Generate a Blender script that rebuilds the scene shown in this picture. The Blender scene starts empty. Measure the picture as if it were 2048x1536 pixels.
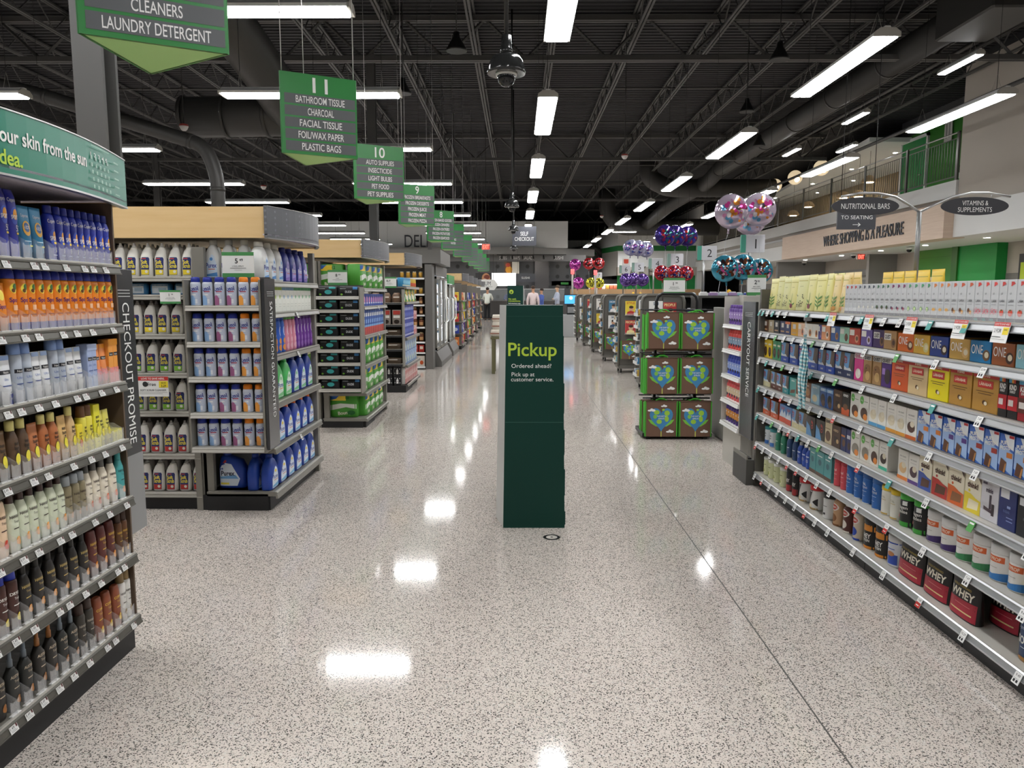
import bpy, bmesh, math, random
from mathutils import Vector, Matrix, Euler

# ------------------------------------------------------------------ camera, world, exposure
S = bpy.context.scene
COL = S.collection
R = math.radians
random.seed(7)

cam_data = bpy.data.cameras.new('camera')
cam = bpy.data.objects.new('camera', cam_data)
COL.objects.link(cam)
cam_data.sensor_width = 36.0
cam_data.lens = 36.0 * 1500 / 2048
cam_data.clip_start = 0.05
cam_data.clip_end = 200
cam.location = (0, 0, 1.4)
cam.rotation_euler = (R(90 - 6.77), 0, R(0.42))
S.camera = cam

world = bpy.data.worlds.new('store_air')
S.world = world
world.use_nodes = True
wb = world.node_tree.nodes['Background']
wb.inputs[0].default_value = (0.9, 0.95, 1.0, 1)
wb.inputs[1].default_value = 0.32

S.view_settings.view_transform = 'Standard'
S.view_settings.look = 'None'
S.view_settings.gamma = 1.0
S.view_settings.use_curve_mapping = False
S.view_settings.exposure = 0.0
S.cycles.use_denoising = True
S.cycles.max_bounces = 6
S.cycles.diffuse_bounces = 3
S.cycles.glossy_bounces = 3
S.cycles.transmission_bounces = 3
S.cycles.transparent_max_bounces = 10
S.cycles.caustics_reflective = False
S.cycles.caustics_refractive = False
S.cycles.sample_clamp_indirect = 6.0
LAMP = 33.0            # brightness of the strip light diffusers

# ------------------------------------------------------------------ materials
def lin(c):
    c = c / 255.0
    return c / 12.92 if c <= 0.04045 else ((c + 0.055) / 1.055) ** 2.4

def rgb(h):
    return (lin(int(h[0:2], 16)), lin(int(h[2:4], 16)), lin(int(h[4:6], 16)), 1)

MATS = {}
def M(h, rough=0.45, metal=0.0, spec=0.5):
    k = (h, rough, metal, spec)
    if k in MATS: return MATS[k]
    m = bpy.data.materials.new('paint_' + h)
    m.use_nodes = True
    b = m.node_tree.nodes['Principled BSDF']
    b.inputs['Base Color'].default_value = rgb(h)
    b.inputs['Roughness'].default_value = rough
    b.inputs['Metallic'].default_value = metal
    b.inputs['Specular IOR Level'].default_value = spec
    MATS[k] = m
    return m

def emis(h, s):
    k = ('e', h, s)
    if k in MATS: return MATS[k]
    m = bpy.data.materials.new('glow_' + h)
    m.use_nodes = True
    b = m.node_tree.nodes['Principled BSDF']
    b.inputs['Base Color'].default_value = rgb(h)
    b.inputs['Emission Color'].default_value = rgb(h)
    b.inputs['Emission Strength'].default_value = s
    MATS[k] = m
    return m

def clear(h='ffffff', see=0.82, rough=0.08):
    k = ('c', h, see)
    if k in MATS: return MATS[k]
    m = bpy.data.materials.new('clear_plastic')
    m.use_nodes = True
    nt = m.node_tree
    nt.nodes.clear()
    o = nt.nodes.new('ShaderNodeOutputMaterial')
    mix = nt.nodes.new('ShaderNodeMixShader')
    t = nt.nodes.new('ShaderNodeBsdfTransparent')
    p = nt.nodes.new('ShaderNodeBsdfPrincipled')
    p.inputs['Base Color'].default_value = rgb(h)
    p.inputs['Roughness'].default_value = rough
    mix.inputs[0].default_value = 1 - see
    nt.links.new(t.outputs[0], mix.inputs[1])
    nt.links.new(p.outputs[0], mix.inputs[2])
    nt.links.new(mix.outputs[0], o.inputs[0])
    MATS[k] = m
    return m

def nodemat(name, build, rough=0.5, metal=0.0):
    m = bpy.data.materials.new(name)
    m.use_nodes = True
    nt = m.node_tree
    b = nt.nodes['Principled BSDF']
    b.inputs['Roughness'].default_value = rough
    b.inputs['Metallic'].default_value = metal
    build(nt, b)
    return m

def coords(nt, scale=(1, 1, 1), kind='Object', rot=(0, 0, 0)):
    tc = nt.nodes.new('ShaderNodeTexCoord')
    mp = nt.nodes.new('ShaderNodeMapping')
    mp.inputs['Scale'].default_value = scale
    mp.inputs['Rotation'].default_value = rot
    nt.links.new(tc.outputs[kind], mp.inputs[0])
    return mp.outputs[0]

def ramp(nt, fac, stops, interp='LINEAR'):
    r = nt.nodes.new('ShaderNodeValToRGB')
    r.color_ramp.interpolation = interp
    e = r.color_ramp.elements
    while len(e) < len(stops): e.new(0.5)
    for i, (p, c) in enumerate(stops):
        e[i].position = p
        e[i].color = rgb(c)
    nt.links.new(fac, r.inputs[0])
    return r.outputs[0]

def terrazzo(nt, b):
    co = coords(nt)
    def chips(scale, thr, seed):
        mp = nt.nodes.new('ShaderNodeMapping')
        mp.inputs['Location'].default_value = (seed, seed * .7, 0)
        mp.inputs['Scale'].default_value = (1, 1, 0)
        nt.links.new(co, mp.inputs[0])
        v = nt.nodes.new('ShaderNodeTexVoronoi')
        v.inputs['Scale'].default_value = scale
        v.inputs['Randomness'].default_value = 1.0
        nt.links.new(mp.outputs[0], v.inputs['Vector'])
        sep = nt.nodes.new('ShaderNodeSeparateColor')
        nt.links.new(v.outputs['Color'], sep.inputs[0])
        lt = nt.nodes.new('ShaderNodeMath'); lt.operation = 'LESS_THAN'
        nt.links.new(sep.outputs[0], lt.inputs[0]); lt.inputs[1].default_value = thr
        d = nt.nodes.new('ShaderNodeMath'); d.operation = 'LESS_THAN'
        nt.links.new(v.outputs['Distance'], d.inputs[0]); d.inputs[1].default_value = 0.52
        mu = nt.nodes.new('ShaderNodeMath'); mu.operation = 'MULTIPLY'
        nt.links.new(lt.outputs[0], mu.inputs[0]); nt.links.new(d.outputs[0], mu.inputs[1])
        return mu.outputs[0], sep.outputs[1]
    f1, r1 = chips(190, 0.34, 0.0)
    f2, r2 = chips(320, 0.26, 3.1)
    f3, r3 = chips(110, 0.22, 7.7)
    n = nt.nodes.new('ShaderNodeTexNoise')
    n.inputs['Scale'].default_value = 0.9
    nt.links.new(co, n.inputs['Vector'])
    base = ramp(nt, n.outputs[0], [(0.3, 'dbd0c7'), (0.7, 'e3d9d0')])
    def over(a, fac, col):
        mx = nt.nodes.new('ShaderNodeMix'); mx.data_type = 'RGBA'
        nt.links.new(fac, mx.inputs['Factor'])
        nt.links.new(a, mx.inputs['A'])
        nt.links.new(col, mx.inputs['B'])
        return mx.outputs['Result']
    c3 = ramp(nt, r3, [(0.0, 'e6e2dc'), (1.0, 'c4bdb2')])
    c2 = ramp(nt, r2, [(0.0, '7a746c'), (1.0, 'aaa49a')])
    c1 = ramp(nt, r1, [(0.0, '343231'), (0.55, '5f5a55'), (1.0, '8f887f')])
    a = over(base, f3, c3); a = over(a, f2, c2); a = over(a, f1, c1)
    nt.links.new(a, b.inputs['Base Color'])
    n2 = nt.nodes.new('ShaderNodeTexNoise')
    n2.inputs['Scale'].default_value = 1.7; n2.inputs['Detail'].default_value = 4
    nt.links.new(co, n2.inputs['Vector'])
    mr = nt.nodes.new('ShaderNodeMapRange')
    mr.inputs['To Min'].default_value = 0.06; mr.inputs['To Max'].default_value = 0.11
    nt.links.new(n2.outputs[0], mr.inputs[0])
    nt.links.new(mr.outputs[0], b.inputs['Roughness'])
    b.inputs['Specular IOR Level'].default_value = 0.55
FLOOR = nodemat('terrazzo', terrazzo)

def wood(c1, c2, scale=(1.2, 14, 14)):
    def f(nt, b):
        n = nt.nodes.new('ShaderNodeTexNoise')
        n.inputs['Scale'].default_value = 2.0; n.inputs['Detail'].default_value = 5
        nt.links.new(coords(nt, scale), n.inputs['Vector'])
        nt.links.new(ramp(nt, n.outputs[0], [(0.3, c1), (0.7, c2)]), b.inputs['Base Color'])
    return f
WOOD = nodemat('maple_board', wood('e0bd85', 'e7c793'), 0.5)
PALEWOOD = nodemat('pale_wood_panel', wood('d3bba6', 'dec9b5', (0.6, .6, 18)), 0.5)
SLATWOOD = nodemat('slat_wood', wood('8a7555', 'ab9470', (1, 1, .2)), 0.6)
TANWALL = nodemat('painted_wall', wood('b7b0a6', 'bcb5ab', (.3, .3, .3)), 0.85)
WHITEWALL = nodemat('white_wall', wood('e3e4e2', 'e8e9e7', (.3, .3, .3)), 0.8)
GREYWALL = nodemat('grey_wall', wood('858482', '8b8a88', (.3, .3, .3)), 0.8)

def dots(c1, c2, sc):
    def f(nt, b):
        v = nt.nodes.new('ShaderNodeTexVoronoi')
        v.inputs['Scale'].default_value = sc; v.inputs['Randomness'].default_value = 0
        nt.links.new(coords(nt, rot=(0, 0, 0)), v.inputs['Vector'])
        nt.links.new(ramp(nt, v.outputs['Distance'], [(0.16, c2), (0.24, c1)]), b.inputs['Base Color'])
    return f
STARGREY = nodemat('star_pattern_grey', dots('63656a', '7c7f85', 26), 0.4)
TILEDARK = nodemat('dark_dotted_tile', dots('53565c', '2b2d31', 1.55), 0.4)

def greentile(nt, b):
    br = nt.nodes.new('ShaderNodeTexBrick')
    br.inputs['Color1'].default_value = rgb('3b7f2e'); br.inputs['Color2'].default_value = rgb('40862f')
    br.inputs['Mortar'].default_value = rgb('2f6a26')
    br.inputs['Scale'].default_value = 1.0; br.inputs['Mortar Size'].default_value = 0.006
    br.inputs['Brick Width'].default_value = 1.3; br.inputs['Row Height'].default_value = 0.42
    nt.links.new(coords(nt, rot=(R(90), 0, R(90))), br.inputs['Vector'])
    nt.links.new(br.outputs[0], b.inputs['Base Color'])
GREENTILE = nodemat('green_tile', greentile, 0.35)
GREEN = M('1f8f3f', 0.4)
SGREEN = M('27803a', 0.35)
GREY = M('7f7c74', 0.45)          # shelving paint
LGREY = M('b9b6ae', 0.35)
RAIL = M('c9cbcd', 0.3, 0.35)
DKGREY = M('4f4f50', 0.4)
BLACK = M('141414', 0.5)
KICK = M('1d1d1e', 0.55)
CEIL = M('2f2f31', 0.75)
DUCT = M('343331', 0.5)
STEEL = M('c4c4c4', 0.3, 0.9)
WHITE = M('ececea', 0.4)
CLEAR = clear()
GLASS = clear('dfe8ea', 0.86, 0.03)

# ------------------------------------------------------------------ mesh builder
class MB:
    def __init__(s):
        s.v = []; s.f = []; s.m = []; s.mats = []; s.sm = []
    def mi(s, m):
        if m not in s.mats: s.mats.append(m)
        return s.mats.index(m)
    def add(s, vs, fs, m, smooth=False):
        o = len(s.v); k = s.mi(m)
        s.v += [tuple(p) for p in vs]
        for f in fs:
            s.f.append(tuple(i + o for i in f)); s.m.append(k); s.sm.append(smooth)
        return s
    def box(s, x0, y0, z0, x1, y1, z1, m):
        v = [(x, y, z) for z in (z0, z1) for y in (y0, y1) for x in (x0, x1)]
        return s.add(v, [(0, 2, 3, 1), (4, 5, 7, 6), (0, 1, 5, 4), (2, 6, 7, 3), (0, 4, 6, 2), (1, 3, 7, 5)], m)
    def bbox(s, x0, y0, z0, x1, y1, z1, m, c=0.004):
        """box with chamfered vertical edges and rounded rim"""
        P = lambda e: [(x0 + e + c, y0 + e), (x1 - e - c, y0 + e), (x1 - e, y0 + e + c), (x1 - e, y1 - e - c), (x1 - e - c, y1 - e), (x0 + e + c, y1 - e), (x0 + e, y1 - e - c), (x0 + e, y0 + e + c)]
        rings = [(z0, c), (z0 + c, 0), (z1 - c, 0), (z1, c)]
        v = []; f = []
        for z, e in rings: v += [(x, y, z) for x, y in P(e)]
        for k in range(3):
            for i in range(8):
                j = (i + 1) % 8
                f.append((k * 8 + i, k * 8 + j, k * 8 + 8 + j, k * 8 + 8 + i))
        f.append(tuple(range(7, -1, -1))); f.append(tuple(range(24, 32)))
        return s.add(v, f, m)
    def poly(s, pts, z0, z1, m, axis='z'):
        """extrude polygon pts (ccw) along an axis"""
        n = len(pts)
        if axis == 'y': pts = pts[::-1]
        if axis == 'z': g = lambda p, h: (p[0], p[1], h)
        elif axis == 'y': g = lambda p, h: (p[0], h, p[1])
        else: g = lambda p, h: (h, p[0], p[1])
        v = [g(p, z0) for p in pts] + [g(p, z1) for p in pts]
        f = [tuple(range(n - 1, -1, -1)), tuple(range(n, 2 * n))]
        f += [(i, (i + 1) % n, n + (i + 1) % n, n + i) for i in range(n)]
        return s.add(v, f, m)
    def tube(s, pts, r, m, seg=8, caps=True, smooth=True):
        pts = [Vector(p) for p in pts]
        v = []; f = []
        n = len(pts)
        rr = r if isinstance(r, (list, tuple)) else [r] * n
        up = None
        for i, p in enumerate(pts):
            d = (pts[min(i + 1, n - 1)] - pts[max(i - 1, 0)])
            if d.length < 1e-9: d = Vector((0, 0, 1))
            d.normalize()
            if up is None:
                up = Vector((0, 0, 1)) if abs(d.z) < .9 else Vector((1, 0, 0))
            a = d.cross(up)
            if a.length < 1e-6: a = d.orthogonal()
            a.normalize(); b = d.cross(a); up = -b
            for k in range(seg):
                t = 2 * math.pi * k / seg
                v.append(p + (a * math.cos(t) + b * math.sin(t)) * rr[i])
        for i in range(n - 1):
            for k in range(seg):
                j = (k + 1) % seg
                f.append((i * seg + k, i * seg + j, (i + 1) * seg + j, (i + 1) * seg + k))
        s.add(v, f, m, smooth)
        if caps:
            o = len(s.v) - len(v); k = s.mi(m)
            for ring in (range(seg - 1, -1, -1), range((n - 1) * seg, n * seg)):
                s.f.append(tuple(o + i for i in ring)); s.m.append(k); s.sm.append(False)
        return s
    def lathe(s, prof, m, cx=0, cy=0, seg=20, smooth=True):
        return s.loft([(z, 2 * r, 2 * r, 2) for r, z in prof], m, cx, cy, seg, smooth)
    def loft(s, secs, m, cx=0, cy=0, seg=20, smooth=True):
        v = []; f = []
        for q in secs:
            z, w, d, n = q[:4]
            xo = q[4] if len(q) > 4 else 0
            for k in range(seg):
                t = 2 * math.pi * (k + .5) / seg
                c, sn = math.cos(t), math.sin(t)
                v.append((cx + xo + w / 2 * math.copysign(abs(c) ** (2 / n), c), cy + d / 2 * math.copysign(abs(sn) ** (2 / n), sn), z))
        for i in range(len(secs) - 1):
            for k in range(seg):
                j = (k + 1) % seg
                f.append((i * seg + k, i * seg + j, (i + 1) * seg + j, (i + 1) * seg + k))
        o = len(s.v)
        s.add(v, f, m, smooth)
        k = s.mi(m)
        for ring in (range(seg - 1, -1, -1), range((len(secs) - 1) * seg, len(secs) * seg)):
            s.f.append(tuple(o + i for i in ring)); s.m.append(k); s.sm.append(False)
        return s
    def ball(s, c, rx, ry, rz, m, seg=14, rings=8):
        v = []; f = []
        for i in range(1, rings):
            ph = math.pi * i / rings
            for k in range(seg):
                t = 2 * math.pi * k / seg
                v.append((c[0] + rx * math.sin(ph) * math.cos(t), c[1] + ry * math.sin(ph) * math.sin(t), c[2] - rz * math.cos(ph)))
        n = len(v)
        v += [(c[0], c[1], c[2] - rz), (c[0], c[1], c[2] + rz)]
        for i in range(rings - 2):
            for k in range(seg):
                j = (k + 1) % seg
                f.append((i * seg + k, i * seg + j, (i + 1) * seg + j, (i + 1) * seg + k))
        for k in range(seg):
            j = (k + 1) % seg
            f.append((n, j, k)); f.append((n + 1, (rings - 2) * seg + k, (rings - 2) * seg + j))
        return s.add(v, f, m, True)
    def mesh(s, name):
        me = bpy.data.meshes.new(name)
        me.from_pydata(s.v, [], s.f)
        for m in s.mats: me.materials.append(m)
        me.polygons.foreach_set('material_index', s.m)
        me.polygons.foreach_set('use_smooth', s.sm)
        me.update()
        return me

def arc(cx, cy, r, a0, a1, n):
    return [(cx + r * math.cos(R(a0 + (a1 - a0) * i / n)), cy + r * math.sin(R(a0 + (a1 - a0) * i / n))) for i in range(n + 1)]

# ------------------------------------------------------------------ objects
USED = {}
def put(name, mesh, parent=None, loc=(0, 0, 0), rot=(0, 0, 0)):
    o = bpy.data.objects.new(name, mesh.mesh(name) if isinstance(mesh, MB) else mesh)
    COL.objects.link(o)
    o.location = loc; o.rotation_euler = rot
    if parent is not None: o.parent = parent
    return o
def tag(o, label=None, cat=None, group=None, kind=None):
    if label:
        o['label'] = label
        if len(label.split()) > 16 or len(label.split()) < 4: print('LABEL LENGTH', label)
        if label in USED and not group: print('SAME LABEL', label)
        USED[label] = 1
    if cat: o['category'] = cat
    if group: o['group'] = group
    if kind: o['kind'] = kind
    return o
def empty(name, loc=(0, 0, 0), rz=0, label=None, cat=None, group=None):
    o = bpy.data.objects.new(name, None)
    COL.objects.link(o)
    o.empty_display_size = .1
    o.location = loc; o.rotation_euler = (0, 0, rz)
    return tag(o, label, cat, group)
def struct(name, mesh, loc=(0, 0, 0), rot=(0, 0, 0), parent=None):
    o = put(name, mesh, parent, loc, rot)
    if parent is None: o['kind'] = 'structure'
    return o
KIDS = {}
def kids(o):
    return KIDS.get(o.name) or list(o.children)
def dup(root, loc, rot=None, label=None, group=None, skip=()):
    r = root.copy(); COL.objects.link(r)
    r.location = loc
    if rot is not None: r.rotation_euler = rot
    if label: tag(r, label, None, group)
    for ch in kids(root):
        if ch.name in skip: continue
        c = ch.copy(); COL.objects.link(c); c.parent = r
        for g in ch.children:
            d = g.copy(); COL.objects.link(d); d.parent = c
    return r

ORD = ['first', 'second', 'third', 'fourth', 'fifth', 'sixth', 'seventh', 'eighth', 'ninth', 'tenth']
def nth(i):
    if i < 10: return ORD[i]
    n = i + 1
    suf = 'th' if 10 < n % 100 < 14 else {1: 'st', 2: 'nd', 3: 'rd'}.get(n % 10, 'th')
    return str(n) + suf

# ------------------------------------------------------------------ lettering and flat print
TXT = {}
def text2d(t, bold=0.0):
    """vertices, faces and size of a line of lettering, capital height 1, centred"""
    k = (t, bold)
    if k in TXT: return TXT[k]
    cu = bpy.data.curves.new('lettering', 'FONT')
    cu.body = t; cu.size = 1.0; cu.resolution_u = 4
    cu.offset = bold
    cu.fill_mode = 'FRONT'
    o = bpy.data.objects.new('lettering', cu)
    me = bpy.data.meshes.new_from_object(o)
    vs = [(v.co.x, v.co.y) for v in me.vertices]
    fs = [tuple(p.vertices) for p in me.polygons]
    bpy.data.objects.remove(o); bpy.data.curves.remove(cu); bpy.data.meshes.remove(me)
    cap = 0.70
    x0 = min(v[0] for v in vs); x1 = max(v[0] for v in vs)
    vs = [((x - (x0 + x1) / 2) / cap, y / cap) for x, y in vs]
    TXT[k] = (vs, fs, (x1 - x0) / cap)
    return TXT[k]

def clip(p, ax, lim, sg):
    """keep the part of polygon p beyond a line"""
    out = []
    for a, b in zip(p, p[1:] + p[:1]):
        da, db = (a[ax] - lim) * sg, (b[ax] - lim) * sg
        if da >= 0: out.append(a)
        if (da > 0 > db) or (da < 0 < db):
            t = da / (da - db); out.append((a[0] + (b[0] - a[0]) * t, a[1] + (b[1] - a[1]) * t))
    return out

def decal(mb, elems, mp, off=0.0008, step=0.00025, nx=1):
    """print flat shapes on a surface; mp(s, t, o) gives the point at s along, t up, o out"""
    o = off
    for e in elems:
        k = e[0]
        if k == 'r':
            _, x0, y0, x1, y1, c = e
            n = nx if (x1 - x0) > 1e-9 else 1
            ny = 1 if nx == 1 else 5
            v = [mp(x0 + (x1 - x0) * i / n, y0 + (y1 - y0) * j / ny, o) for j in range(ny + 1) for i in range(n + 1)]
            f = [(j * (n + 1) + i, j * (n + 1) + i + 1, (j + 1) * (n + 1) + i + 1, (j + 1) * (n + 1) + i) for j in range(ny) for i in range(n)]
            mb.add(v, f, c)
        elif k == 'e':
            _, cx, cy, rx, ry, c = e
            n = 18; v = [mp(cx, cy, o)]; f = []
            rr = (1.0,) if nx == 1 else (.4, .7, 1.0)
            for q in rr:
                v += [mp(cx + rx * q * math.cos(2 * math.pi * i / n), cy + ry * q * math.sin(2 * math.pi * i / n), o) for i in range(n)]
            f = [(0, 1 + i, 1 + (i + 1) % n) for i in range(n)]
            for q in range(len(rr) - 1):
                f += [(1 + q * n + i, 1 + (q + 1) * n + i, 1 + (q + 1) * n + (i + 1) % n, 1 + q * n + (i + 1) % n) for i in range(n)]
            mb.add(v, f, c)
        elif k == 'p':
            if nx == 1:
                mb.add([mp(x, y, o) for x, y in e[1]], [tuple(range(len(e[1])))], e[2])
            else:
                xs = [p[0] for p in e[1]]; ys = [p[1] for p in e[1]]
                a, b, c, d = min(xs), max(xs), min(ys), max(ys)
                for i in range(10):
                    col = clip(clip(e[1], 0, a + (b - a) * i / 10, 1), 0, a + (b - a) * (i + 1) / 10, -1)
                    for j in range(5):
                        q = clip(clip(col, 1, c + (d - c) * j / 5, 1), 1, c + (d - c) * (j + 1) / 5, -1)
                        if len(q) > 2: mb.add([mp(x, y, o) for x, y in q], [tuple(range(len(q)))], e[2])
        elif k == 't':
            _, t, cx, cy, h, w, c = e[:7]
            bold = e[7] if len(e) > 7 else 0.0
            turn = e[8] if len(e) > 8 else 0
            if not t.strip(): continue
            vs, fs, tw = text2d(t, bold)
            sx = h if not w else min(h, w / tw)
            if w and len(e) > 9 and e[9]: sx = w / tw
            q = []
            for x, y in vs:
                a, b = x * sx, (y - .5) * h
                if turn == -90: a, b = b, -a
                elif turn == 90: a, b = -b, a
                elif turn: a, b = a * math.cos(R(turn)) - b * math.sin(R(turn)), a * math.sin(R(turn)) + b * math.cos(R(turn))
                q.append(mp(cx + a, cy + b, o))
            mb.add(q, fs, c)
        o += step
    return mb

def flat(y=0.0):
    return lambda s, t, o: (s, y - o, t)

# ------------------------------------------------------------------ the building
struct('floor', MB().box(-24, -9, -.1, 16.5, 60, 0, FLOOR))
fl = bpy.data.objects['floor']
JOINT = M('5d5a56', .6)
put('floor_joint', MB().box(.997, -9, 0.0002, 1.003, 60, .0008, JOINT), fl)
for y in (5.3, 12.4, 19.5, 26.6):
    put('floor_joint', MB().box(-24, y - .002, 0.0002, 16, y + .002, .0006, M('8f8b85', .5)), fl)
o = put('floor_ring', MB().loft([(0.0002, .1, .1, 2), (.0007, .1, .1, 2)], BLACK, seg=28), fl, (.2, 4.23, 0))
put('floor_ring_centre', MB().loft([(0.0008, .066, .066, 2), (.0012, .066, .066, 2)], M('d8d3ca', .3), seg=28), fl, (.2, 4.23, 0))
put('floor_ring_dot', MB().loft([(0.0013, .016, .016, 2), (.0016, .016, .016, 2)], BLACK, seg=12), fl, (.2, 4.23, 0))

# corrugated roof deck
m = MB(); v = []; f = []
pr = []
y = -9
while y < 60:
    pr += [(y, 7.15), (y + .085, 7.15), (y + .105, 7.2), (y + .17, 7.2)]
    y += .19
for yy, z in pr: v += [(-24, yy, z), (16.5, yy, z)]
f = [(2 * i, 2 * i + 2, 2 * i + 3, 2 * i + 1) for i in range(len(pr) - 1)]
m.add(v, f, CEIL).box(-24, -9, 7.25, 16.5, 60, 7.3, CEIL)
struct('ceiling', m)
struct('wall_left', MB().box(-24.2, -9, 0, -24, 60, 7.3, M('6f6e6c', .8)))
struct('wall_front', MB().box(-24, -9.2, 0, 16.5, -9, 7.3, M('8f8d8a', .8)))
struct('wall_back', MB().box(-24, 60, 0, 16.5, 60.2, 7.3, M('55555a', .8)))
struct('wall_right', MB().box(16.5, -9, 0, 16.7, 60, 7.3, M('8f8d8a', .8)))

# entrance side: upper wall, white band, wood band, mezzanine
struct('wall_right_upper', MB().box(11.06, -9, 3.62, 11.3, 19.35, 7.14, TANWALL).box(11.05, -9, 6.98, 11.06, 19.35, 7.14, CEIL))
struct('wall_right_band', MB().box(11.0, -9, 2.85, 11.3, 19.35, 3.62, WHITEWALL).box(11.0, 31, 2.85, 11.3, 46.5, 3.7, WHITEWALL).box(10.9, 31, 3.42, 11.04, 46.5, 3.6, M('b9b5ae', .7)))
struct('trim_wood_fascia', MB().box(10.75, 19.35, 2.83, 11.3, 31, 3.7, PALEWOOD))
mez = MB().box(11.0, 19.36, 3.86, 16.4, 46.5, 4.27, WHITEWALL).box(11.12, 19.37, 3.69, 16.4, 46.5, 3.86, M('a8a29a', .8))
struct('mezzanine_slab', mez)
struct('wall_mezzanine_green', MB().box(13.0, 19.4, 4.27, 13.2, 26.3, 6.62, GREENTILE).box(13.0, 19.4, 6.62, 13.2, 26.3, 7.14, DKGREY))
dr = MB()
dr.box(12.97, 24.6, 4.27, 13, 26.1, 6.4, M('1c8a45', .4))
struct('door_1', dr)
fr = MB().box(12.94, 24.5, 4.27, 13, 24.6, 6.5, WHITE).box(12.94, 26.1, 4.27, 13, 26.2, 6.5, WHITE).box(12.94, 24.5, 6.4, 13, 26.2, 6.5, WHITE)
put('door_frame', fr, bpy.data.objects['door_1'])
put('door_handle', MB().tube([(12.95, 24.8, 5.2), (12.93, 24.8, 5.25), (12.93, 24.95, 5.25)], .015, STEEL), bpy.data.objects['door_1'])
struct('ceiling_mezzanine', MB().poly([(11.6, 25.6), (16.4, 25.6), (16.4, 46.5), (13.8, 46.5)], 6.42, 6.56, WHITEWALL))
struct('wall_mezzanine_back', MB().box(15.6, 26.3, 4.27, 15.8, 46.5, 6.42, SLATWOOD))
struct('ceiling_vestibule', MB().box(11.3, -9, 2.85, 16.4, 46.5, 2.95, WHITEWALL))
GW = M('a9a49b', .8)
struct('wall_vestibule', MB().box(13.6, -9, 2.0, 13.8, 46.5, 2.85, TANWALL).box(13.59, -9, 0, 13.8, 46.5, 2.0, M('7c7a77', .7)))
struct('wall_vestibule_green', MB().box(13.35, 23.3, 0, 13.6, 25.6, 2.85, GREENTILE).box(13.3, 21.2, 0, 13.6, 23.0, 2.85, M('17913f', .5)).box(13.25, 23.0, 0, 13.6, 23.3, 2.85, M('2f6a26', .4)))
struct('wall_vestibule_screen', MB().box(12.6, 27.3, 0, 13.6, 27.5, 2.85, GREYWALL).box(11.5, 33.6, 0, 13.6, 33.8, 2.85, GREYWALL))
d2 = struct('door_2', MB().box(13.4, 28.1, 2.15, 13.6, 32.2, 2.4, M('9c9c9b', .35, .4)).box(13.4, 28.1, 0, 13.6, 28.2, 2.15, DKGREY).box(13.4, 32.1, 0, 13.6, 32.2, 2.15, DKGREY).box(13.45, 30.1, 0, 13.55, 30.2, 2.15, DKGREY))
put('glass_pane', MB().box(13.49, 28.2, 0.02, 13.51, 32.1, 2.15, GLASS), d2)
put('motion_sensor', MB().bbox(13.3, 30, 2.2, 13.4, 30.3, 2.29, BLACK), d2)
# railing sections
BAR = M('8d8b88', .3, .7)
ry = [19.5, 22.0, 24.6, 27.2, 29.8, 32.6, 35.6, 38.8, 42.4, 46.3]
for i in range(len(ry) - 1):
    a, b = ry[i], ry[i + 1]
    t = empty('balcony_railing', (11.1, a, 4.27), 0, 'steel balcony railing, %s section from the tan wall corner, above the entrance' % nth(i), 'railing', 'mezzanine railing sections')
    L = b - a - .054
    put('post', MB().bbox(-.025, 0, 0, .025, .09, 1.22, BAR), t)
    put('top_rail', MB().tube([(0, 0, 1.2), (0, L, 1.2)], .022, STEEL), t)
    mm = MB().box(-.01, 0, .1, .01, L, .13, BAR).box(-.01, 0, 1.05, .01, L, 1.07, BAR)
    k = .12
    while k < L - .03:
        mm.box(-.006, k - .006, .1, .006, k + .006, 1.06, BAR); k += .13
    put('bar_infill', mm, t)

# far end: deli wall and recess, bakery block
sh = MB().box(-24, 44, 4.1, 2.9, 44.3, 5.62, WHITEWALL)
struct('wall_deli_upper', sh)
soff = MB().poly([(-24, 43.3), (-3, 43.3), (0, 43.0), (4.6, 45.5), (4.6, 50), (-24, 50)], 3.72, 4.1, M('7d7b78', .7))
struct('ceiling_deli', soff)
struct('wall_deli', MB().box(-24, 49.0, 0, 4.6, 49.2, 3.72, TILEDARK).box(-24, 44.5, 3.36, 4.0, 44.7, 3.72, M('6f6e6d', .7)).box(1.1, 48.3, 0, 2.0, 48.9, 3.72, M('55555a', .6)))
struct('wall_far_green', MB().box(2.0, 52, 2.6, 6.3, 52.2, 5.1, WHITEWALL).box(1.9, 51.97, 4.15, 6.3, 52, 4.5, M('1c7a39', .5)).box(.5, 50.6, 2.4, 6.3, 51.0, 2.75, GREYWALL).box(2.0, 52, 0, 6.3, 52.2, 2.6, M('8b8986', .6)))
struct('wall_bakery', MB().box(6.2, 47, 3.1, 11.0, 47.3, 5.55, WHITEWALL).box(6.19, 46.97, 4.1, 11, 47, 4.42, M('1c7a39', .5)).box(6.2, 47, 0, 11, 47.3, 2.6, M('1a8a40', .6)).box(6.15, 46.6, 2.6, 11, 47.3, 3.1, TANWALL)
       .poly([(6.2, 47), (6.2, 47.3), (5.3, 52), (5.1, 52)], 2.6, 5.3, WHITEWALL).poly([(6.17, 47), (6.2, 47), (5.1, 52), (5.07, 52)], 4.1, 4.42, M('1c7a39', .5)))
struct('wall_bakery_side', MB().box(11.0, 46.5, 0, 11.3, 60, 6.85, WHITEWALL))

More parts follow.
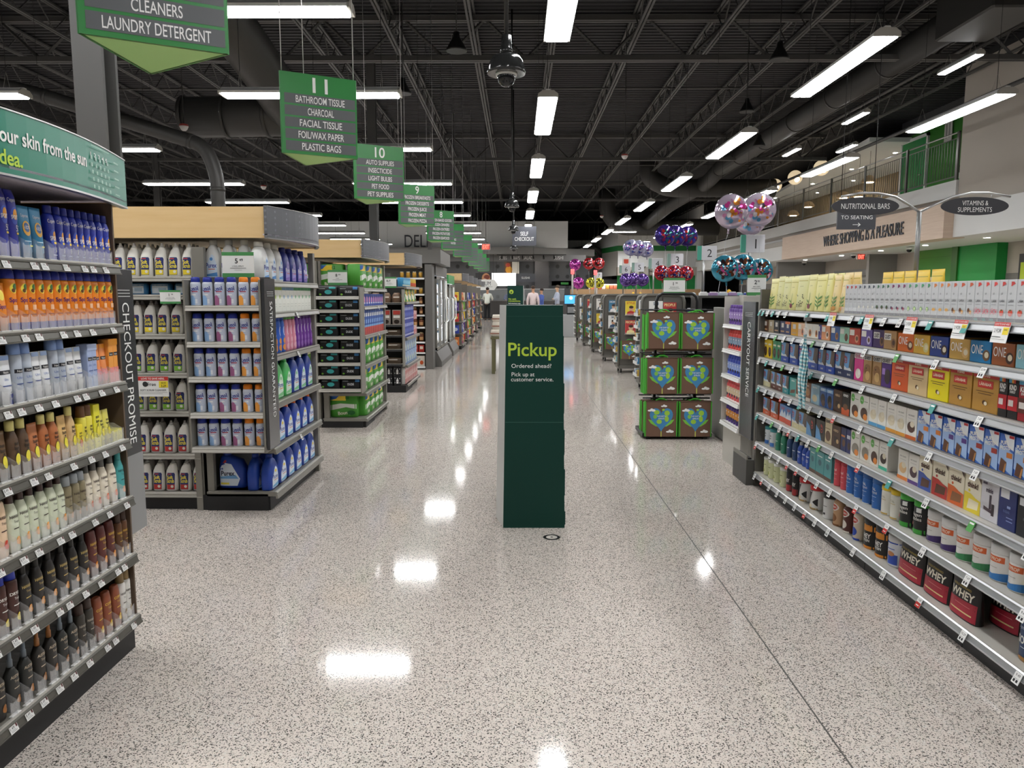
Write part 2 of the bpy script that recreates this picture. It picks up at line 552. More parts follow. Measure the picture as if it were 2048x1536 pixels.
# roof steel: joists along the aisle, trussed girders across it
J = M('504f4d', .55)
def web(mb, x0, x1, zb, zt, n, r, ax):
    st = (x1 - x0) / n
    for i in range(n):
        a = x0 + i * st; b = a + st / 2; c = a + st
        for p, q, e, g in ((a, zt, b, zb), (b, zb, c, zt)):
            P = ((0, p, q), (0, e, g)) if ax == 'y' else ((p, 0, q), (e, 0, g))
            mb.tube(P, r, J, 4, False, False)
bay = [-8, 4.2, 16.1, 27.6, 39.2, 51]
jm = None
for k in range(len(bay) - 1):
    L = bay[k + 1] - bay[k]
    m = MB()
    for z in (7.1, 6.62):
        m.box(-.055, 0, z - .02, -.012, L, z + .02, J).box(.012, 0, z - .02, .055, L, z + .02, J)
    web(m, 0, L, 6.62, 7.1, 11, .016, 'y')
    me = m.mesh('ceiling_joist')
    x = -22.5
    while x < 10.9:
        struct('ceiling_joist', me, (x, bay[k], 0)); x += 1.66
gm = MB()
for z in (7.0, 6.22):
    gm.box(-24, -.09, z - .05, 11, -.02, z + .05, J).box(-24, .02, z - .05, 11, .09, z + .05, J)
web(gm, -24, 11, 6.22, 7.0, 21, .035, 'x')
gme = gm.mesh('ceiling_girder')
for y in bay: struct('ceiling_girder', gme, (0, y, 0))
bm_ = MB()
for y in (8.2, 12.2, 20, 23.8, 31.5, 35.4):
    bm_.tube([(-24, y, 6.66), (11, y, 6.66)], .02, J, 6, False)
struct('ceiling_bridging', bm_)
# columns
CG = M('525150', .6)
for x, y, g in ((-2.9, 5.35, CG), (-3.5, 18.6, CG), (-4.5, 39.0, CG), (-13, 27.6, CG), (-13, 5.35, CG), (-13, 16.1, CG)):
    struct('column', MB().box(-.1, -.1, 0, .1, -.07, 7.1, g).box(-.1, .07, 0, .1, .1, 7.1, g).box(-.02, -.07, 0, .02, .07, 7.1, g), (x, y, 0))

# ------------------------------------------------------------------ strip lights
def make_strip(L, W=.28, up=3.06):
    body = MB().poly([(-W / 2, 0), (-W / 2, .03), (-W * .28, .075), (-W * .14, .075), (-W * .1, .1), (W * .1, .1), (W * .14, .075), (W * .28, .075), (W / 2, .03), (W / 2, 0)][::-1], -L / 2, L / 2, WHITE, 'x')
    dif = MB().poly([(-W * .46, -.004), (-W * .4, -.022), (W * .4, -.022), (W * .46, -.004)], -L / 2 + .03, L / 2 - .03, emis('ffffff', LAMP), 'x')
    cap = MB().poly([(-W / 2, -.01), (-W / 2, .035), (-W * .28, .08), (W * .28, .08), (W / 2, .035), (W / 2, -.01)][::-1], -.012, .012, LGREY, 'x')
    cab = MB().tube([(0, 0, .1), (0, 0, up)], .004, BLACK, 4, False).tube([(0, -.07, .09), (0, 0, .32), (0, .07, .09)], .003, LGREY, 4, False)
    return body.mesh('strip_light'), dif.mesh('diffuser'), cap.mesh('end_cap'), cab.mesh('hanging_wire')
STRIP = make_strip(2.44)
STRIP_F = make_strip(1.3, .16, 2.42)
STRIP_S = make_strip(1.3, .16, 1.36)
def strip(x, y, z, turn, st, label, group, L=2.44):
    o = put('strip_light', st[0], None, (x, y, z), (0, 0, R(90) if turn else 0))
    tag(o, label, 'light', group)
    put('diffuser', st[1], o); 
    for s in (-1, 1):
        put('end_cap', st[2], o, (s * L / 2, 0, 0)); put('hanging_wire', st[3], o, (s * (L / 2 - .25), 0, 0))
    return o
rowsy = [3.9, .2, 7.6, 10.65, 14.5, 18.9, 22.6, 26.3, 30.0, 33.7, 37.4, 41.0]
for cx, nm in ((-2.83, 'behind the aisle signs'), (-7.98, 'of the middle run'), (-13.1, 'of the outermost run')):
    for i, y in enumerate(sorted(rowsy)):
        strip(cx, y, 4.12, False, STRIP, 'long white strip light %s, %s row' % (nm, nth(i)), 'strip lights over the shopping aisles')
for i in range(9):
    strip(.42, 2.5 - 4.7 + 4.72 * i, 4.12, True, STRIP, 'long white strip light down the main walkway, %s of its line' % nth(i), 'strip lights over the walkway')
for i in range(11):  # farthest lamps of this run and the next added to brighten the far wall
    strip(3.9, .1 + 4.72 * i, 4.12, True, STRIP, 'long white strip light over the checkout fronts, %s of its line' % nth(i), 'strip lights over the checkouts')
for i in range(10):
    strip(6.65, 2.4 + 4.72 * i, 4.12, True, STRIP, 'long white strip light towards the entrance wall, %s of its line' % nth(i), 'strip lights by the entrance')
for i, (x, y, z) in enumerate(((8.5, 15.1, 5.8), (8.5, 19.6, 5.82), (8.6, 24.3, 5.85), (10.4, 24.5, 6.0))):
    strip(x, y, z, True, STRIP_S, 'short strip light high up beside the round duct, %s one' % nth(i), 'short strip lights at the duct', 1.3)
for i, (x, y) in enumerate(((5.7, 40.8), (8.6, 40.8))):
    strip(x, y, 4.75, False, STRIP_F, 'short strip light glowing below the far duct, %s one' % nth(i), 'strip lights below the far duct', 1.3)

# recessed downlights and globe lamps of the entrance and mezzanine
dl = MB().loft([(-.012, .17, .17, 2), (0, .2, .2, 2), (.002, .2, .2, 2)], WHITE, seg=16)
dle = MB().loft([(-.016, .14, .14, 2), (-.013, .14, .14, 2)], emis('fff4e2', 220), seg=16)
dlm, dlem = dl.mesh('downlight'), dle.mesh('lens')
for i, (x, y, z, w) in enumerate([(11.9, yy, 2.85, 'entrance ceiling') for yy in (16.5, 19.4, 22.3, 25, 28, 31.5, 36, 41)] + [(13.4, yy, 6.42, 'mezzanine ceiling') for yy in (27.5, 31, 35, 40)] + [(14.8, yy, 6.42, 'mezzanine back') for yy in (29, 34, 38)] + [(xx, 45.9, 3.72, 'deli ceiling, added fill') for xx in (-9, -6.5, -4, -2, 0, 2)] + [(xx, 47.6, 3.72, 'deli back ceiling, added fill') for xx in (-5, -3, -1, 1.2, 3)]):  # the deli downlights are added lamps to brighten the deli
    o = put('downlight', dlm, None, (x, y, z - .001)); tag(o, 'round recessed downlight in the %s, %s of all from the front' % (w, nth(i)), 'light', 'recessed downlights')
    put('lens', dlem, o)
gl = MB().ball((0, 0, 0), .3, .3, .3, emis('e9d3ae', .75), 18, 12)
glc = MB().tube([(0, 0, .3), (0, 0, .9)], .008, BLACK, 5)
glb = MB().ball((0, -.2, -.1), .12, .12, .12, emis('ffe9c4', 8))
for i, (x, y, z) in enumerate(((11.8, 32.8, 6.36), (11.8, 30, 6.3), (11.8, 35.3, 6.38))):
    o = put('globe_lamp', gl if i == 0 else gm_, None, (x, y, z)); tag(o, 'round cream globe lamp above the balcony railing, %s from the green wall' % ('second', 'first', 'third')[i], 'lamp', 'globe lamps on the mezzanine')
    gm_ = o.data
    put('bulb', glb, o); put('hanging_wire', glc, o)
pd = MB().loft([(0, .5, .5, 2), (.06, .52, .52, 2), (.2, .3, .3, 2), (.24, .08, .08, 2)], M('c9a878', .6), seg=18)
pdm = pd.mesh('pendant_lamp')
for i, (x, y, z) in enumerate(((12.4, 27.2, 5.35), (12.5, 29.5, 5.1), (12.3, 32.5, 5.1), (12.4, 28.0, 4.95), (12.4, 34.5, 4.95))):
    o = put('pendant_lamp', pdm, None, (x, y, z)); tag(o, 'small wooden pendant lamp behind the balcony railing, %s of five' % nth(i), 'lamp', 'pendant lamps on the mezzanine')
    put('bulb', MB().loft([(-.02, .3, .3, 2), (-.005, .3, .3, 2)], emis('fff0d8', 10), seg=14), o)
    put('hanging_wire', MB().tube([(0, 0, .24), (0, 0, 6.42 - z)], .006, BLACK, 4), o)

# ------------------------------------------------------------------ ducts
def duct(pts, r, label, step=1.4, d=DUCT, to=None):
    if to: t = put('duct_branch', MB().tube(pts, r, d, 20), to)
    else: t = tag(put('air_duct', MB().tube(pts, r, d, 20)), label, 'duct')
    for a, b in zip(pts[:-1], pts[1:]):
        a, b = Vector(a), Vector(b); n = max(1, int((b - a).length / step))
        for i in range(n + 1):
            p = a.lerp(b, (i + .01) / (n + .02)); dv = (b - a).normalized() * .03
            if to is None and (b - a).length > step * .5: put('joint_ring', MB().tube([p - dv, p + dv], r * 1.06, d, 20), t)
    return t
def plenum(t): put('plenum_box', MB().bbox(7.55, 12.6, 5.95, 8.5, 14.3, 7.12, DUCT, .03), t)
def bend(pts, n=5):
    """round the corners of a pipe path"""
    out = [pts[0]]
    for a, b, c in zip(pts[:-2], pts[1:-1], pts[2:]):
        a, b, c = Vector(a), Vector(b), Vector(c)
        k = min((b - a).length, (c - b).length, 1.6) * .45
        p, q = b + (a - b).normalized() * k, b + (c - b).normalized() * k
        out += [tuple(p.lerp(b, t / n).lerp(b.lerp(q, t / n), t / n)) for t in range(n + 1)]
    return out + [pts[-1]]
LD = duct([(8.0, 30.5, 6.36), (8.0, 14.2, 6.36)], .29, 'long round dark duct running high along the entrance wall', 2.4)
plenum(LD)
duct(bend([(8.0, 30.5, 6.36), (8.0, 32.5, 6.1), (7.0, 35.5, 5.5), (7.0, 41.5, 5.2)]), .3, '', 2, DUCT, LD)
duct(bend([(11, 42, 5.1), (5.6, 42, 5.1), (4.9, 42, 5.9), (4.9, 42, 7.1)]), .45, '', 2, DUCT, LD)
duct(bend([(11, 33, 5.95), (6.4, 33, 5.95), (5.6, 33, 6.4), (5.6, 33, 7.1)]), .38, '', 2, DUCT, LD)
duct(bend([(-12, 12.6, 5.1), (-8.2, 12.4, 4.75), (-4.95, 12.2, 3.75), (-4.78, 12.2, 3.3), (-4.78, 12.2, 0)]), .11, 'slim dark duct sloping down and dropping behind the wooden header', 1.2)
FD = duct([(-5.75, 13.4, 4.45), (-2.9, 13.4, 4.5)], .34, 'fat dark duct lying across behind the aisle eleven sign', .7)
duct(bend([(-3.9, 13.4, 4.5), (-4.05, 12.2, 5.0), (-4.5, 8.5, 6.2), (-4.7, 6, 6.6)]), .36, '', .8, DUCT, FD)
duct([(-7.05, 13.0, 0), (-7.05, 13.0, 7)], .17, 'upright dark pipe duct beside the grey steel column', 1.5)
duct(bend([(5.6, 50.2, 3.9), (5.2, 50, 4.45), (4.6, 49.9, 4.45), (3.2, 50, 4.2), (.5, 50, 4.15)]), .2, 'thin dark duct looping along the far white and green wall', 3)
pm = MB()
for x, z in ((9.3, 6.5), (9.95, 5.6)): pm.tube([(x, 4, z), (x, 31, z)], .05, DUCT, 8)
tag(put('ceiling_pipe', pm), 'pair of thin dark pipes running beside the long duct', 'pipe', None)

# dome cameras on poles
dome_base = MB().loft([(.0, .3, .3, 2), (.02, .31, .31, 2), (.1, .26, .26, 2), (.13, .22, .22, 2), (.15, .11, .11, 2)], M('2e2f2f', .12), seg=24)
dome_neck = MB().loft([(.15, .1, .1, 2), (.19, .1, .1, 2), (.195, .09, .09, 2), (.23, .09, .09, 2), (.235, .085, .085, 2), (.29, .08, .08, 2), (.3, .04, .04, 2)], M('2e2f2f', .15), seg=16)
dome_ring = MB().loft([(-.015, .17, .17, 2), (.01, .18, .18, 2)], WHITE, seg=20)
dome_ball = MB().ball((0, 0, -.015), .075, .075, .085, M('151619', .05), 18, 10)
for i, (x, y, z) in enumerate(((-.09, 6.2, 3.14), (-.12, 16, 3.22), (-.12, 22, 3.24), (-.15, 30, 3.2))):
    o = put('ceiling_camera', dome_base if i == 0 else dbm, None, (x, y, z)); dbm = o.data
    tag(o, 'black dome security camera on a long ceiling pole, %s along the walkway' % nth(i), 'camera', 'dome cameras over the walkway')
    put('pole', MB().tube([(0, 0, .3), (0, 0, 7.17 - z)], .018, M('2a2a2a', .25), 10), o)
    put('neck', dome_neck, o); put('trim_ring', dome_ring, o); put('dome', dome_ball, o)
wd = MB().loft([(-.02, .16, .16, 2), (0, .2, .2, 2), (.05, .2, .2, 2)], WHITE, seg=16)
wb2 = MB().ball((0, 0, -.03), .075, .075, .075, M('151619', .05))
for i, (x, y, z) in enumerate(((11.9, 17.6, 2.79), (11.9, 23.2, 2.79), (11.9, 27.0, 2.79), (12.5, 33.2, 2.79))):
    o = put('ceiling_camera', wd if i == 0 else wdm, None, (x, y, z)); wdm = o.data
    tag(o, 'white dome security camera in the entrance ceiling, %s from the front' % nth(i), 'camera', 'dome cameras at the entrance')
    put('dome', wb2, o)
# smoke detectors and small speakers
sd = MB().loft([(0, .06, .06, 2), (.02, .1, .1, 2), (.06, .14, .14, 2), (.07, .14, .14, 2)], M('d8d4d0', .4), seg=16)
sr = MB().loft([(.07, .15, .15, 2), (.1, .13, .13, 2), (.11, .05, .05, 2)], M('9e3a34', .4), seg=16)
for i, (x, y, z) in enumerate(((-5.4, 12.5, 4.04), (-6.3, 19, 4.0), (2.3, 16.6, 4.3), (3.3, 30, 4.4))):
    o = put('smoke_detector', sd if i == 0 else sdm, None, (x, y, z)); sdm = o.data
    tag(o, 'round red and white detector on a thin rod, %s from the aisle side' % nth(i), 'detector', 'hanging detectors')
    put('collar', sr, o); put('rod', MB().tube([(0, 0, .1), (0, 0, 7.17 - z)], .008, BLACK, 5), o)
sp = MB().loft([(0, .34, .34, 2), (.03, .34, .34, 2), (.22, .12, .12, 2), (.3, .1, .1, 2)], M('101010', .5), seg=14)
for i, (x, y, z) in enumerate(((-1.0, 12.8, 5.35), (-2.3, 15.6, 5.4), (4.6, 13.8, 5.5), (6.7, 21.5, 5.5), (5.3, 18, 5.6))):
    o = put('ceiling_speaker', sp if i == 0 else spm, None, (x, y, z)); spm = o.data
    tag(o, 'black cone speaker hanging from the roof steel, %s counted from the front' % nth(i), 'speaker', 'ceiling speakers')
    put('rod', MB().tube([(0, 0, .3), (0, 0, 7.17 - z)], .01, BLACK, 5), o)

# ------------------------------------------------------------------ aisle signs
def aisle_sign(x, y, num, lines, w=.66):
    t = empty('aisle_sign', (x, y, 2.62), R(28.5), 'green hanging three sided aisle sign ' + (('numbered ' + num + ' listing ' + ' and '.join(l.lower() for l in lines[:2])) if num and len(lines[0]) > 1 else 'numbered ' + num if num else 'listing cleaners and laundry detergent'), 'sign', 'aisle signs')
    h = .68; a = w / 2
    A, B, C = Vector((-a, -.19)), Vector((a, -.19)), Vector((0.0, .381))
    tri = [A, B, C]
    put('bottom_panel', MB().poly([tuple(p * .97) for p in tri], 0.0, .012, M('a2d486', .5)), t)  # underside given a paler green that stands in for light on it
    for k in range(3):
        p, q = tri[k], tri[(k + 1) % 3]
        d = (q - p).normalized(); n = Vector((d.y, -d.x)); mid = (p + q) / 2; L = (q - p).length
        f = put('panel', MB().box(-L / 2, -.008, 0, L / 2, .012, h, SGREEN), t, (mid.x, mid.y, 0), (0, 0, math.atan2(d.y, d.x)))
        e = []
        top = .175
        sl = (h - top - .01) / 5
        g = M('5b5e60', .5); wt = M('f2f2f0', .5)
        ll = ([num] if k else [num]) 
        for i in range(5):
            z1 = h - top - i * sl
            e.append(('r', -L / 2 + .03, z1 - sl + .016, L / 2 - .012, z1, g))
        if num: e.append(('t', num, .01, h - .088, .125, .066 * len(num), wt, .012, 0, True))
        for i, s in enumerate(lines):
            if s[0] == '-': continue
            z1 = h - top - i * sl
            e.append(('t', s, .01, z1 - sl / 2 + .008, .058, min(L * .86, .0285 * len(s)), wt, .006, 0, True))
        mb = decal(MB(), e, flat(-.008))
        put('lettering', mb, f)
    for p in tri:
        put('hanging_wire', MB().tube([(p.x * .95, p.y * .95, h), (p.x * .95, p.y * .95, 7.17 - 2.62)], .004, STEEL, 4), t)
    return t
aisle_sign(-1.86, 4.0, '', ['-', '-', 'CANDLES', 'CLEANERS', 'LAUNDRY DETERGENT'])
aisle_sign(-1.83, 6.97, '11', ['BATHROOM TISSUE', 'CHARCOAL', 'FACIAL TISSUE', 'FOIL/WAX PAPER', 'PLASTIC BAGS'])
aisle_sign(-1.87, 10.05, '10', ['AUTO SUPPLIES', 'INSECTICIDE', 'LIGHT BULBS', 'PET FOOD', 'PET SUPPLIES'])
aisle_sign(-1.85, 13.5, '9', ['FROZEN BREAKFASTS', 'FROZEN DESSERTS', 'FROZEN JUICE', 'FROZEN MEAT', 'FROZEN PIZZA'])
aisle_sign(-1.84, 17.5, '8', ['FROZEN BAKED GOODS', 'FROZEN DINNERS', 'FROZEN ENTRÉES', 'FROZEN POTATOES', 'FROZEN SEAFOOD'])
for i, y in enumerate((20.7, 24.4, 28.1, 31.8, 35.5, 39.2)):
    aisle_sign(-1.84, y, str(7 - i), ['-'] * 2 + ['DRINKS', 'WATER', '-'] if i == 0 else ['-'] * 5)

# ------------------------------------------------------------------ shelving fixtures
TAGW = M('f4f4f2', .4); INK = M('2a2a2c', .6); RED = M('c8342f', .4); YEL = M('f0d92c', .5); TEALTAG = M('3f9a93', .5); GRTAG = M('4f9a4a', .5)
def price(k):
    return '%d.%d9' % (random.choice((1, 2, 4, 5, 6, 7, 8, 9, 10)), random.choice((2, 4, 6, 9)))
TAGS = {}
def tag_mesh(kind, k):
    key = (kind, k)
    if key in TAGS: return TAGS[key]
    if kind == 'flat':                   # white shelf ticket on the price rail
        w, h = .034, .027
        e = [('t', price(k), -.006, .016, .009, .018, INK), ('r', -.014, .004, .010, .0055, M('9a9a98')), ('r', -.014, .008, .006, .0092, M('9a9a98')), ('r', .009, .013, .0145, .024, M('5a2326'))]
        mb = MB().box(-w / 2, 0, 0, w / 2, .0012, h, TAGW)
    else:
        w, h = .036, .042
        col = {'hang': TAGW, 'teal': TEALTAG, 'green': GRTAG, 'redtag': TAGW}[kind]
        mb = MB().box(-w / 2, 0, 0, w / 2, .0012, h, col)
        e = [('t', price(k), 0, h * .76, .0095, .026, INK), ('r', -.012, .006, -.003, .016, INK), ('r', .002, .006, .011, .016, INK), ('r', -.014, .019, .012, .0202, M('9a9a98'))] if kind == 'hang' else [('r', -.013, .03, .013, .037, TAGW)]
        if kind == 'redtag': e = [('r', -w / 2, 0, w / 2, h * .55, RED), ('t', price(k), 0, h * .8, .009, .024, INK), ('r', -.01, .008, .01, .012, TAGW)]
    decal(mb, e, flat(0), .0003)
    TAGS[key] = mb.mesh('price_tag')
    return TAGS[key]
def promo_mesh():
    if 'promo' not in TAGS:
        mb = MB().box(-.045, 0, 0, .045, .0015, .075, TAGW)
        decal(mb, [('r', -.045, .06, .045, .075, RED), ('t', 'LOVE TO SAVE HERE.', 0, .0675, .007, .08, TAGW), ('r', .012, .03, .043, .057, YEL), ('t', 'SAVE', .027, .048, .006, .024, INK), ('t', '2 FOR', -.016, .044, .014, .04, INK), ('r', -.04, .02, .01, .022, INK), ('r', -.04, .012, .034, .0135, M('9a9a98'))], flat(0), .0003)
        TAGS['promo'] = mb.mesh('promo_tag')
    return TAGS['promo']

def shelf(root, L, D, z, tags=(), dividers=(), tray=None, tagkind='flat', deck=GREY, rail=RAIL, rh=.034, promos=()):
    s = put('shelf', MB().box(0, 0, -.03, L, D, 0, deck), root, (0, 0, z))
    put('price_rail', MB().poly([(0, -.002), (-.006, -.002), (-.012, -.006), (-.012, -.009), (-.009, -.011), (-.014, -rh + .005), (-.017, -rh + .004), (-.017, -rh), (0, -rh)], 0, L, rail, 'x').box(0, -.006, -.004, L, .004, .003, LGREY), s)
    for i, x in enumerate(tags):
        kind = tagkind if isinstance(tagkind, str) else tagkind[i % len(tagkind)]
        if kind == 'flat':
            put('price_tag', tag_mesh('flat', random.randrange(6)), s, (x, -.0185, -rh + .003), (R(-20), 0, 0))
        else:
            put('price_tag', tag_mesh(kind, random.randrange(6)), s, (x, -.030, -.046), (R(-24), 0, 0))
    for x in promos: put('promo_tag', promo_mesh(), s, (x, -.03, -.07), (R(-12), 0, 0))
    for x in dividers:
        put('clear_divider', DIV, s, (x, 0, .001))
    if tray:
        put('clear_tray', MB().box(tray[0], .004, .001, tray[1], .006, .035, CLEAR), s)
    return s
DIV = MB().poly([(-.002, .005), (-.002, .05), (.03, .07), (.3, .07), (.3, .005)], -.0008, .0008, CLEAR, 'x').poly([(-.02, .002), (.02, .002), (.02, .05), (.011, .042), (-.011, .042), (-.02, .05)], .003, .0045, CLEAR, 'y').box(-.02, .0, 0, .02, .012, .004, WHITE).mesh('clear_divider')
def upright(root, x, y, h, w=.05, m=GREY): put('upright', MB().box(x - w / 2, y - .02, 0, x + w / 2, y + .02, h, m), root)

def header(root, x0, x1, D, z0, z1, bulge, endmat, lift=None):
    """wooden header board round the gondola with a bowed end sign (local frame, bowed end at y = 0 side facing -y)"""
    for x in ((x0, x1 - .02) if D > .05 else ()): put('header_board', MB().box(x, 0, z0, x + .02, D, z1, WOOD), root)
    n = 16; p = []
    for i in range(n + 1):
        t = i / n; p.append((x0 + (x1 - x0) * t, -bulge * math.sin(math.pi * t) - .01))
    q = [(x, y + .02) for x, y in p]
    sign = put('end_sign', MB().poly(p + q[::-1], z0, z1, endmat), root)
    put('sign_edge', MB().poly([(a, b - .003) for a, b in p] + q[::-1], z0 - .006, z0, STEEL).poly([(a, b - .003) for a, b in p] + q[::-1], z1, z1 + .004, STEEL), sign)
    put('header_soffit', MB().poly(p + [(x1, D), (x0, D)], z0 + .015, z0 + .022, M('c9c2cf', .6)), root)
    return sign, p
def bow(x0, x1, bulge):
    return lambda s, t, o: (s, -bulge * math.sin(math.pi * (s - x0) / (x1 - x0)) - .0105 - o, t)

# ---- sunscreen end display (faces the walkway)
G1 = empty('sunscreen_display', (-1.51, 1.71, 0), R(90), 'sunscreen end display with clear dividers and green bowed header sign', 'display shelving', None)
G1S = []
G1Z = [1.51, 1.29, 1.07, .846, .62, .39, .14]
for i, z in enumerate(G1Z):
    n = random.randint(8, 9)
    s = shelf(G1, 1.14, .38, z, [.32 + (k + random.random() * .6) * .8 / n for k in range(n)], deck=LGREY if i == 0 else GREY, rail=M('5f5d56', .4, .2))
    G1S.append(s)
put('back_panel', MB().box(-.01, .38, .1, 1.15, .4, 1.75, M('8d7a62', .6)), G1)
put('kick_base', MB().box(0, .02, 0, 1.14, .4, .105, KICK), G1)
put('side_panel', MB().box(1.1405, .01, .1, 1.15, .38, 1.74, M('5d4c3d', .6)), G1)
for x in (.0, 1.12): upright(G1, x, .37, 1.9)
sg, pp = header(G1, -.06, 1.22, .8, 1.734, 1.907, .095, M('26806a', .3))
wt = M('f4f5f2', .5)
e = [('t', 'your skin from the sun', .592, 1.84, .04, .45, wt, .02, 0, True), ('t', 'is a great idea.', .315, 1.779, .04, .31, M('b8d84a', .5), .02, 0, True)]
e += [('t', '1 2 3 4 5', .925, 1.868, .014, .15, wt, 0, 0, True)] + [('r', .85 + .036 * c, 1.852 - .024 * r, .862 + .036 * c, 1.864 - .024 * r, M('9cc3b4')) for r in range(5) for c in range(5)] + [('r', 1.05, 1.87 - .028 * r, 1.1, 1.875 - .028 * r, M('9cc3b4')) for r in range(5)] + [('r', .84, 1.893, 1.0, 1.896, M('9cc3b4'))]
mb = MB(); 
def seg_decal(es, mp):
    decal(mb, es, mp, .0015)
seg_decal(e, bow(-.06, 1.22, .095))
put('lettering', mb, sg)
# vertical service panel on its far corner
def service_panel(name, loc, rz, w, z0, z1, text, label, tz, th, small=True, L=.56):
    t = tag(put(name, MB().bbox(0, 0, z0, w, .02, z1, M('38393b', .25), .002), None, loc, (0, 0, rz)), label, 'sign')
    put('lower_plate', MB().box(0, -.001, z0, w, .0, z0 + (z1 - z0) * .3, M('8a8b8b', .35)), t) if small == 2 else None
    e = [('t', text, w * .55, tz, th, L, wt, 0.0, -90)]
    if small: e += [('r', w * .2, z1 - .08 - .012 * k, w * .8, z1 - .083 - .012 * k, M('c9c9c9')) for k in range(3)]
    put('lettering', decal(MB(), e, flat(0), .0015), t)
    return t
service_panel('service_sign', (-1.538, 2.862, 0), R(90), .15, .45, 1.5, 'CHECKOUT PROMISE', 'tall dark panel reading checkout promise at the sunscreen display corner', 1.09, .05, 2)

# ---- cleaner gondola: aisle side shelves, end shelves, small wing rack
G2 = empty('cleaner_gondola', (-4.6, 4.78, 0), 0, 'long grey gondola of cleansers under a wooden header board', 'display shelving')
G2Z = [1.515, 1.4, 1.15, .90, .65, .37, .115]
for i, z in enumerate(G2Z): shelf(G2, 2.54, .46, z, rail=M('a6a39a', .35, .2), rh=.03)
put('back_panel', MB().box(0, .46, .1, 2.52, .48, 1.72, M('6f6b64', .6)), G2)
put('kick_base', MB().box(0, .02, 0, 2.6, .46, .085, KICK), G2)
upright(G2, 2.58, .02, 1.7, .075)
E2 = empty('detergent_end_display', (-1.575, 4.76, 0), R(90), 'detergent end display with blue jugs and dotted grey bowed header', 'display shelving')
E2Z = [1.487, 1.287, 1.01, .70, .41, .125]
for i, z in enumerate(E2Z):
    shelf(E2, 1.16, .45, z, tags=(.55,) if i in (1, 2, 4) else (), tagkind='hang', rail=M('8d8b84', .3, .4), rh=.045 if i == 5 else .036)
put('back_panel', MB().box(0.02, .45, .1, 1.14, .47, 1.46, M('4c4b48', .6)), E2)
put('kick_base', MB().box(0.01, .04, 0, 1.15, .5, .1, KICK), E2)
put('end_plate', MB().box(0, .05, 0, .012, .45, .11, KICK), E2)
upright(E2, 1.13, .03, 1.72); upright(E2, .03, .5, 1.46)
header(E2, -.0, 1.16, .02, 1.757, 1.95, .13, STARGREY)
def boards(root, x1, y1, z0, z1):
    put('header_board', MB().box(0, 0, z0, x1, .02, z1, WOOD), root)
    put('header_board', MB().box(0, y1, z0, x1, y1 + .02, z1, WOOD), root)
    put('header_soffit', MB().box(0, .02, z0 + .008, x1 - .01, y1, z0 + .013, M('c9bca4', .6)), root)
boards(G2, 3.03, 1.12, 1.757, 1.95)

def wing(loc, w, zs, z0, z1, label, m=DKGREY, rail=LGREY, d=.2):
    t = empty('wing_rack', loc, 0, label, 'display rack')
    for z in zs: shelf(t, w, d - .02, z, rail=rail, rh=.03, deck=LGREY)
    put('back_panel', MB().box(-.01, d - .02, z0, w + .01, d, z1, m), t)
    for x in (-.012, w): put('side_panel', MB().box(x, -.005, z0, x + .012, d, z1 - .02, GREY), t)
    return t
LY = wing((-2.005, 4.54, 0), .445, [1.334, 1.114, .90, .678, .465], .43, 1.51, 'narrow wing rack of spray cans hung on the cleaner gondola')
service_panel('service_sign', (-1.524, 4.535, 0), R(90), .2, .45, 1.5, 'SATISFACTION GUARANTEED', 'slim dark panel reading satisfaction guaranteed beside the spray cans', 1.0, .05, True, .72)

def price_card(loc, w, h, lines, label, rz=0, base=True):
    t = tag(put('price_sign', MB().box(-w / 2, 0, 0, w / 2, .004, h, M('f0f1ee', .25)), None, loc, (0, 0, rz)), label, 'sign')
    G = M('4f9358', .35)
    e = [('r', -w / 2, 0, w / 2, h * .16, G), ('r', -w / 2, h * .86, w / 2, h, G)]
    e += lines(w, h)
    put('print', decal(MB(), e, flat(0), .0006), t)
    return t
def card_lines(big, small, sub):
    return lambda w, h: [('t', big, -w * .05, h * .65, h * .19, w * .3, INK, .02), ('t', small, w * .1, h * .69, h * .1, w * .12, INK, .01), ('t', sub, 0, h * .44, h * .055, w * .7, INK), ('r', -w * .25, h * .35, w * .25, h * .365, INK), ('r', -w * .12, h * .28, w * .12, h * .29, M('777777'))]
price_card((-1.745, 4.725, 1.5105), .2, .155, card_lines('5', '49', 'LYSOL SPRAY'), 'white price sign reading 5.49 above the spray can rack')

# ---- paper goods gondola
G3 = empty('paper_goods_gondola', (-4.6, 7.85, 0), 0, 'grey gondola behind the cleaners carrying paper goods and wipes', 'display shelving')
for z in (1.45, 1.2, .95, .7, .45, .1): shelf(G3, 2.5, .46, z, rail=M('a6a39a', .35, .2), rh=.03)
put('back_panel', MB().box(0, .46, .1, 2.5, .48, 1.75, M('6f6b64', .6)), G3)
put('kick_base', MB().box(0, .02, 0, 2.6, .46, .085, KICK), G3)
boards(G3, 2.98, 1.3, 1.785, 1.97)
upright(G3, 2.57, .02, 1.44, .075)
E3 = empty('paper_towel_end_display', (-1.6, 7.83, 0), R(90), 'end display stacked with green paper towel packs', 'display shelving')
E3Z = [1.47, 1.28, .975, .66, .37, .1]
for i, z in enumerate(E3Z): shelf(E3, 1.35, .45, z, tags=(.75,) if i in (1, 2, 4) else (), tagkind='hang', rail=M('8d8b84', .3, .4))
put('back_panel', MB().box(0.02, .45, .1, 1.33, .47, 1.75, M('77736c', .6)), E3)
put('kick_base', MB().box(0.01, .04, 0, 1.34, .5, .085, KICK), E3)
upright(E3, 1.32, .03, 1.75); upright(E3, .03, .5, 1.75)
header(E3, 0, 1.35, .02, 1.785, 1.97, .13, STARGREY)
WP = wing((-2.04, 7.6, 0), .44, [1.385 - .1345 * k for k in range(8)], .4, 1.5, 'narrow wing rack stacked with black packs of wipes')
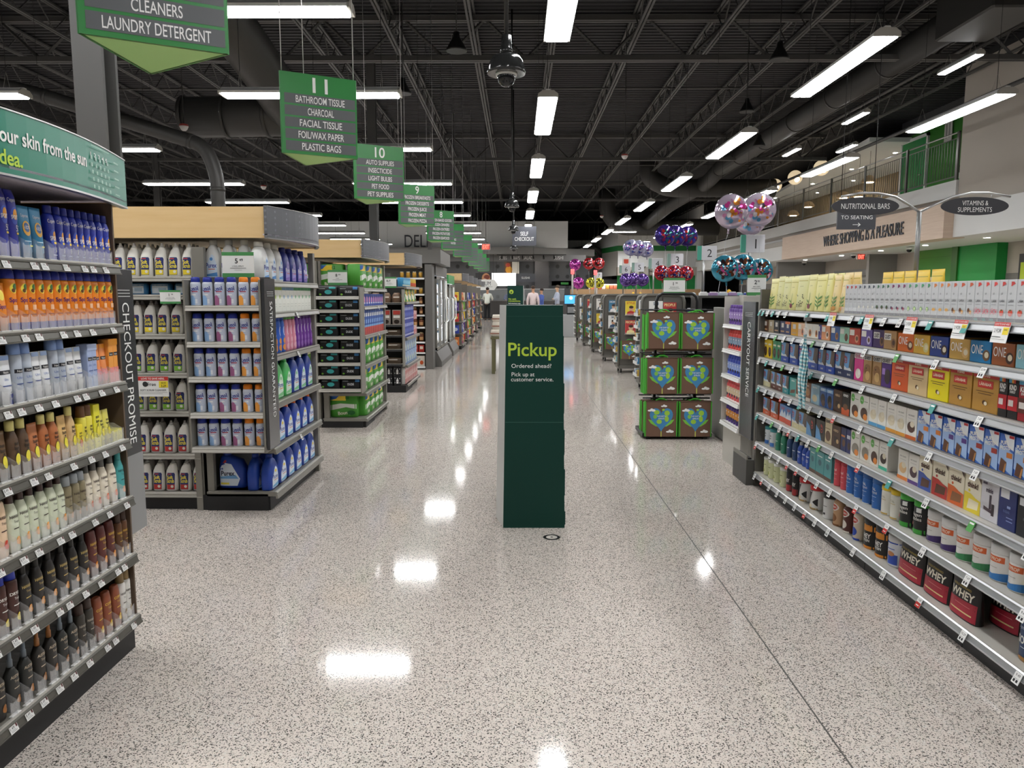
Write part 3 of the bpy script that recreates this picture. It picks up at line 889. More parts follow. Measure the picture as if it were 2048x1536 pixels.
price_card((-1.855, 7.785, 1.5005), .2, .155, card_lines('8', '99', 'WIPES'), 'white price sign reading 8.99 above the wipes rack')

# ---- pet and jerky gondola
G4 = empty('pet_food_gondola', (-4.6, 10.9, 0), 0, 'grey gondola with wooden header holding pet food and jerky', 'display shelving')
for z in (1.45, 1.2, .95, .7, .45, .1): shelf(G4, 2.5, .46, z, rail=M('a6a39a', .35, .2), rh=.03)
put('back_panel', MB().box(0, .46, .1, 2.45, .48, 1.78, M('6f6b64', .6)), G4)
boards(G4, 2.97, 1.3, 1.83, 2.0)
put('kick_base', MB().box(0, .02, 0, 2.6, .46, .085, KICK), G4)
E4 = empty('pet_food_end_display', (-1.61, 10.88, 0), R(90), 'end display of pet food cans, bags and cartons', 'display shelving')
E4Z = [1.52, 1.3, .78, .38, .1]
for z in E4Z: shelf(E4, 1.4, .45, z, rail=M('8d8b84', .3, .4))
put('back_panel', MB().box(0.02, .45, .1, 1.38, .47, 1.75, M('4c4b48', .6)), E4)
put('kick_base', MB().box(0.01, .04, 0, 1.39, .5, .085, KICK), E4)
header(E4, 0, 1.4, .02, 1.83, 2.0, .13, STARGREY)
JK = wing((-2.1, 10.66, 0), .46, [1.29, .98, .83, .63, .42], .38, 1.5, 'black wing rack hung with jerky bags', BLACK, BLACK)
price_card((-1.84, 10.845, 1.5005), .2, .155, card_lines('BUY', '', 'PET TREATS'), 'white price sign with green bands above the jerky bags')

# ---- frozen food doors and jar shelves
G5 = empty('jar_shelf_unit', (-2.3, 14.2, 0), 0, 'grey end unit of jar shelves under a plain grey header', 'display shelving')
for z in (1.72, 1.42, 1.22, 1.03, .8, .52, .32, .05): shelf(G5, .55, .35, z, rail=WHITE, rh=.03)
put('back_panel', MB().box(-2.2, .36, 0, .7, .4, 2.0, M('5a5854', .6)), G5)
put('header_board', MB().box(-2.3, -.02, 1.99, .86, 2.0, 2.24, M('6c6a67', .5)), G5)
put('end_post', MB().box(.56, -.02, 0, .7, .4, 1.97, M('6c6a67', .5)), G5)
def freezer(y0, y1, h, label, hdr):
    t = empty('freezer_case', (-1.58, y0, 0), R(90), label, 'freezer')
    L = y1 - y0
    put('case_body', MB().box(0, .05, 0, .06, .8, h, M('6c6a67', .45)).box(L - .06, .05, 0, L, .8, h, M('6c6a67', .45)).box(0, .78, 0, L, .8, h, M('8d8f91', .5)).box(0, 0, h - .2, L, .8, h, hdr).poly([(-.1, 0), (-.1, .1), (0, .3), (.8, .3), (.8, 0)], 0, L, M('6c6a67', .45), 'x'), t)
    n = 3; w = L / n
    for i in range(n):
        d = put('door', MB().box(i * w + .02, -.01, .32, i * w + .05, .03, h - .22, GREY).box(i * w + w - .05, -.01, .32, i * w + w - .02, .03, h - .22, GREY).box(i * w + .02, -.01, .32, i * w + w - .02, .03, .37, GREY).box(i * w + .02, -.01, h - .27, i * w + w - .02, .03, h - .22, GREY), t)
        put('glass_pane', MB().box(i * w + .05, .005, .37, i * w + w - .05, .015, h - .27, GLASS), d)
        put('handle', MB().tube([(i * w + w - .08, -.02, .8), (i * w + w - .08, -.05, .85), (i * w + w - .08, -.05, 1.3), (i * w + w - .08, -.02, 1.35)], .012, STEEL, 6), d)
    for z in (.4, .68, .95, 1.2, 1.45): put('wire_shelf', MB().box(.06, .1, z - .012, L - .06, .75, z, LGREY), t)
    put('case_light', MB().box(.08, .06, .4, .11, .09, h - .25, emis('f4f8ff', 25)).box(L - .11, .06, .4, L - .08, .09, h - .25, emis('f4f8ff', 25)), t)
    return t
FZ1 = freezer(14.62, 16.9, 1.98, 'tall glass door freezer case beside the jar shelves', M('6c6a67', .45))
FZ2 = freezer(17.3, 18.9, 1.86, 'second glass door freezer case with a green lit header strip', M('3f9a55', .4))

# ---- far snack gondolas
SN = []
for i, y in enumerate((19.4, 21.9, 24.6, 27.6, 31.0)):
    t = empty('snack_gondola', (-1.42 - .02 * i, y, 0), R(90), 'far snack gondola with wooden header, %s beyond the freezers' % nth(i), 'display shelving', 'snack gondolas')
    for z in (.12, .42, .72, 1.0, 1.26): shelf(t, 1.3, .4, z, rail=GREY)
    put('back_panel', MB().box(0, .4, 0, 1.3, .42, 1.7, M('55524d', .6)), t)
    put('kick_base', MB().box(0, .03, 0, 1.3, .4, .09, KICK), t)
    put('side_panel', MB().box(-.02, .02, .1, .0, 2.6, 1.7, M('6f6b64', .6)), t)
    for z in (.12, .42, .72, 1.0, 1.26): put('side_shelf', MB().box(-.24, .03, z - .02, -.02, 1.3, z, GREY), t)
    header(t, 0, 1.3, 2.6, 1.76, 1.95, .12, STARGREY)
    SN.append(t)

# ---- nutrition gondola on the right (faces the walkway)
G6 = empty('nutrition_gondola', (1.75, 5.42, 0), R(-90), 'long gondola of snack bars and supplement tubs beside the walkway', 'display shelving')
G6Z = [1.30, 1.14, .955, .75, .55, .335, .11]
SHX = [.05, .05, .03, .02, .0, .0, .0]
tk = [('teal', 'teal', 'hang', 'teal', 'hang', 'hang'), ('hang', 'hang', 'green', 'hang'), ('hang', 'teal', 'hang', 'green', 'hang'), ('teal', 'hang', 'hang', 'redtag', 'hang'), ('teal', 'hang', 'green', 'hang', 'redtag'), ('redtag', 'hang', 'hang', 'hang', 'redtag'), ('hang', 'redtag', 'hang', 'hang', 'hang')]
for i, z in enumerate(G6Z):
    n = 14
    rl = M('c9cbce', .3, .65)
    s = shelf(G6, 3.55, .48, z, [.05 + .16 * k if k < 8 else 1.35 + .32 * (k - 8) for k in range(n)] if i else [.02, .1, .2, .3, .42, .55, .9, 1.2, 1.5, 1.62, 1.85, 2.0, 2.25, 2.5], tray=(1.32, 3.5) if i == 0 else None, tagkind=tk[i], deck=LGREY if i in (4, 5, 6) else GREY, rail=rl, rh=.034, promos=(1.27, 1.7, 2.1, 2.47, 2.72) if i == 0 else ())
put('back_panel', MB().box(-.02, .48, .05, 3.57, .5, 1.42, M('3a3937', .6)), G6)
kb = put('kick_base', MB().box(0, .03, 0, 3.55, .48, .079, M('262627', .5)), G6)
put('end_panel', MB().box(-.04, .0, 0, -.005, .5, 1.44, M('5b5852', .45)), G6)
for x in (.85, 1.7, 2.55): put('kick_joint', MB().box(x - .002, .028, .0, x + .002, .03, .075, BLACK), kb)
upright(G6, 1.3, .46, 1.42, .04, BLACK); upright(G6, 2.6, .46, 1.42, .04, BLACK)

CP = service_panel('service_sign', (1.725, 5.77, 0), R(-90), .3, .33, 1.35, 'CARRYOUT SERVICE', 'dark panel reading carryout service at the nutrition gondola end', .92, .07)
tag(put('literature_bin', MB().box(0, -.035, 0, .34, .02, .19, M('4a4946', .5)).box(0, -.035, .19, .34, -.025, .22, GREY).box(.03, -.02, .19, .31, .01, .2, BLACK), None, (1.725, 5.78, 0), (0, 0, R(-90))), 'dark floor bin with round cups below the carryout service panel', 'bin')
AF = empty('air_freshener_rack', (1.74, 6.34, 0), R(-90), 'narrow white rack of coloured spray cans beside the carryout panel', 'display rack')
AFZ = [1.16, .955, .745, .54, .345]
for z in AFZ: shelf(AF, .5, .12, z, rail=WHITE, rh=.03, deck=WHITE)
put('back_panel', MB().box(-.01, .12, 0, .51, .14, 1.4, LGREY), AF)
for x in (-.012, .5): put('side_panel', MB().box(x, 0, .3, x + .012, .14, 1.39, LGREY), AF)
put('base_panel', MB().box(0, .02, 0, .5, .12, .3, LGREY), AF)
price_card((1.86, 5.9, 1.395), .14, .16, card_lines('2', '99', 'AIR CARE'), 'small white price sign on top of the air freshener rack', R(-25))

# ------------------------------------------------------------------ goods: one of each kind
class Kind:
    """one kind of goods: a body mesh and its part meshes; origin at the middle of the front foot, front towards -y"""
    def __init__(s, name, cat, desc, body, parts, w, d):
        s.name, s.cat, s.desc, s.body, s.parts, s.w, s.d, s.first = name, cat, desc, body, parts, w, d, None
KIND = {}
def c_(x): return M(x, .4) if isinstance(x, str) else x
def scale_elems(es, w, h):
    out = []
    for e in es:
        k = e[0]
        if k == 'r': out.append(('r', e[1] * w, e[2] * h, e[3] * w, e[4] * h, c_(e[5])))
        elif k == 'e': out.append(('e', e[1] * w, e[2] * h, e[3] * w, e[4] * h, c_(e[5])))
        elif k == 'p': out.append(('p', [(x * w, y * h) for x, y in e[1]], c_(e[2])))
        else: out.append(('t', e[1], e[2] * w, e[3] * h, e[4] * h, e[5] * w if e[5] else None, c_(e[6])) + tuple(e[7:]))
    return out

def carton(key, w, h, d, col, desc, es, name='snack_bar_box', cat='box', top=None, extra=None):
    b = MB().bbox(-w / 2, 0, 0, w / 2, d, h, c_(col), .0015)
    parts = [('front_print', decal(MB(), scale_elems(es, w, h), flat(0)).mesh('front_print'))]
    if top: parts.append(('lid_flap', MB().box(-w / 2 + .001, .001, h, w / 2 - .001, d - .001, h + .0006, c_(top)).mesh('lid_flap')))
    if extra: parts += extra(w, h, d)
    KIND[key] = Kind(name, cat, desc, b.mesh(name), parts, w, d)

def curve_map(secs, cy):
    def mp(s, t, o):
        t2 = min(max(t, secs[0][0]), secs[-1][0])
        for a, b in zip(secs[:-1], secs[1:]):
            if a[0] <= t2 <= b[0]:
                u = (t2 - a[0]) / max(1e-9, b[0] - a[0])
                w, d, n = (a[i] + (b[i] - a[i]) * u for i in (1, 2, 3)); break
        q = min(abs(2 * s / w), .985)
        return (s, cy - d / 2 * (1 - q ** n) ** (1 / n) - o, t)
    return mp

def vessel(key, secs, col, desc, es, cap=None, name='bottle', cat='bottle', h=None, capname='cap', extra=None, seg=20):
    """lofted body; secs (z, w, d, n); cap (sections, colour)"""
    W = max(q[1] for q in secs); D = max(q[2] for q in secs); cy = D / 2
    H = h or secs[-1][0]
    b = MB().loft(secs, c_(col), 0, cy, seg)
    parts = []
    if es: parts.append(('label', decal(MB(), scale_elems(es, W, H), curve_map(secs, cy), .0009, .00025, 8).mesh('label')))
    if cap: parts.append((capname, MB().loft(cap[0], c_(cap[1]), 0, cy, seg).mesh(capname)))
    if extra: parts += extra(cy)
    KIND[key] = Kind(name, cat, desc, b.mesh(name), parts, W, D)

def can(h, r, n=2): return [(0, 1.84 * r, 1.84 * r, n), (.004, 2 * r, 2 * r, n), (h * .93, 2 * r, 2 * r, n), (h * .97, 1.9 * r, 1.9 * r, n), (h, 1.7 * r, 1.7 * r, n)]
def cone(z, h, r0, r1): return [(z, 2 * r0, 2 * r0, 2), (z + h * .85, 2 * r1, 2 * r1, 2), (z + h * .97, 1.85 * r1, 1.85 * r1, 2), (z + h, 1.5 * r1, 1.5 * r1, 2)]
def tubeS(h, w, d): return [(0, w * .72, d * .8, 2.6), (.022, w * .74, d * .82, 2.6), (.024, w * .86, d * .95, 2.4), (h * .5, w * .96, d * .7, 2.4), (h * .93, w, d * .2, 3), (h, w, d * .12, 4)]
def contour(h, w, d): return [(0, w * .86, d * .86, 2.4), (.006, w * .95, d * .95, 2.4), (h * .35, w, d, 2.4), (h * .62, w * .9, d * .92, 2.4), (h * .84, w * .98, d, 2.3), (h * .95, w * .8, d * .8, 2.2), (h, w * .56, d * .6, 2)]
def ovalb(h, w, d): return [(0, w * .9, d * .9, 2.8), (.006, w, d, 2.8), (h * .62, w, d, 2.6), (h * .8, w * .92, d * .92, 2.4), (h * .93, w * .62, d * .7, 2.1), (h, w * .42, d * .6, 2)]

WT = 'f4f3ee'; NAVY = '1a2452'
# -- sunscreen display
vessel('blue_sport', contour(.155, .046, .038), '1d2f9e', 'deep blue contoured sunscreen bottle', [('t', 'Coppertone', 0, .84, .075, .8, WT), ('e', 0, .5, .36, .17, '3c55c4'), ('e', .12, .53, .2, .1, 'f0a527'), ('t', 'SPORT', .02, .48, .09, .7, WT, .02), ('r', -.05, .36, .36, .41, 'f2d23a'), ('t', '50', .2, .24, .1, .3, WT), ('r', -.2, .12, .35, .14, 'b9c2ee')], (cone(.155, .026, .014, .013), '16257f'), 'sunscreen_bottle')
vessel('teal_tube', tubeS(.165, .062, .04), '2d86b4', 'teal blue squeeze tube of sunscreen with orange oval', [('t', 'Coppertone', 0, .82, .06, .6, WT), ('e', 0, .58, .32, .14, 'f2b62e'), ('e', 0, .6, .22, .09, '2c5f9e'), ('t', 'KIDS', 0, .6, .06, .4, WT), ('r', -.3, .33, .2, .35, 'bfe0ee'), ('r', .0, .24, .3, .27, 'd8d94a')], None, 'sunscreen_tube', 'tube')
vessel('navy_tall', [(0, .05, .034, 2.6), (.005, .06, .036, 2.6), (.15, .06, .036, 2.5), (.185, .054, .03, 2.4), (.2, .05, .016, 2.6), (.206, .048, .008, 3)], '2a31a0', 'tall deep blue sunscreen bottle reading 50', [('t', 'Coppertone', 0, .85, .055, .8, WT), ('e', 0, .62, .34, .13, '3c55c4'), ('e', .05, .64, .2, .08, 'f0a527'), ('t', 'SPORT', 0, .6, .06, .6, WT, .02), ('t', '50', .2, .44, .09, .35, WT), ('r', .05, .35, .36, .38, 'f2d23a')], None, 'sunscreen_bottle')
vessel('orange_spray', can(.158, .0225), 'f08d22', 'orange sunscreen spray can with dark blue cap', [('e', -.02, .82, .3, .1, 'f1d94b'), ('e', .05, .85, .2, .06, '3a6b35'), ('e', -.1, .78, .14, .04, '5b3a1a'), ('t', 'Sport', .0, .6, .085, .75, '5c1d6b', .02), ('r', -.2, .4, .2, .5, 'f7c49a'), ('r', -.35, .3, .3, .32, '9c4a1a'), ('r', -.47, .02, .47, .16, '24309a')], ([(.158, .037, .037, 2), (.16, .041, .041, 2), (.18, .038, .038, 2), (.187, .03, .03, 2)], '1c2a8c'), 'sunscreen_spray', 'spray can')
vessel('orange_small', tubeS(.145, .052, .04), 'f08d22', 'short orange sunscreen bottle', [('e', 0, .75, .28, .11, 'f1d94b'), ('t', 'Sport', 0, .52, .09, .7, '5c1d6b', .02), ('r', -.3, .3, .3, .32, '9c4a1a')], None, 'sunscreen_bottle')
def skin(key, w, h, col, desc, capc, es, kind='tube', band='23252c'):
    base = [('r', -.42, .62, .42, .7, band), ('t', 'Neutro', .0, .66, .045, .6, WT)] + es
    if kind == 'tube': vessel(key, tubeS(h, w, .036), col, desc, base + [('r', -.4, .9, .4, .99, capc)], None, 'sunscreen_tube', 'tube')
    elif kind == 'can': vessel(key, can(h * .8, w / 2), col, desc, base, ([(h * .8, w * .8, w * .8, 2), (h * .805, w * .9, w * .9, 2), (h * .96, w * .86, w * .86, 2), (h, w * .7, w * .7, 2)], capc), 'sunscreen_spray', 'spray can')
    else: carton(key, w, h, .04, col, desc, base + [('r', -.5, .86, .5, 1, capc)], 'skincare_box')
US = [('t', 'Ultra', -.08, .52, .05, .5, '5a76b8'), ('r', -.36, .38, .38, .4, '3a4f8f'), ('t', '45', .15, .25, .06, .3, '4a5560')]
skin('peach_box', .031, .165, 'f2a44a', 'slim orange to pink skincare box', 'f5a32c', [('r', -.5, .02, .5, .36, 'e98a86')], 'box')
skin('peach_tube', .04, .15, 'f0975a', 'orange and pink skincare tube with black band', 'f59f24', [('r', -.42, .1, .42, .4, 'ec8f8f')])
skin('blue_box', .03, .155, 'a9b9de', 'pale blue narrow skincare box', 'b7c6e8', US, 'box')
skin('white_tube', .044, .15, 'eceef0', 'white sunscreen tube with pale blue cap', '9db6df', US)
skin('grey_can', .042, .185, 'b9c2cf', 'silver blue sunscreen spray with blue cap', '7f9cd0', US, 'can')
skin('wide_pack', .075, .15, 'e8ebef', 'wide white twin pack of sunscreen tubes', '8aa6d6', US + [('r', .0, .0, .5, .22, '2b3a86'), ('t', 'TWIN PACK', .25, .12, .05, .4, WT)])
def bum(key, kind, w, h, col, desc, capc='e9df8f', dia='f0e24a'):
    es = [('t', 'sun', .05, .72, .075, .5, '2c261f', .02), ('t', 'bum', .05, .62, .075, .5, '2c261f', .02), ('e', .05, .38, .26, .14, '2a2a20'), ('e', .05, .38, .23, .125, dia), ('r', -.02, .53, .12, .56, '2a2a20'), ('r', -.2, .14, .2, .155, '4a4030')]
    if kind == 'bottle': vessel(key, ovalb(h * .84, w, w * .8), col, desc, es, (cone(h * .82, h * .18, w * .27, w * .27), capc), 'lotion_bottle')
    elif kind == 'tube': vessel(key, tubeS(h, w, .036), col, desc, es, None, 'lotion_tube', 'tube')
    elif kind == 'can': vessel(key, can(h * .76, w / 2), col, desc, es, (cone(h * .76, h * .24, w * .43, w * .4), capc), 'lotion_spray', 'spray can')
    else: carton(key, w, h, .04, col, desc, es, 'lotion_box')
bum('bum_cube', 'box', .034, .045, 'e8e052', 'tiny bright yellow lip balm box', dia='e8e052')
bum('bum_ytube', 'tube', .042, .13, 'e6dd6a', 'yellow lotion tube with round yellow badge')
bum('bum_ybox', 'box', .042, .16, 'e9e33c', 'tall bright yellow lotion box')
bum('bum_ycan', 'can', .038, .165, 'e9de58', 'yellow spray can with brown cap', '6e4a2c')
bum('bum_small', 'box', .034, .105, 'f0dc38', 'small yellow and orange lotion pack', dia='d96a32')
bum('bum_tan', 'bottle', .046, .175, 'd6b582', 'tan lotion bottle with pale yellow cap')
bum('bum_tantube', 'tube', .048, .15, 'dfb878', 'tan lotion tube with round yellow badge')
bum('bum_orange', 'bottle', .046, .17, 'b26a3c', 'orange brown lotion bottle with pale yellow cap')
bum('bum_otube', 'tube', .05, .15, 'b9744a', 'orange brown lotion tube with round yellow badge')
bum('bum_brown', 'bottle', .048, .175, '5b4430', 'dark brown lotion bottle with pale yellow cap')
bum('bum_btube', 'tube', .046, .15, '6e5236', 'dark brown lotion tube with round yellow badge')
def haw(key, kind, w, h, col, desc, capc, ink, fl, text='HAWAIIAN'):
    es = [('t', text, 0, .72, .06, .8, ink, .02), ('t', 'Tropic', .06, .62, .05, .5, ink), ('r', -.25, .47, .25, .49, ink), ('e', .1, .26, .16, .05, fl), ('e', .0, .22, .14, .06, fl), ('e', .14, .19, .15, .05, fl)]
    if kind == 'bottle': vessel(key, ovalb(h * .84, w, w * .75), col, desc, es, (cone(h * .82, h * .18, w * .24, w * .22), capc), 'lotion_bottle')
    elif kind == 'tube': vessel(key, [(0, w * .9, .034, 2.6), (.004, w, .036, 2.6), (h * .8, w * .96, .034, 2.5), (h * .97, w * .86, .026, 2.4), (h, w * .7, .02, 2.4)], col, desc, es, None, 'lotion_bottle')
    elif kind == 'pump': vessel(key, [(0, w * .8, .03, 2.4), (.006, w * .9, .034, 2.4), (h * .35, w, .036, 2.4), (h * .62, w * .96, .034, 2.4), (h * .7, w * .5, .026, 2), (h * .74, w * .4, .022, 2)], col, desc, [e for e in es], ([(h * .74, w * .34, w * .34, 2), (h * .86, w * .34, w * .34, 2), (h * .865, w * .26, w * .26, 2), (h, w * .24, w * .24, 2)], capc), 'lotion_bottle', h=h * .82, capname='pump_cap')
    else: vessel(key, can(h * .8, w / 2), col, desc, es, (cone(h * .8, h * .2, w * .42, w * .38), capc), 'lotion_spray', 'spray can')
haw('haw_teal', 'bottle', .048, .18, '4aa7a8', 'teal lotion bottle', '3f9a9c', '1e3f40', 'd98a4a')
haw('haw_white', 'bottle', .048, .18, 'ece3d0', 'white lotion bottle with orange flower', '5a5a58', '3a2a22', 'e0642e')
haw('haw_clear', 'can', .04, .165, '8e8468', 'brown spray bottle under a clear cap', 'aab2b8', '3a2a22', 'c98a3a')
haw('haw_cream', 'bottle', .05, .185, 'd9dfc6', 'pale green lotion bottle with dark brown cap', '3a2420', '2c2018', 'e69a2c')
haw('haw_peach', 'tube', .05, .17, 'eccdab', 'peach lotion tube with red flower', '3a2420', '3a2420', 'd8452c')
haw('haw_brown', 'can', .036, .175, '5e3b20', 'brown and gold oil spray', '3a2418', 'd9b24a', 'f0b02c')
haw('haw_maroon', 'tube', .046, .165, '5e2c28', 'maroon lotion bottle with gold lettering', '3a2418', 'd9b24a', 'e8962c')
haw('haw_black', 'bottle', .048, .18, '24211f', 'black tanning bottle with gold flower', '151412', 'c9b06a', 'd8923c')
haw('dry_blue', 'can', .046, .19, '4a2a24', 'brown tanning spray with blue cap', '2237a8', 'f0f0e8', 'e8d23c', 'DRYOIL')
haw('white_gold', 'can', .04, .19, 'e2e0da', 'white spray can with gold cap', '8a744c', '4a4238', '9a7f4a')
haw('rust', 'tube', .048, .16, '8c4a30', 'rust brown lotion bottle with yellow emblem', '3a2418', 'e8c04a', 'e8c04a', 'COPPER')
haw('dark_can', 'can', .042, .18, '3c3832', 'dark grey patterned spray can', '4a3a34', 'b9b0a0', '6e5f48')
haw('black_pump', 'pump', .046, .185, '2e2f2d', 'black tanning oil bottle with clear pump cap', '7d8790', 'c9b9a0', 'a8703c', 'AUSTRAL')
haw('black_gold', 'pump', .046, .19, '2e2b28', 'black tanning oil bottle with gold pump', 'a8703f', 'c9b9a0', 'a8703c', 'AUSTRAL')

# -- cleansers
def scrub(key, low, desc):
    h = .212
    secs = [(0, .068, .05, 2.8), (.005, .076, .056, 2.8), (.1, .076, .056, 2.6), (.13, .07, .052, 2.5, .001), (.16, .058, .048, 2.3, .006), (.175, .042, .04, 2.1, .01), (.186, .034, .034, 2, .011)]
    es = [('p', [(-.38, .06), (.3, .06), (.36, .6), (.3, .66), (-.26, .66), (-.4, .5)], '22306e'), ('p', [(-.36, .07), (.28, .07), (.3, .24), (-.37, .24)], low), ('t', 'Soft', -.06, .5, .12, .5, 'f3e24a', .03), ('t', 'Scrub', -.02, .37, .13, .6, 'f3e24a', .03), ('r', -.28, .6, .1, .63, 'c4463c'), ('e', .1, .17, .12, .05, 'e8e6da')]
    vessel(key, secs, 'efede6', desc, es, ([(.186, .026, .026, 2, .011), (.196, .025, .025, 2, .011), (.197, .018, .018, 2, .011), (.212, .013, .013, 2, .011)], 'c9c8c4'), 'cleanser_bottle', h=.186)
scrub('scrub_yellow', 'ead23a', 'white cleanser bottle with yellow based label')
scrub('scrub_green', '7fb83a', 'white cleanser bottle with green based label')
scrub('scrub_red', 'c23a34', 'white cleanser bottle with red based label')
vessel('wipes_blue', [(0, .13, .06, 4), (.006, .14, .07, 3), (.06, .14, .07, 3), (.075, .12, .05, 3)], '3d7fb0', 'soft blue and white pack of cleaning wipes', [('r', -.36, .12, .36, .9, 'cfd8de'), ('r', -.05, .3, .3, .6, '9fb3c2')], None, 'wipes_pack', 'pack')
vessel('wipes_green', [(0, .11, .06, 4), (.006, .12, .07, 3), (.06, .12, .07, 3), (.075, .1, .05, 3)], '9cb8a8', 'pale green pack of cleaning wipes', [('e', .1, .45, .14, .28, '3f7a4a')], None, 'wipes_pack', 'pack')
def lysol(key, cap, tint, desc):
    secs = [(0, .058, .058, 2), (.004, .062, .062, 2), (.128, .062, .062, 2), (.138, .058, .058, 2), (.145, .05, .05, 2)]
    es = [('r', -.43, .03, .43, .9, 'c3cbdc'), ('r', -.43, .03, .1, .34, tint), ('e', -.2, .34, .22, .1, tint), ('t', 'Lysol', .0, .72, .17, .75, '2a3a8f', .03, 8), ('r', -.2, .57, .34, .61, 'a83450'), ('r', -.15, .44, .18, .48, 'f2f2f2'), ('r', .12, .1, .3, .28, 'e6e8ee')]
    vessel(key, secs, 'd2d8e4', desc, es, ([(.143, .052, .052, 2), (.147, .055, .055, 2), (.165, .053, .053, 2), (.172, .045, .045, 2), (.174, .03, .03, 2)], cap), 'disinfectant_can', 'spray can')
lysol('lysol_blue', '1c2f96', '8fb4e0', 'silver blue disinfectant can with navy cap')
lysol('lysol_pink', '1c2f96', 'a3628c', 'silver and plum disinfectant can with navy cap')
lysol('lysol_orange', 'ef8a1e', 'f0a448', 'silver and orange disinfectant can with orange cap')
def jug(key, w, h, d, col, capc, desc, lab, ink='2b3a9a', fl=None, alpha=None):
    secs = [(0, w * .92, d * .9, 4), (.008, w, d, 4), (h * .5, w, d, 4), (h * .68, w * .86, d * .9, 3.4), (h * .8, w * .62, d * .75, 2.8), (h * .86, w * .4, d * .55, 2.2), (h * .88, w * .36, d * .5, 2)]
    es = [('p', [(-.36, .06), (.4, .06), (.36, .4), (.2, .66), (.05, .72), (-.12, .62), (-.34, .36)], lab), ('p', [(-.34, .08), (.38, .08), (.36, .2), (-.32, .14)], fl or '6fb0dc'), ('t', 'Purex', .0, .4, .13, .7, ink, .02), ('e', .02, .58, .1, .05, fl or 'f0d24a'), ('r', -.2, .28, .24, .3, 'd86a3a')]
    r = min(w, d) * .24
    def hd(cy): return [('handle', MB().tube([(w * .3, cy, h * .8), (w * .44, cy, h * .74), (w * .47, cy, h * .6), (w * .46, cy, h * .45)], .011, c_(col), 8).mesh('handle'))]
    vessel(key, secs, col, desc, es, (cone(h * .87, h * .13, r * 1.25, r * 1.15), capc), 'detergent_jug', 'jug', h=h * .88, extra=hd)
jug('jug_blue', .165, .235, .078, '1f43a0', '1c3a94', 'royal blue detergent jug with white oval label', 'dfe9f4')
jug('jug_orange', .165, .238, .078, '2142a2', 'e06a26', 'royal blue detergent jug with orange cap', 'dfe9f4')
jug('jug_green', .165, .27, .078, '46b45c', '4ab860', 'bright green detergent jug', 'dff0e2', '2b4a9a', '7fc98a')
jug('jug_navy', .16, .27, .078, '23409a', '1d347f', 'dark blue detergent jug with green label', 'd4e4ea', '2b3a9a', '6fbf8a')
jug('jug_white', .12, .25, .1, 'dfe0de', 'c9c8c0', 'white translucent detergent jug', 'cfdef0', '2b3a9a', '4f8ac8')
jug('jug_purple', .13, .24, .08, '2a3690', '202a78', 'indigo softener jug with purple label', '9a8fd0', 'f0f0f8', '7a5fb8')
vessel('jug_big', [(0, .19, .09, 4), (.01, .205, .1, 4), (.15, .205, .1, 4), (.21, .17, .09, 3, -.01), (.235, .1, .07, 2.4, -.04), (.245, .07, .06, 2, -.045)], '1f43a0', 'large blue detergent jug turned to the aisle showing its lettering', [('p', [(-.44, .08), (.2, .08), (.3, .3), (.0, .75), (-.3, .8), (-.44, .6)], 'dfe9f4'), ('p', [(-.43, .3), (.25, .3), (.14, .42), (-.43, .36)], '6fa8dc'), ('t', 'Purex', -.14, .47, .14, .5, '1c2240', .03), ('r', -.42, .12, -.1, .18, 'e8d84a'), ('e', -.3, .84, .12, .06, 'c83a3a')], ([(.243, .06, .06, 2, -.045), (.275, .058, .058, 2, -.045)], '1c3a94'), 'detergent_jug', 'jug', h=.245)
for k, tint, ds in (('dry_green', 'a8c84a', 'white dryer sheet carton with yellow green print'), ('dry_blue2', '7fb0d8', 'white dryer sheet carton with blue print'), ('dry_mint', '4fae72', 'white dryer sheet carton with mint print')):
    carton(k, .088, .165, .2, 'eef0e8', ds, [('r', -.5, .88, .5, 1, tint), ('e', 0, .6, .12, .08, tint), ('r', -.3, .3, .3, .32, 'c9cdc4'), ('r', -.3, .2, .2, .22, 'c9cdc4')], 'dryer_sheet_box')
def softb(key, col, capc, c2, desc):
    secs = [(0, .075, .05, 3), (.006, .084, .056, 3), (.09, .078, .056, 2.8), (.15, .06, .05, 2.6), (.2, .062, .05, 2.4), (.225, .05, .044, 2.2), (.232, .046, .044, 2)]
    vessel(key, secs, col, desc, [('e', .05, .66, .2, .14, 'e9eaf2'), ('e', .1, .66, .17, .12, col), ('e', 0, .36, .26, .09, c2), ('e', 0, .16, .36, .1, c2)], (cone(.232, .022, .023, .022), capc), 'softener_bottle')
softb('soft_blue', '2c62c4', '2450b0', 'e0903a', 'bright blue softener bottle with orange circle')
softb('soft_pink', 'd98aa0', '5fae4a', 'e6b0c0', 'pink softener bottle with green top')
softb('soft_purple', '6a2f94', '5c2784', '8a5ab0', 'purple softener bottle')

# -- paper goods
def pad(key, w, h, d, col, desc, es, name, cat, n=5):
    secs = [(0, w * .96, d * .92, n), (.01, w, d, n), (h * .5, w * 1.0, d * 1.0, n), (h - .012, w, d, n), (h, w * .95, d * .9, n)]
    vessel(key, secs, col, desc, es, None, name, cat, h, seg=24)
BRT = [('r', -.46, .72, .1, .97, 'f0d03a'), ('p', [(-.46, .97), (-.46, .74), (-.25, .8), (-.1, .97)], '2c62b0'), ('p', [(-.46, .3), (.1, .44), (.46, .36), (.46, .56), (-.1, .6), (-.46, .52)], 'e6ebe2'), ('t', '12', .15, .86, .12, .3, '1f5a2a', .03), ('t', 'Bounty', .05, .2, .14, .5, 'e8e8d0', .03, 6), ('e', .28, .2, .14, .1, '1f6a2c')]
pad('towels', .3, .25, .16, '4a9a34', 'green pack of paper towels with yellow corner', BRT, 'paper_towel_pack', 'pack')
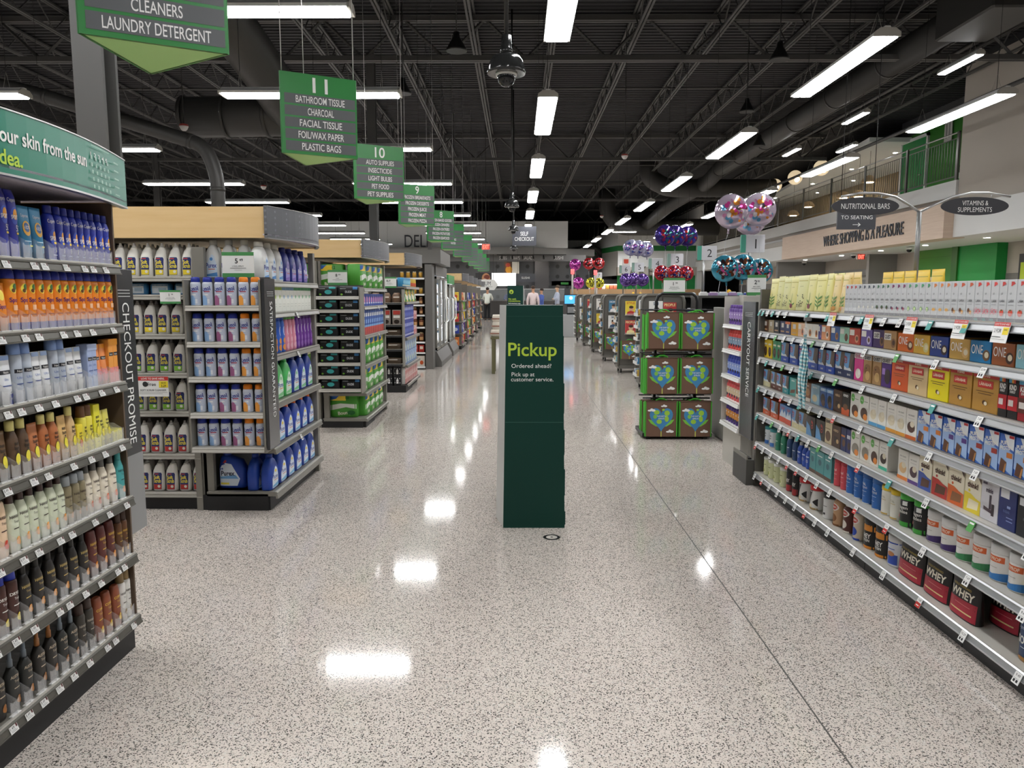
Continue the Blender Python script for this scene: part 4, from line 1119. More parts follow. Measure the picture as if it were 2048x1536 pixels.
pad('towels_tall', .25, .3, .2, '4a9a34', 'tall green paper towel pack with yellow top', BRT, 'paper_towel_pack', 'pack')
pad('wet_teal', .205, .1, .1, '16181a', 'black pack of wipes with teal oval', [('e', .06, .44, .18, .22, '3fa8a8'), ('r', .1, .76, .42, .95, '3fa8a8'), ('r', -.4, .76, -.1, .8, 'c9d0d0'), ('e', -.34, .2, .06, .1, '6fa83a')], 'wipes_pack', 'pack')
pad('wet_blue', .205, .1, .1, '16181a', 'black pack of wipes with blue corner flap', [('r', .22, .7, .44, .95, '4a8fd0'), ('t', 'DUDE', .0, .46, .22, .32, 'd6dadc', .02), ('e', -.34, .2, .06, .1, '6fa83a'), ('r', -.42, .76, -.12, .8, 'c9d0d0')], 'wipes_pack', 'pack')
carton('zip_blue', .1, .28, .08, '2a55a8', 'blue and red storage bag carton', [('r', -.5, 0, .5, .3, 'c84a3c'), ('r', -.5, .3, .5, .38, '7fb0e0'), ('r', -.4, .72, .4, .86, 'e8ecf4'), ('r', -.3, .45, .3, .6, '8fb4e6')], 'storage_bag_box')
carton('tissue_blue', .12, .13, .1, '2f4fae', 'blue and pink tissue carton', [('e', 0, .5, .3, .3, 'd88ab0'), ('r', -.3, .2, .3, .3, 'e8ecf4')], 'tissue_box')
# -- pet goods
vessel('tin_blue', can(.13, .05), '3a8fc0', 'large blue pet food can', [('e', 0, .5, .3, .3, '8fd0e8'), ('r', -.4, .1, .4, .2, 'e8e4c0')], None, 'pet_food_can', 'can')
vessel('tin_yellow', can(.13, .045), 'd8b83a', 'yellow pet food can', [('r', -.4, .1, .4, .5, 'c85a3a')], None, 'pet_food_can', 'can')
def pouch(key, w, h, d, col, desc, es, name='pouch', cat='pouch', top=None, win=None):
    secs = [(0, w * .94, d, 3), (.006, w, d, 3), (h * .3, w, d * .9, 2.6), (h * .7, w * .98, d * .5, 2.4), (h * .9, w * .97, d * .14, 3), (h, w * .97, d * .08, 4)]
    vessel(key, secs, col, desc, es, None, name, cat, h, seg=24)
pouch('treat_bag', .15, .2, .06, 'e0d24a', 'yellow and white bag of pet treats', [('r', -.4, .1, .1, .5, 'f0f0ea'), ('e', .15, .55, .2, .2, 'c8402c')], 'treat_bag', 'bag')
pouch('treat_green', .15, .2, .06, '4a9a4a', 'green and white bag of pet treats', [('r', -.3, .2, .4, .6, 'f0f0ea'), ('e', -.1, .7, .2, .12, 'c8402c')], 'treat_bag', 'bag')
carton('pet_blue', .115, .24, .12, '2c3f9e', 'dark blue pet food carton', [('r', -.3, .66, .3, .85, 'b9c4ee'), ('e', 0, .4, .22, .14, '7f8fd8'), ('r', -.35, .1, .35, .2, 'd8dcf2')], 'pet_food_box')
carton('pet_light', .2, .2, .12, '9db4d8', 'pale blue patterned pet food carton', [('e', -.2, .6, .15, .2, 'd8e0ee'), ('e', .2, .4, .2, .25, 'c9d4b0'), ('r', -.4, .06, .4, .16, '5a72a8')], 'pet_food_box')
carton('pet_red', .115, .13, .12, 'eceae4', 'red and white pet food carton', [('r', -.5, 0, .0, 1, 'c23a3a'), ('e', .2, .5, .2, .3, 'd8a0a0'), ('r', -.4, .6, -.1, .8, 'f0e0d8')], 'pet_food_box')
carton('pet_star', .115, .15, .12, '15161a', 'black carton with white stars and bottle shape', [('r', -.14, .2, .14, .62, 'e8e8e6'), ('r', -.06, .62, .06, .8, 'e8e8e6'), ('t', 'PUP', 0, .42, .12, .24, INK)] + [('p', [(x + .09 * math.cos(R(90 + 36 * i)) * (1 if i % 2 == 0 else .4), y + .075 * math.sin(R(90 + 36 * i)) * (1 if i % 2 == 0 else .4)) for i in range(10)], 'e8e8e6') for x, y in ((-.33, .8), (-.35, .3), (.33, .75), (.34, .28))], 'pet_drink_box')
JK_ES = [('r', -.38, .68, .38, .94, 'b03a30'), ('r', -.35, .45, .35, .62, 'e6e4de'), ('e', 0, .2, .3, .14, '2a1f18')]
pouch('jerky_bag', .13, .21, .03, '8a8078', 'clear bag of dark pet jerky with red card top', JK_ES, 'jerky_bag', 'bag')
vessel('chew_roll', [(0, .1, .09, 2.4), (.01, .14, .11, 2.2), (.07, .145, .11, 2.2), (.11, .12, .1, 2.2), (.14, .08, .06, 2)], '6a5240', 'brown bundle of pet chews', [('r', -.3, .5, .3, .62, 'cfc6ba')], None, 'chew_bundle', 'bag')
vessel('chew_flat', [(0, .2, .1, 4), (.01, .215, .11, 3), (.06, .215, .11, 3), (.085, .19, .09, 3)], '4f4030', 'flat bag of brown pet chews', [('r', -.4, .62, .2, .74, 'd8d2c8'), ('r', -.4, .28, .4, .34, '2a211a')], None, 'chew_bag', 'bag')

# -- nutrition gondola
def ypouch(key, col, desc, fl):
    pouch(key, .1, .225, .055, col, desc, [('r', -.4, .84, .42, .86, 'a89a2a'), ('t', 'granola', 0, .7, .03, .35, '6a6a3a')] + fl, 'grain_pouch', 'pouch')
LEAF = [('p', [(-.02, .06), (.03, .06), (.03, .5), (.0, .52)], '5a8a3a')] + [('p', [(0, y), (s * .3, y + .07), (s * .34, y + .12), (s * .1, y + .07)], '4f8a3c') for y in (.12, .22, .32) for s in (-1, 1)]
SPOT = [('e', random.uniform(-.32, .32), random.uniform(.08, .46), .04, .018, c) for c in ['3a4a2c', '6a5a3a', '2f3a28'] * 6]
ypouch('pouch_leaf', 'e3dc92', 'pale yellow foil pouch with green leaves', LEAF)
ypouch('pouch_seed', 'd9d79a', 'pale green yellow foil pouch with dark seeds', SPOT)
ypouch('pouch_orange', 'e6cf92', 'pale orange foil pouch with leaves and roots', LEAF + [('e', .1, .12, .2, .06, 'd8963c'), ('e', -.15, .1, .16, .05, 'c98a3a')])
ypouch('pouch_beet', 'dfd890', 'pale yellow foil pouch with a dark red beet', LEAF[:4] + [('e', 0, .14, .16, .07, '7a2638')])
ypouch('pouch_amber', 'e8c445', 'amber yellow foil pouch', LEAF[:3])
def slim(key, fr, c1, desc):
    carton(key, .047, .155, .12, 'c6c8ca', desc, [('r', -.5, .0, .5, .09, '2b2c40'), ('p', [(-.1, .84), (.34, .9), (.2, .95), (-.1, .95)], c1), ('t', 'qb', -.1, .68, .05, .3, '55585c'), ('t', 'LARA', .0, .5, .06, .6, '3a3c40', .01), ('r', -.3, .4, .3, .41, '8a8c90')] + fr, 'snack_bar_carton')
slim('slim_plain', [], 'c4403c', 'silver white slim carton with no fruit picture')
slim('slim_coco', [('e', .05, .24, .22, .05, 'e0dcd0'), ('e', .05, .25, .16, .03, 'f4f2ea')], '3f4a58', 'silver white slim carton with white coconut picture')
slim('slim_berry', [('e', -.1, .25, .14, .05, '3a2a4a'), ('e', .12, .22, .15, .05, 'a83a5a')], '7a2a5a', 'silver white slim carton with dark berry picture')
slim('slim_mint', [('e', 0, .26, .24, .06, '3f5a3a'), ('e', .1, .22, .12, .04, '5a3a28')], '2f6a4a', 'silver white slim carton with dark green picture')
slim('slim_lime', [('e', 0, .24, .22, .07, '6fa85a'), ('e', 0, .24, .16, .05, 'd6e6b0')], '4f9a6a', 'silver white slim carton with lime slice picture')
slim('slim_peach', [('e', 0, .24, .26, .045, 'e6b060')], 'e08a4a', 'silver white slim carton with pale orange picture')
slim('slim_nut', [('e', -.1, .24, .16, .07, '6a3f24'), ('e', .16, .2, .14, .05, 'e0a040')], 'c85a3a', 'silver white slim carton with nut picture')
slim('slim_lemon', [('t', 'LÄCH', 0, .24, .12, .8, 'e05a6a', .02), ('p', [(-.5, .06), (-.2, .0), (.2, .0), (.0, .08)], '2f7a78')], 'd8403c', 'slim silver carton with pink lettering and teal leaf')
slim('slim_tomato', [('e', 0, .22, .26, .08, 'd8503a'), ('e', .0, .28, .08, .02, '3f6a34')], 'c8403c', 'silver white slim carton with red tomato picture')
def sbox(key, w, h, col, desc, t='', ink=WT, es=(), d=.13, th=.3, top=None, bold=.02):
    e = list(es)
    if t: e.append(('t', t, -.1 if len(t) < 4 else 0, .56, th, .62, ink, bold))
    carton(key, w, h, d, col, desc, e, top=top)
pic = lambda x, c1, c2: [('e', x, .36, .17, .25, c1), ('e', x + .02, .38, .1, .14, c2)]
for k, c, ds in (('s_brown', '5f3a20', 'small dark brown bar box'), ('s_cream', 'b8a888', 'small cream bar box'), ('s_black', '23242c', 'small black bar box'), ('s_navy', '26305e', 'small navy bar box'), ('s_navy2', '2b3a6e', 'small navy bar box with orange top'), ('s_mustard', 'e0a62a', 'small mustard yellow bar box')):
    sbox(k, .072, .085, c, ds, '', es=[('r', -.2, .5, .2, .85, 'e0dcd4'), ('r', -.3, .15, .3, .25, 'c9a070')] + ([('r', -.5, .8, .5, 1, 'd8703a')] if k == 's_navy2' else []))
for k, c, c2, ds in (('n_peach', 'f0c8a8', 'd8703c', 'small peach carton with round cookie'), ('n_white', 'f2ece0', 'd8883c', 'small white carton with orange slice'), ('n_purple', '3f3a8c', '9a8fd0', 'small purple carton behind the strap bundle'), ('n_orange', 'e8a070', 'f4e4d0', 'small orange carton with cream panel'), ('n_blue', '3f66a8', 'b07a48', 'small blue carton with cookie'), ('n_mint', '9fd0b8', '6a4a34', 'small mint carton with brown cookie'), ('n_red', 'b8402c', 'e0a080', 'orange red bar carton'), ('n_violet', '6a55a0', 'd8d0ea', 'violet bar carton with white panel')):
    sbox(k, .085, .085, c, ds, '', es=pic(.22, c2, '6a4a34') + [('r', -.42, .55, .0, .9, 'f2efe6')])
for k, c, ds in (('q_purple', '432a66', 'purple protein bar box'), ('q_tan', 'b08a58', 'tan protein bar box with cookie')):
    sbox(k, .12, .09, c, ds, '', es=[('r', -.45, .5, .1, .85, 'f0eee8'), ('t', 'QUEST', -.17, .67, .2, .45, INK, .03)] + pic(.3, '8a6240', '4a3020'))
for k, c, c2, ds in (('one_orange', 'd8691e', '7a3f1c', 'orange bar box with large white lettering'), ('one_yellow', 'dcae3a', 'd8cf8a', 'golden yellow bar box with large white lettering'), ('one_navy', '1f3a86', '3a2a28', 'navy bar box with large white lettering'), ('one_tan', 'c39a4a', 'd8b070', 'tan bar box with large white lettering'), ('one_blue', '1a78b0', '6a4a2c', 'bright blue bar box with large white lettering'), ('one_brown', '9a5426', '3f2418', 'copper brown bar box with large white lettering'), ('one_aqua', '8fc4d0', 'd8a050', 'light aqua bar box with large white lettering')):
    sbox(k, .125, .085, c, ds, '', es=pic(.3, c2, 'e8dcc0') + [('t', 'ONE', -.14, .6, .42, .56, WT, .0)])
def clif(key, low, desc, h=.118, side=None):
    es = [('r', -.5, .3, .5, 1, '6fa6d8'), ('p', [(-.05, .32), (.5, .3), (.5, 1), (.1, 1)], '6a5a50'), ('p', [(.16, .3), (.5, .3), (.5, .9), (.3, .6)], '4f423c'), ('p', [(-.5, .3), (.3, .3), (.1, .42), (-.2, .38), (-.5, .46)], 'd8dce0'), ('r', -.5, 0, .5, .3, low), ('t', 'CLIF', -.34, .72, .16, .5, 'c43a2c', .03, 90), ('t', 'BAR', .05, .14, .08, .4, 'e8e4da')]
    carton(key, .078, h, .15, low, desc, es)
clif('clif_blue', '27479e', 'mountain picture bar box with bright blue base', .13)
clif('clif_navy', '1f2a50', 'mountain picture bar box with navy base', .135)
clif('clif_cream', 'd8cfa4', 'mountain picture bar box with cream base')
clif('clif_brown', '5a2c24', 'mountain picture bar box with brown base')
clif('clif_teal', '2c8f96', 'mountain picture bar box with teal base')
clif('clif_orange', 'c8562c', 'mountain picture bar box with orange base')
carton('clif_side', .1, .118, .15, '3f3b38', 'dark bar box turned sideways with red lettering', [('p', [(-.5, 0), (.2, 0), (-.1, .5), (-.5, .7)], '6fa6d8'), ('r', .0, .3, .36, .9, '23211f'), ('t', 'CLIF', .18, .6, .18, .5, 'c43a2c', .03, 90)])
carton('blue_red', .075, .118, .15, '5a86c0', 'blue bar box with white mountains and red base', [('p', [(-.5, .3), (-.1, .75), (.1, .5), (.3, .7), (.5, .4), (.5, .3)], 'd8e2ec'), ('r', -.5, 0, .5, .3, 'c8482c'), ('t', 'CLIF', 0, .8, .12, .6, 'c43a2c', .03)])
for k, c, ds in (('dip_yellow', 'ecc92c', 'bright yellow carton with dark chocolate picture'), ('dip_green', '3f9a6a', 'green carton with dark chocolate picture')):
    carton(k, .045, .13, .14, c, ds, [('e', 0, .35, .34, .26, '3a241a'), ('e', .05, .4, .2, .12, '6a4630'), ('r', -.35, .7, .35, .8, 'f0ead0')])
def tall(key, w, h, col, desc, t, es, ink=INK, ty=.86, th=.1, d=.14, top=None):
    carton(key, w, h, d, col, desc, list(es) + [('t', t, 0, ty, th, .8, ink, .03)], top=top)
tall('q_pink', .085, .148, 'd83a8c', 'hot pink protein bar box', 'QUEST', [('r', -.5, .78, .5, .94, 'f0eee8'), ('e', 0, .25, .3, .18, 'e8dcd0'), ('e', .1, .3, .16, .1, 'f4f0e8')], 'd83a8c')
tall('q_cookie', .08, .148, 'a98455', 'tan cookie protein bar box', 'QUEST', [('r', -.5, .78, .5, .94, 'f0eee8'), ('e', 0, .45, .38, .2, '8a6238'), ('e', .1, .25, .3, .16, 'c9a46a'), ('e', -.1, .5, .06, .03, '3a2418')])
tall('q_violet', .08, .15, '4c2478', 'dark violet protein bar box', 'QUEST', [('r', -.5, .78, .5, .94, 'f0eee8'), ('e', .15, .35, .3, .24, '3a2a30'), ('r', -.4, .4, -.1, .6, 'b08ad8')])
tall('q_cream', .085, .15, 'd8c8a4', 'cream protein bar box', 'QUEST', [('e', 0, .3, .38, .2, '6a4a34'), ('r', -.4, .56, .3, .6, 'a08a64')])
for k, c, ds in (('lara_orange', 'dd5f26', 'orange square eight bar box'), ('lara_cream', 'd9bd8e', 'cream square eight bar box'), ('lara_yellow', 'f2e216', 'lemon yellow square eight bar box'), ('lara_tan', 'b98a3c', 'tan square eight bar box')):
    carton(k, .142, .148, .17, c, ds, [('r', -.5, .88, .5, 1, 'c8332c'), ('t', '8 BARS', 0, .94, .07, .5, 'f0e6d0', .03), ('r', -.3, .62, .3, .82, 'b8312a'), ('r', -.28, .64, .28, .8, 'c8332c'), ('t', 'LÄRABAR', 0, .72, .075, .5, 'f0e6d0', .02), ('r', -.34, .52, .34, .535, '6a4a2c'), ('r', -.26, .46, .26, .475, '6a4a2c'), ('e', 0, .25, .07, .06, '5a3a20'), ('e', .06, .23, .06, .05, 'e8dcc0')])
for k, c, ds in (('kind_black', '1e1b1c', 'tall black snack bar box with red band'), ('kind_red', '9a1f2a', 'tall dark red snack bar box with nuts')):
    carton(k, .088, .15, .15, c, ds, [('r', -.5, .86, -.2, 1, '4fa0c8'), ('r', -.2, .86, .0, 1, 'e8a03a'), ('r', .0, .86, .2, 1, 'd84a34'), ('t', 'KIND', -.04, .76, .12, .8, WT, .03), ('t', 'ENERGY', -.04, .65, .06, .7, WT, .01), ('r', -.5, .2, .5, .55, 'b8202c' if k == 'kind_black' else '5a2a20'), ('r', -.4, .3, .1, .45, 'e8e0dc')])
tall('oreo_blue', .085, .118, '3a5f9c', 'blue bar box with dark cookies', 'QUEST', [('e', 0, .4, .36, .26, '2a2422'), ('e', .1, .2, .28, .16, '5a4030'), ('r', -.5, .78, .5, .94, '8fb8e0')], WT)
tall('choc_dark', .085, .125, '4a3022', 'dark chocolate brown bar box', 'HERO', [('r', -.2, .25, .2, .5, '2a1a12'), ('e', .2, .3, .14, .1, 'c9a878')], 'd8b890', .76)
tall('black_orange', .07, .125, '26211f', 'black bar box with orange side', 'KIND', [('r', -.5, .0, .5, .3, 'c8582c'), ('e', 0, .36, .3, .14, '6a4428')], WT)
tall('pale_blue', .07, .118, '9fc0d0', 'pale blue bar box behind the strap bundle', 'aloha', [('e', 0, .3, .3, .18, 'e0d0a8')], WT)
tall('teal_brown', .08, .115, '5fb0a8', 'mint teal bar box with brown bars', 'aloha', [('p', [(-.4, .1), (.3, .2), (.35, .4), (-.3, .3)], '6a4630')], WT)
tall('brown_white', .09, .115, '7a4a2c', 'brown bar box with white lettering at its foot', 'nature', [('e', .1, .5, .3, .2, 'a87a4a'), ('r', -.5, 0, .5, .2, 'e0d8cc')], 'e0d8cc', .85)
def white(key, foot, c2, desc, green=False, w=.09, h=.138):
    es = [('e', .0, .4, .36, .18, c2), ('e', .1, .5, .2, .1, 'e6dcc4'), ('r', -.5, 0, .5, .12, foot), ('r', -.3, .68, .3, .69, 'a8a8a4')]
    if green: es = [('e', -.22, .8, .2, .15, '5fae4a'), ('t', 'zing', -.22, .8, .06, .3, WT), ('e', .05, .32, .36, .22, c2), ('e', .2, .2, .22, .12, 'e08a3a'), ('r', .05, .76, .42, .78, '6a7a5a')]
    else: es.append(('t', 'nut crunch', 0, .8, .06, .7, '4a4a48', .0))
    carton(key, w, h, .15, 'e9e6de', desc, es)
white('w_green', 'e9e6de', '4a3024', 'white bar box with green circle and dark bar', True)
white('w_green2', 'e9e6de', '8a8478', 'white bar box with green circle and purple tag', True)
white('w_blue', '5fa8d8', 'd8ccb0', 'white nut bar box with sky blue foot')
white('w_orange', 'e8a23a', 'd8ccb0', 'white nut bar box with orange foot')
white('w_choc', 'd86a2c', '4a2e24', 'white bar box with dark chocolate and orange foot')
white('w_mint', '3fb89a', '3a2a24', 'white bar box with mint foot and grey side')
white('w_almond', 'e8863a', 'e6c08a', 'white bar box with almonds and bright orange foot', w=.085)
white('w_purple', '5a3a86', '4a2e3a', 'white bar box with dark chocolate and purple foot', w=.085)
def ppro(key, tagc, desc):
    carton(key, .088, .145, .16, '3f6cc4', desc, [('p', [(-.5, .2), (.5, .0), (.5, .55), (-.5, .75)], '9fbce6'), ('p', [(-.2, 1), (.5, 1), (.5, .62), (.1, .7)], 'e8ecf2'), ('r', .16, .92, .48, .99, 'c8343c'), ('t', 'PURE', -.12, .78, .1, .55, WT, .03, 8), ('t', 'PROTEIN', -.02, .66, .1, .8, WT, .03, 8), ('r', .06, .42, .44, .55, tagc), ('p', [(-.4, .05), (.0, .02), (.1, .3), (-.3, .38)], '5a3826'), ('p', [(-.1, .03), (.02, .02), (.1, .28), (.0, .25)], 'b07a44')])
ppro('pp_orange', 'd8803a', 'blue protein bar box with orange tag')
ppro('pp_purple', '5a3a8c', 'blue protein bar box with purple tag')
ppro('pp_red', 'a83a34', 'blue protein bar box with brick red tag')
for k, c, c2, ds in (('think_blue', '3a55a8', '5a3a2c', 'cream bar box with blue wave and brown square'), ('think_red', 'b8332c', '5a3826', 'cream bar box with red wave and layered square'), ('think_orange', 'd8672c', '8a5a34', 'cream bar box with orange wave and bar'), ('think_yellow', 'e8d23a', 'f0e6c4', 'cream bar box with yellow foot and pale squares')):
    tall(k, .105, .148, 'ece4cc', ds, 'think!', [('p', [(-.5, 0), (.5, 0), (.5, .38), (.2, .42), (-.1, .5), (-.5, .52)], c), ('p', [(-.3, .08), (.35, .12), (.4, .34), (-.2, .36)], c2), ('e', -.2, .58, .06, .04, c), ('p', [(.3, 1), (.5, 1), (.5, .84)], '4a2e20')], '4a2c1c', .74, .14)
tall('minis', .125, .155, 'd4d2d8', 'pale grey box with dark bars reading minis', 'minis', [('p', [(.0, .3), (.12, .3), (.12, .65), (.0, .65)], '3f3340'), ('p', [(-.3, .25), (.2, .2), (.2, .28), (-.3, .34)], '4a3a42'), ('p', [(.15, .16), (.3, .16), (.3, .45), (.15, .45)], '33282e'), ('r', -.4, .88, -.15, .94, '4a3f50')], '4a3f50', .76, .11)
tall('rx_navy', .115, .158, '23306a', 'navy box with white square label', 'RXBAR', [('r', -.4, .72, .1, .92, 'e4e6ea'), ('r', -.0, .5, .2, .56, '8fa0d0'), ('r', .0, .2, .36, .22, '8fa0d0'), ('r', .0, .28, .36, .3, '8fa0d0')], '5a6aa0', .42, .06)
tall('rx_black', .115, .155, '1d1e24', 'black box with white square label', 'RXBAR', [('r', -.4, .72, .3, .9, 'd8dade')], '6a6c74', .42, .06)
sbox('navy_orange', .06, .13, '1f2a5c', 'navy bar box with orange print', '', es=[('e', .1, .35, .26, .16, '6a442a'), ('r', -.4, .6, .3, .68, 'c8783a')])
sbox('navy_deep', .08, .13, '222a66', 'deep navy bar box', '', es=[('r', -.4, .6, .3, .75, 'd8dcea'), ('e', .1, .3, .3, .16, '4a342a')])
# tubs, jars and bottles
def tub(key, r, h, col, lid, lh, desc, es, name='supplement_tub', n=2, lr=1.02):
    secs = [(0, 1.9 * r, 1.9 * r, n), (.006, 2 * r, 2 * r, n), (h - lh - .008, 2 * r, 2 * r, n), (h - lh, 1.86 * r, 1.86 * r, n)]
    vessel(key, secs, col, desc, es, ([(h - lh, 2 * r * lr * .98, 2 * r * lr * .98, n), (h - lh + .002, 2 * r * lr, 2 * r * lr, n), (h - .006, 2 * r * lr, 2 * r * lr, n), (h, 1.88 * r * lr, 1.88 * r * lr, n)], lid), name, 'tub' if r > .035 else 'bottle', capname='lid', seg=24)
tub('wb_bottle', .034, .13, 'e4e8ea', '3a8f96', .022, 'white bottle with teal lid and blue foot', [('r', -.44, .05, .44, .3, '3a6fb8'), ('t', 'kaen', -.05, .75, .12, .6, INK, .02), ('t', 'teev', -.05, .58, .12, .6, INK, .02)])
vessel('slim_green', [(0, .04, .036, 2.6), (.005, .046, .04, 2.6), (.1, .046, .04, 2.5), (.12, .03, .03, 2.2), (.125, .026, .026, 2)], '3f8f74', 'green drink bottle with white cap', [('r', -.4, .5, .4, .54, 'd8e4de'), ('e', 0, .3, .3, .12, '2f6f5a')], (cone(.122, .028, .014, .012), 'e6e6e2'), 'drink_bottle')
vessel('slim_navy', [(0, .042, .038, 2.6), (.005, .048, .042, 2.6), (.1, .048, .042, 2.5), (.12, .03, .03, 2.2), (.125, .026, .026, 2)], '35507f', 'slate blue drink bottle with white cap', [('r', -.4, .5, .4, .54, 'd8dee8'), ('e', 0, .3, .3, .12, '2a4068')], (cone(.122, .028, .014, .012), 'e6e6e2'), 'drink_bottle')
vessel('blue_bot', [(0, .045, .04, 2.6), (.005, .052, .046, 2.6), (.095, .052, .046, 2.5), (.115, .03, .03, 2.2), (.12, .026, .026, 2)], '2f55b8', 'bright blue drink bottle with white cap', [('r', -.4, .6, .4, .66, 'd8e0f0'), ('t', 'KETO', 0, .4, .14, .6, WT)], (cone(.118, .02, .014, .013), 'e6e6e2'), 'drink_bottle')
carton('teal_car', .075, .15, .075, '4a9a9c', 'teal protein drink carton with brown foot', [('r', -.5, 0, .5, .14, '5a4030'), ('e', 0, .55, .2, .12, '2c6a72'), ('r', -.3, .78, .3, .82, 'd8e8e6')], 'drink_carton', 'carton', extra=lambda w, h, d: [('cap', MB().loft(cone(h, .015, .014, .013), c_('e6e6e2'), 0, d / 2, 14).mesh('cap'))])
tub('coral', .028, .15, 'd8505c', 'c8444e', .018, 'coral red powder canister', [('r', -.3, .5, .3, .52, 'f0c8c8'), ('t', 'vital', 0, .7, .1, .6, WT), ('r', -.3, .3, .3, .31, 'f0c8c8')], 'powder_canister')
tub('blue_can', .036, .155, '2a68b4', '2a62aa', .024, 'blue collagen powder canister', [('r', -.42, .0, .42, .035, 'e4e8ee'), ('t', 'VITAL', -.05, .78, .1, .6, WT, .01), ('t', 'PROTEINS', -.02, .64, .08, .7, WT), ('r', -.3, .48, .3, .495, 'cfe0f2'), ('r', -.3, .3, .2, .31, 'cfe0f2')], 'powder_canister')
tub('yel_lid', .037, .145, 'e6e4da', 'e8c52a', .024, 'cream powder tub with yellow lid', [('r', -.3, .62, .3, .64, 'c9b070'), ('t', 'VITAL', 0, .74, .09, .6, 'a09a80'), ('r', -.4, .04, .4, .1, 'c9a85a')], 'powder_canister')
tub('blk_green', .046, .155, '1c1d1e', '3fae3a', .03, 'black powder tub with bright green lid', [('r', -.46, .0, .46, .18, '3fa03a'), ('t', 'collagen', -.02, .72, .12, .75, WT, .01), ('t', 'peptides', -.02, .56, .12, .75, WT, .01), ('r', .1, .8, .34, .96, 'e6e8e6'), ('e', -.2, .36, .1, .07, 'd86a6a')])
def wtub(key, c, desc): tub(key, .053, .14, 'e6e4e0', 'd9d9d8', .034, desc, [('r', -.47, .7, .47, .92, 'd8622c'), ('t', 'BIOTPROF', -.05, .81, .12, .7, 'f0dcc8', .02), ('p', [(-.46, .06), (.46, .06), (.46, .36), (.0, .26), (-.46, .3)], c), ('r', -.3, .5, .2, .52, 'b8b4ac')])
wtub('wt_purple', '3f2c66', 'white powder tub with orange band and purple foot')
wtub('wt_green', '2f7a4a', 'white powder tub with orange band and green foot')
wtub('wt_blue', '2f74b4', 'white powder tub with orange band and blue foot')
tub('yel_black', .05, .15, '26241f', '2a2a2a', .03, 'black powder tub with yellow stripe', [('r', -.46, .3, .46, .6, 'd8c43a')])
tub('pale_jar', .034, .13, 'd9dcae', 'e9e8e0', .02, 'pale green yellow powder jar', [('e', 0, .3, .3, .16, 'e8e6c0'), ('p', [(-.2, .2), (.2, .25), (.1, .45), (-.15, .4)], 'a8b45a'), ('r', -.3, .68, .3, .72, '8a9050')], 'powder_jar')
tub('blk_red', .036, .155, '1f1c1d', '171717', .024, 'black powder tub with red foot', [('r', -.46, .02, .46, .34, 'a3272c'), ('t', 'WHEY', 0, .56, .16, .7, WT, .03)])
tub('redlid', .047, .15, 'e6e4e0', 'c8282c', .032, 'white and black powder tub with red lid', [('p', [(-.46, .3), (-.1, .3), (.2, .98), (-.46, .98)], '1f1f22'), ('p', [(.2, .4), (.46, .2), (.46, .6)], '1f1f22'), ('r', -.46, .0, .46, .1, 'b89a6a'), ('e', 0, .2, .2, .08, 'e8d8b8')])
tub('wht_blk', .042, .15, 'dcdcda', '1f1f20', .028, 'white powder jar with black lid', [('r', -.44, .3, -.2, .8, '3a4050'), ('r', -.05, .6, .3, .63, '6a6a6c'), ('r', .0, .2, .2, .3, '2a2a2c')], 'powder_jar')
def prem(key, c, c2, desc): vessel(key, [(0, .064, .064, 2), (.005, .07, .07, 2), (.13, .068, .068, 2), (.145, .05, .05, 2)], c, desc, [('e', .02, .74, .4, .15, 'e8e0da'), ('e', .0, .74, .34, .11, 'c8402c'), ('t', 'PREMIER', 0, .74, .07, .55, WT, .01), ('e', 0, .32, .32, .16, c2), ('r', -.45, .0, .45, .08, c2)], (cone(.145, .018, .025, .024), c2), 'protein_tub', 'tub')
prem('prem_tan', 'c9a07a', '8a5a34', 'tan protein drink tub with red oval')
prem('prem_brown', '5a2c26', 'e0d6cc', 'chocolate brown protein drink tub with red oval')
prem('prem_blue', 'd6c8b4', '2c4cae', 'beige protein drink tub with blue top and foot')
tub('orange_blk', .05, .16, '1f1d1c', '1a1a1a', .03, 'black powder tub with orange bands', [('r', -.46, .72, .46, .96, 'd8882c'), ('r', -.46, .0, .46, .12, 'd8882c'), ('t', 'WHEY', 0, .52, .18, .7, WT, .03), ('t', 'PROTEIN', 0, .34, .1, .6, WT, .02)])
tub('wht_blue', .052, .15, 'dfe2e8', 'd8d8d8', .03, 'white powder tub with blue printed panel', [('r', -.1, .1, .4, .5, '2c50b0'), ('e', .1, .52, .2, .1, 'c98a5a'), ('r', -.4, .7, .3, .73, '3a5ab0'), ('r', -.46, .94, .46, .98, '2c50b0')])
pouch('whey', .165, .19, .055, '1b1819', 'black and red whey powder pouch', [('p', [(-.46, .03), (.46, .03), (.46, .42), (-.46, .38)], 'a8263a'), ('t', 'GOLD STANDARD', -.06, .66, .045, .7, 'b8a04a', .01), ('t', 'WHEY', -.02, .52, .16, .8, 'f0ead8', .03), ('r', -.36, .14, .36, .17, 'd8c48a'), ('r', -.2, .3, .3, .31, 'd88a8a')], 'protein_pouch')
vessel('iso', [(0, .12, .12, 2), (.008, .13, .13, 2), (.13, .13, .13, 2), (.16, .118, .118, 2), (.172, .09, .09, 2)], '22406a', 'navy blue protein tub reading ISO100', [('r', -.46, .02, -.36, .9, 'd8dce2'), ('t', 'ISO100', .06, .5, .17, .7, WT, .03), ('e', .0, .06, .3, .06, 'a8763c'), ('t', 'Dymatize', .02, .78, .08, .5, 'c9d2e0'), ('r', -.1, .32, .3, .34, 'c9d2e0')], ([(.172, .094, .094, 2), (.174, .098, .098, 2), (.2, .098, .098, 2), (.205, .085, .085, 2)], '1a2c4c'), 'protein_tub', 'tub', capname='lid')
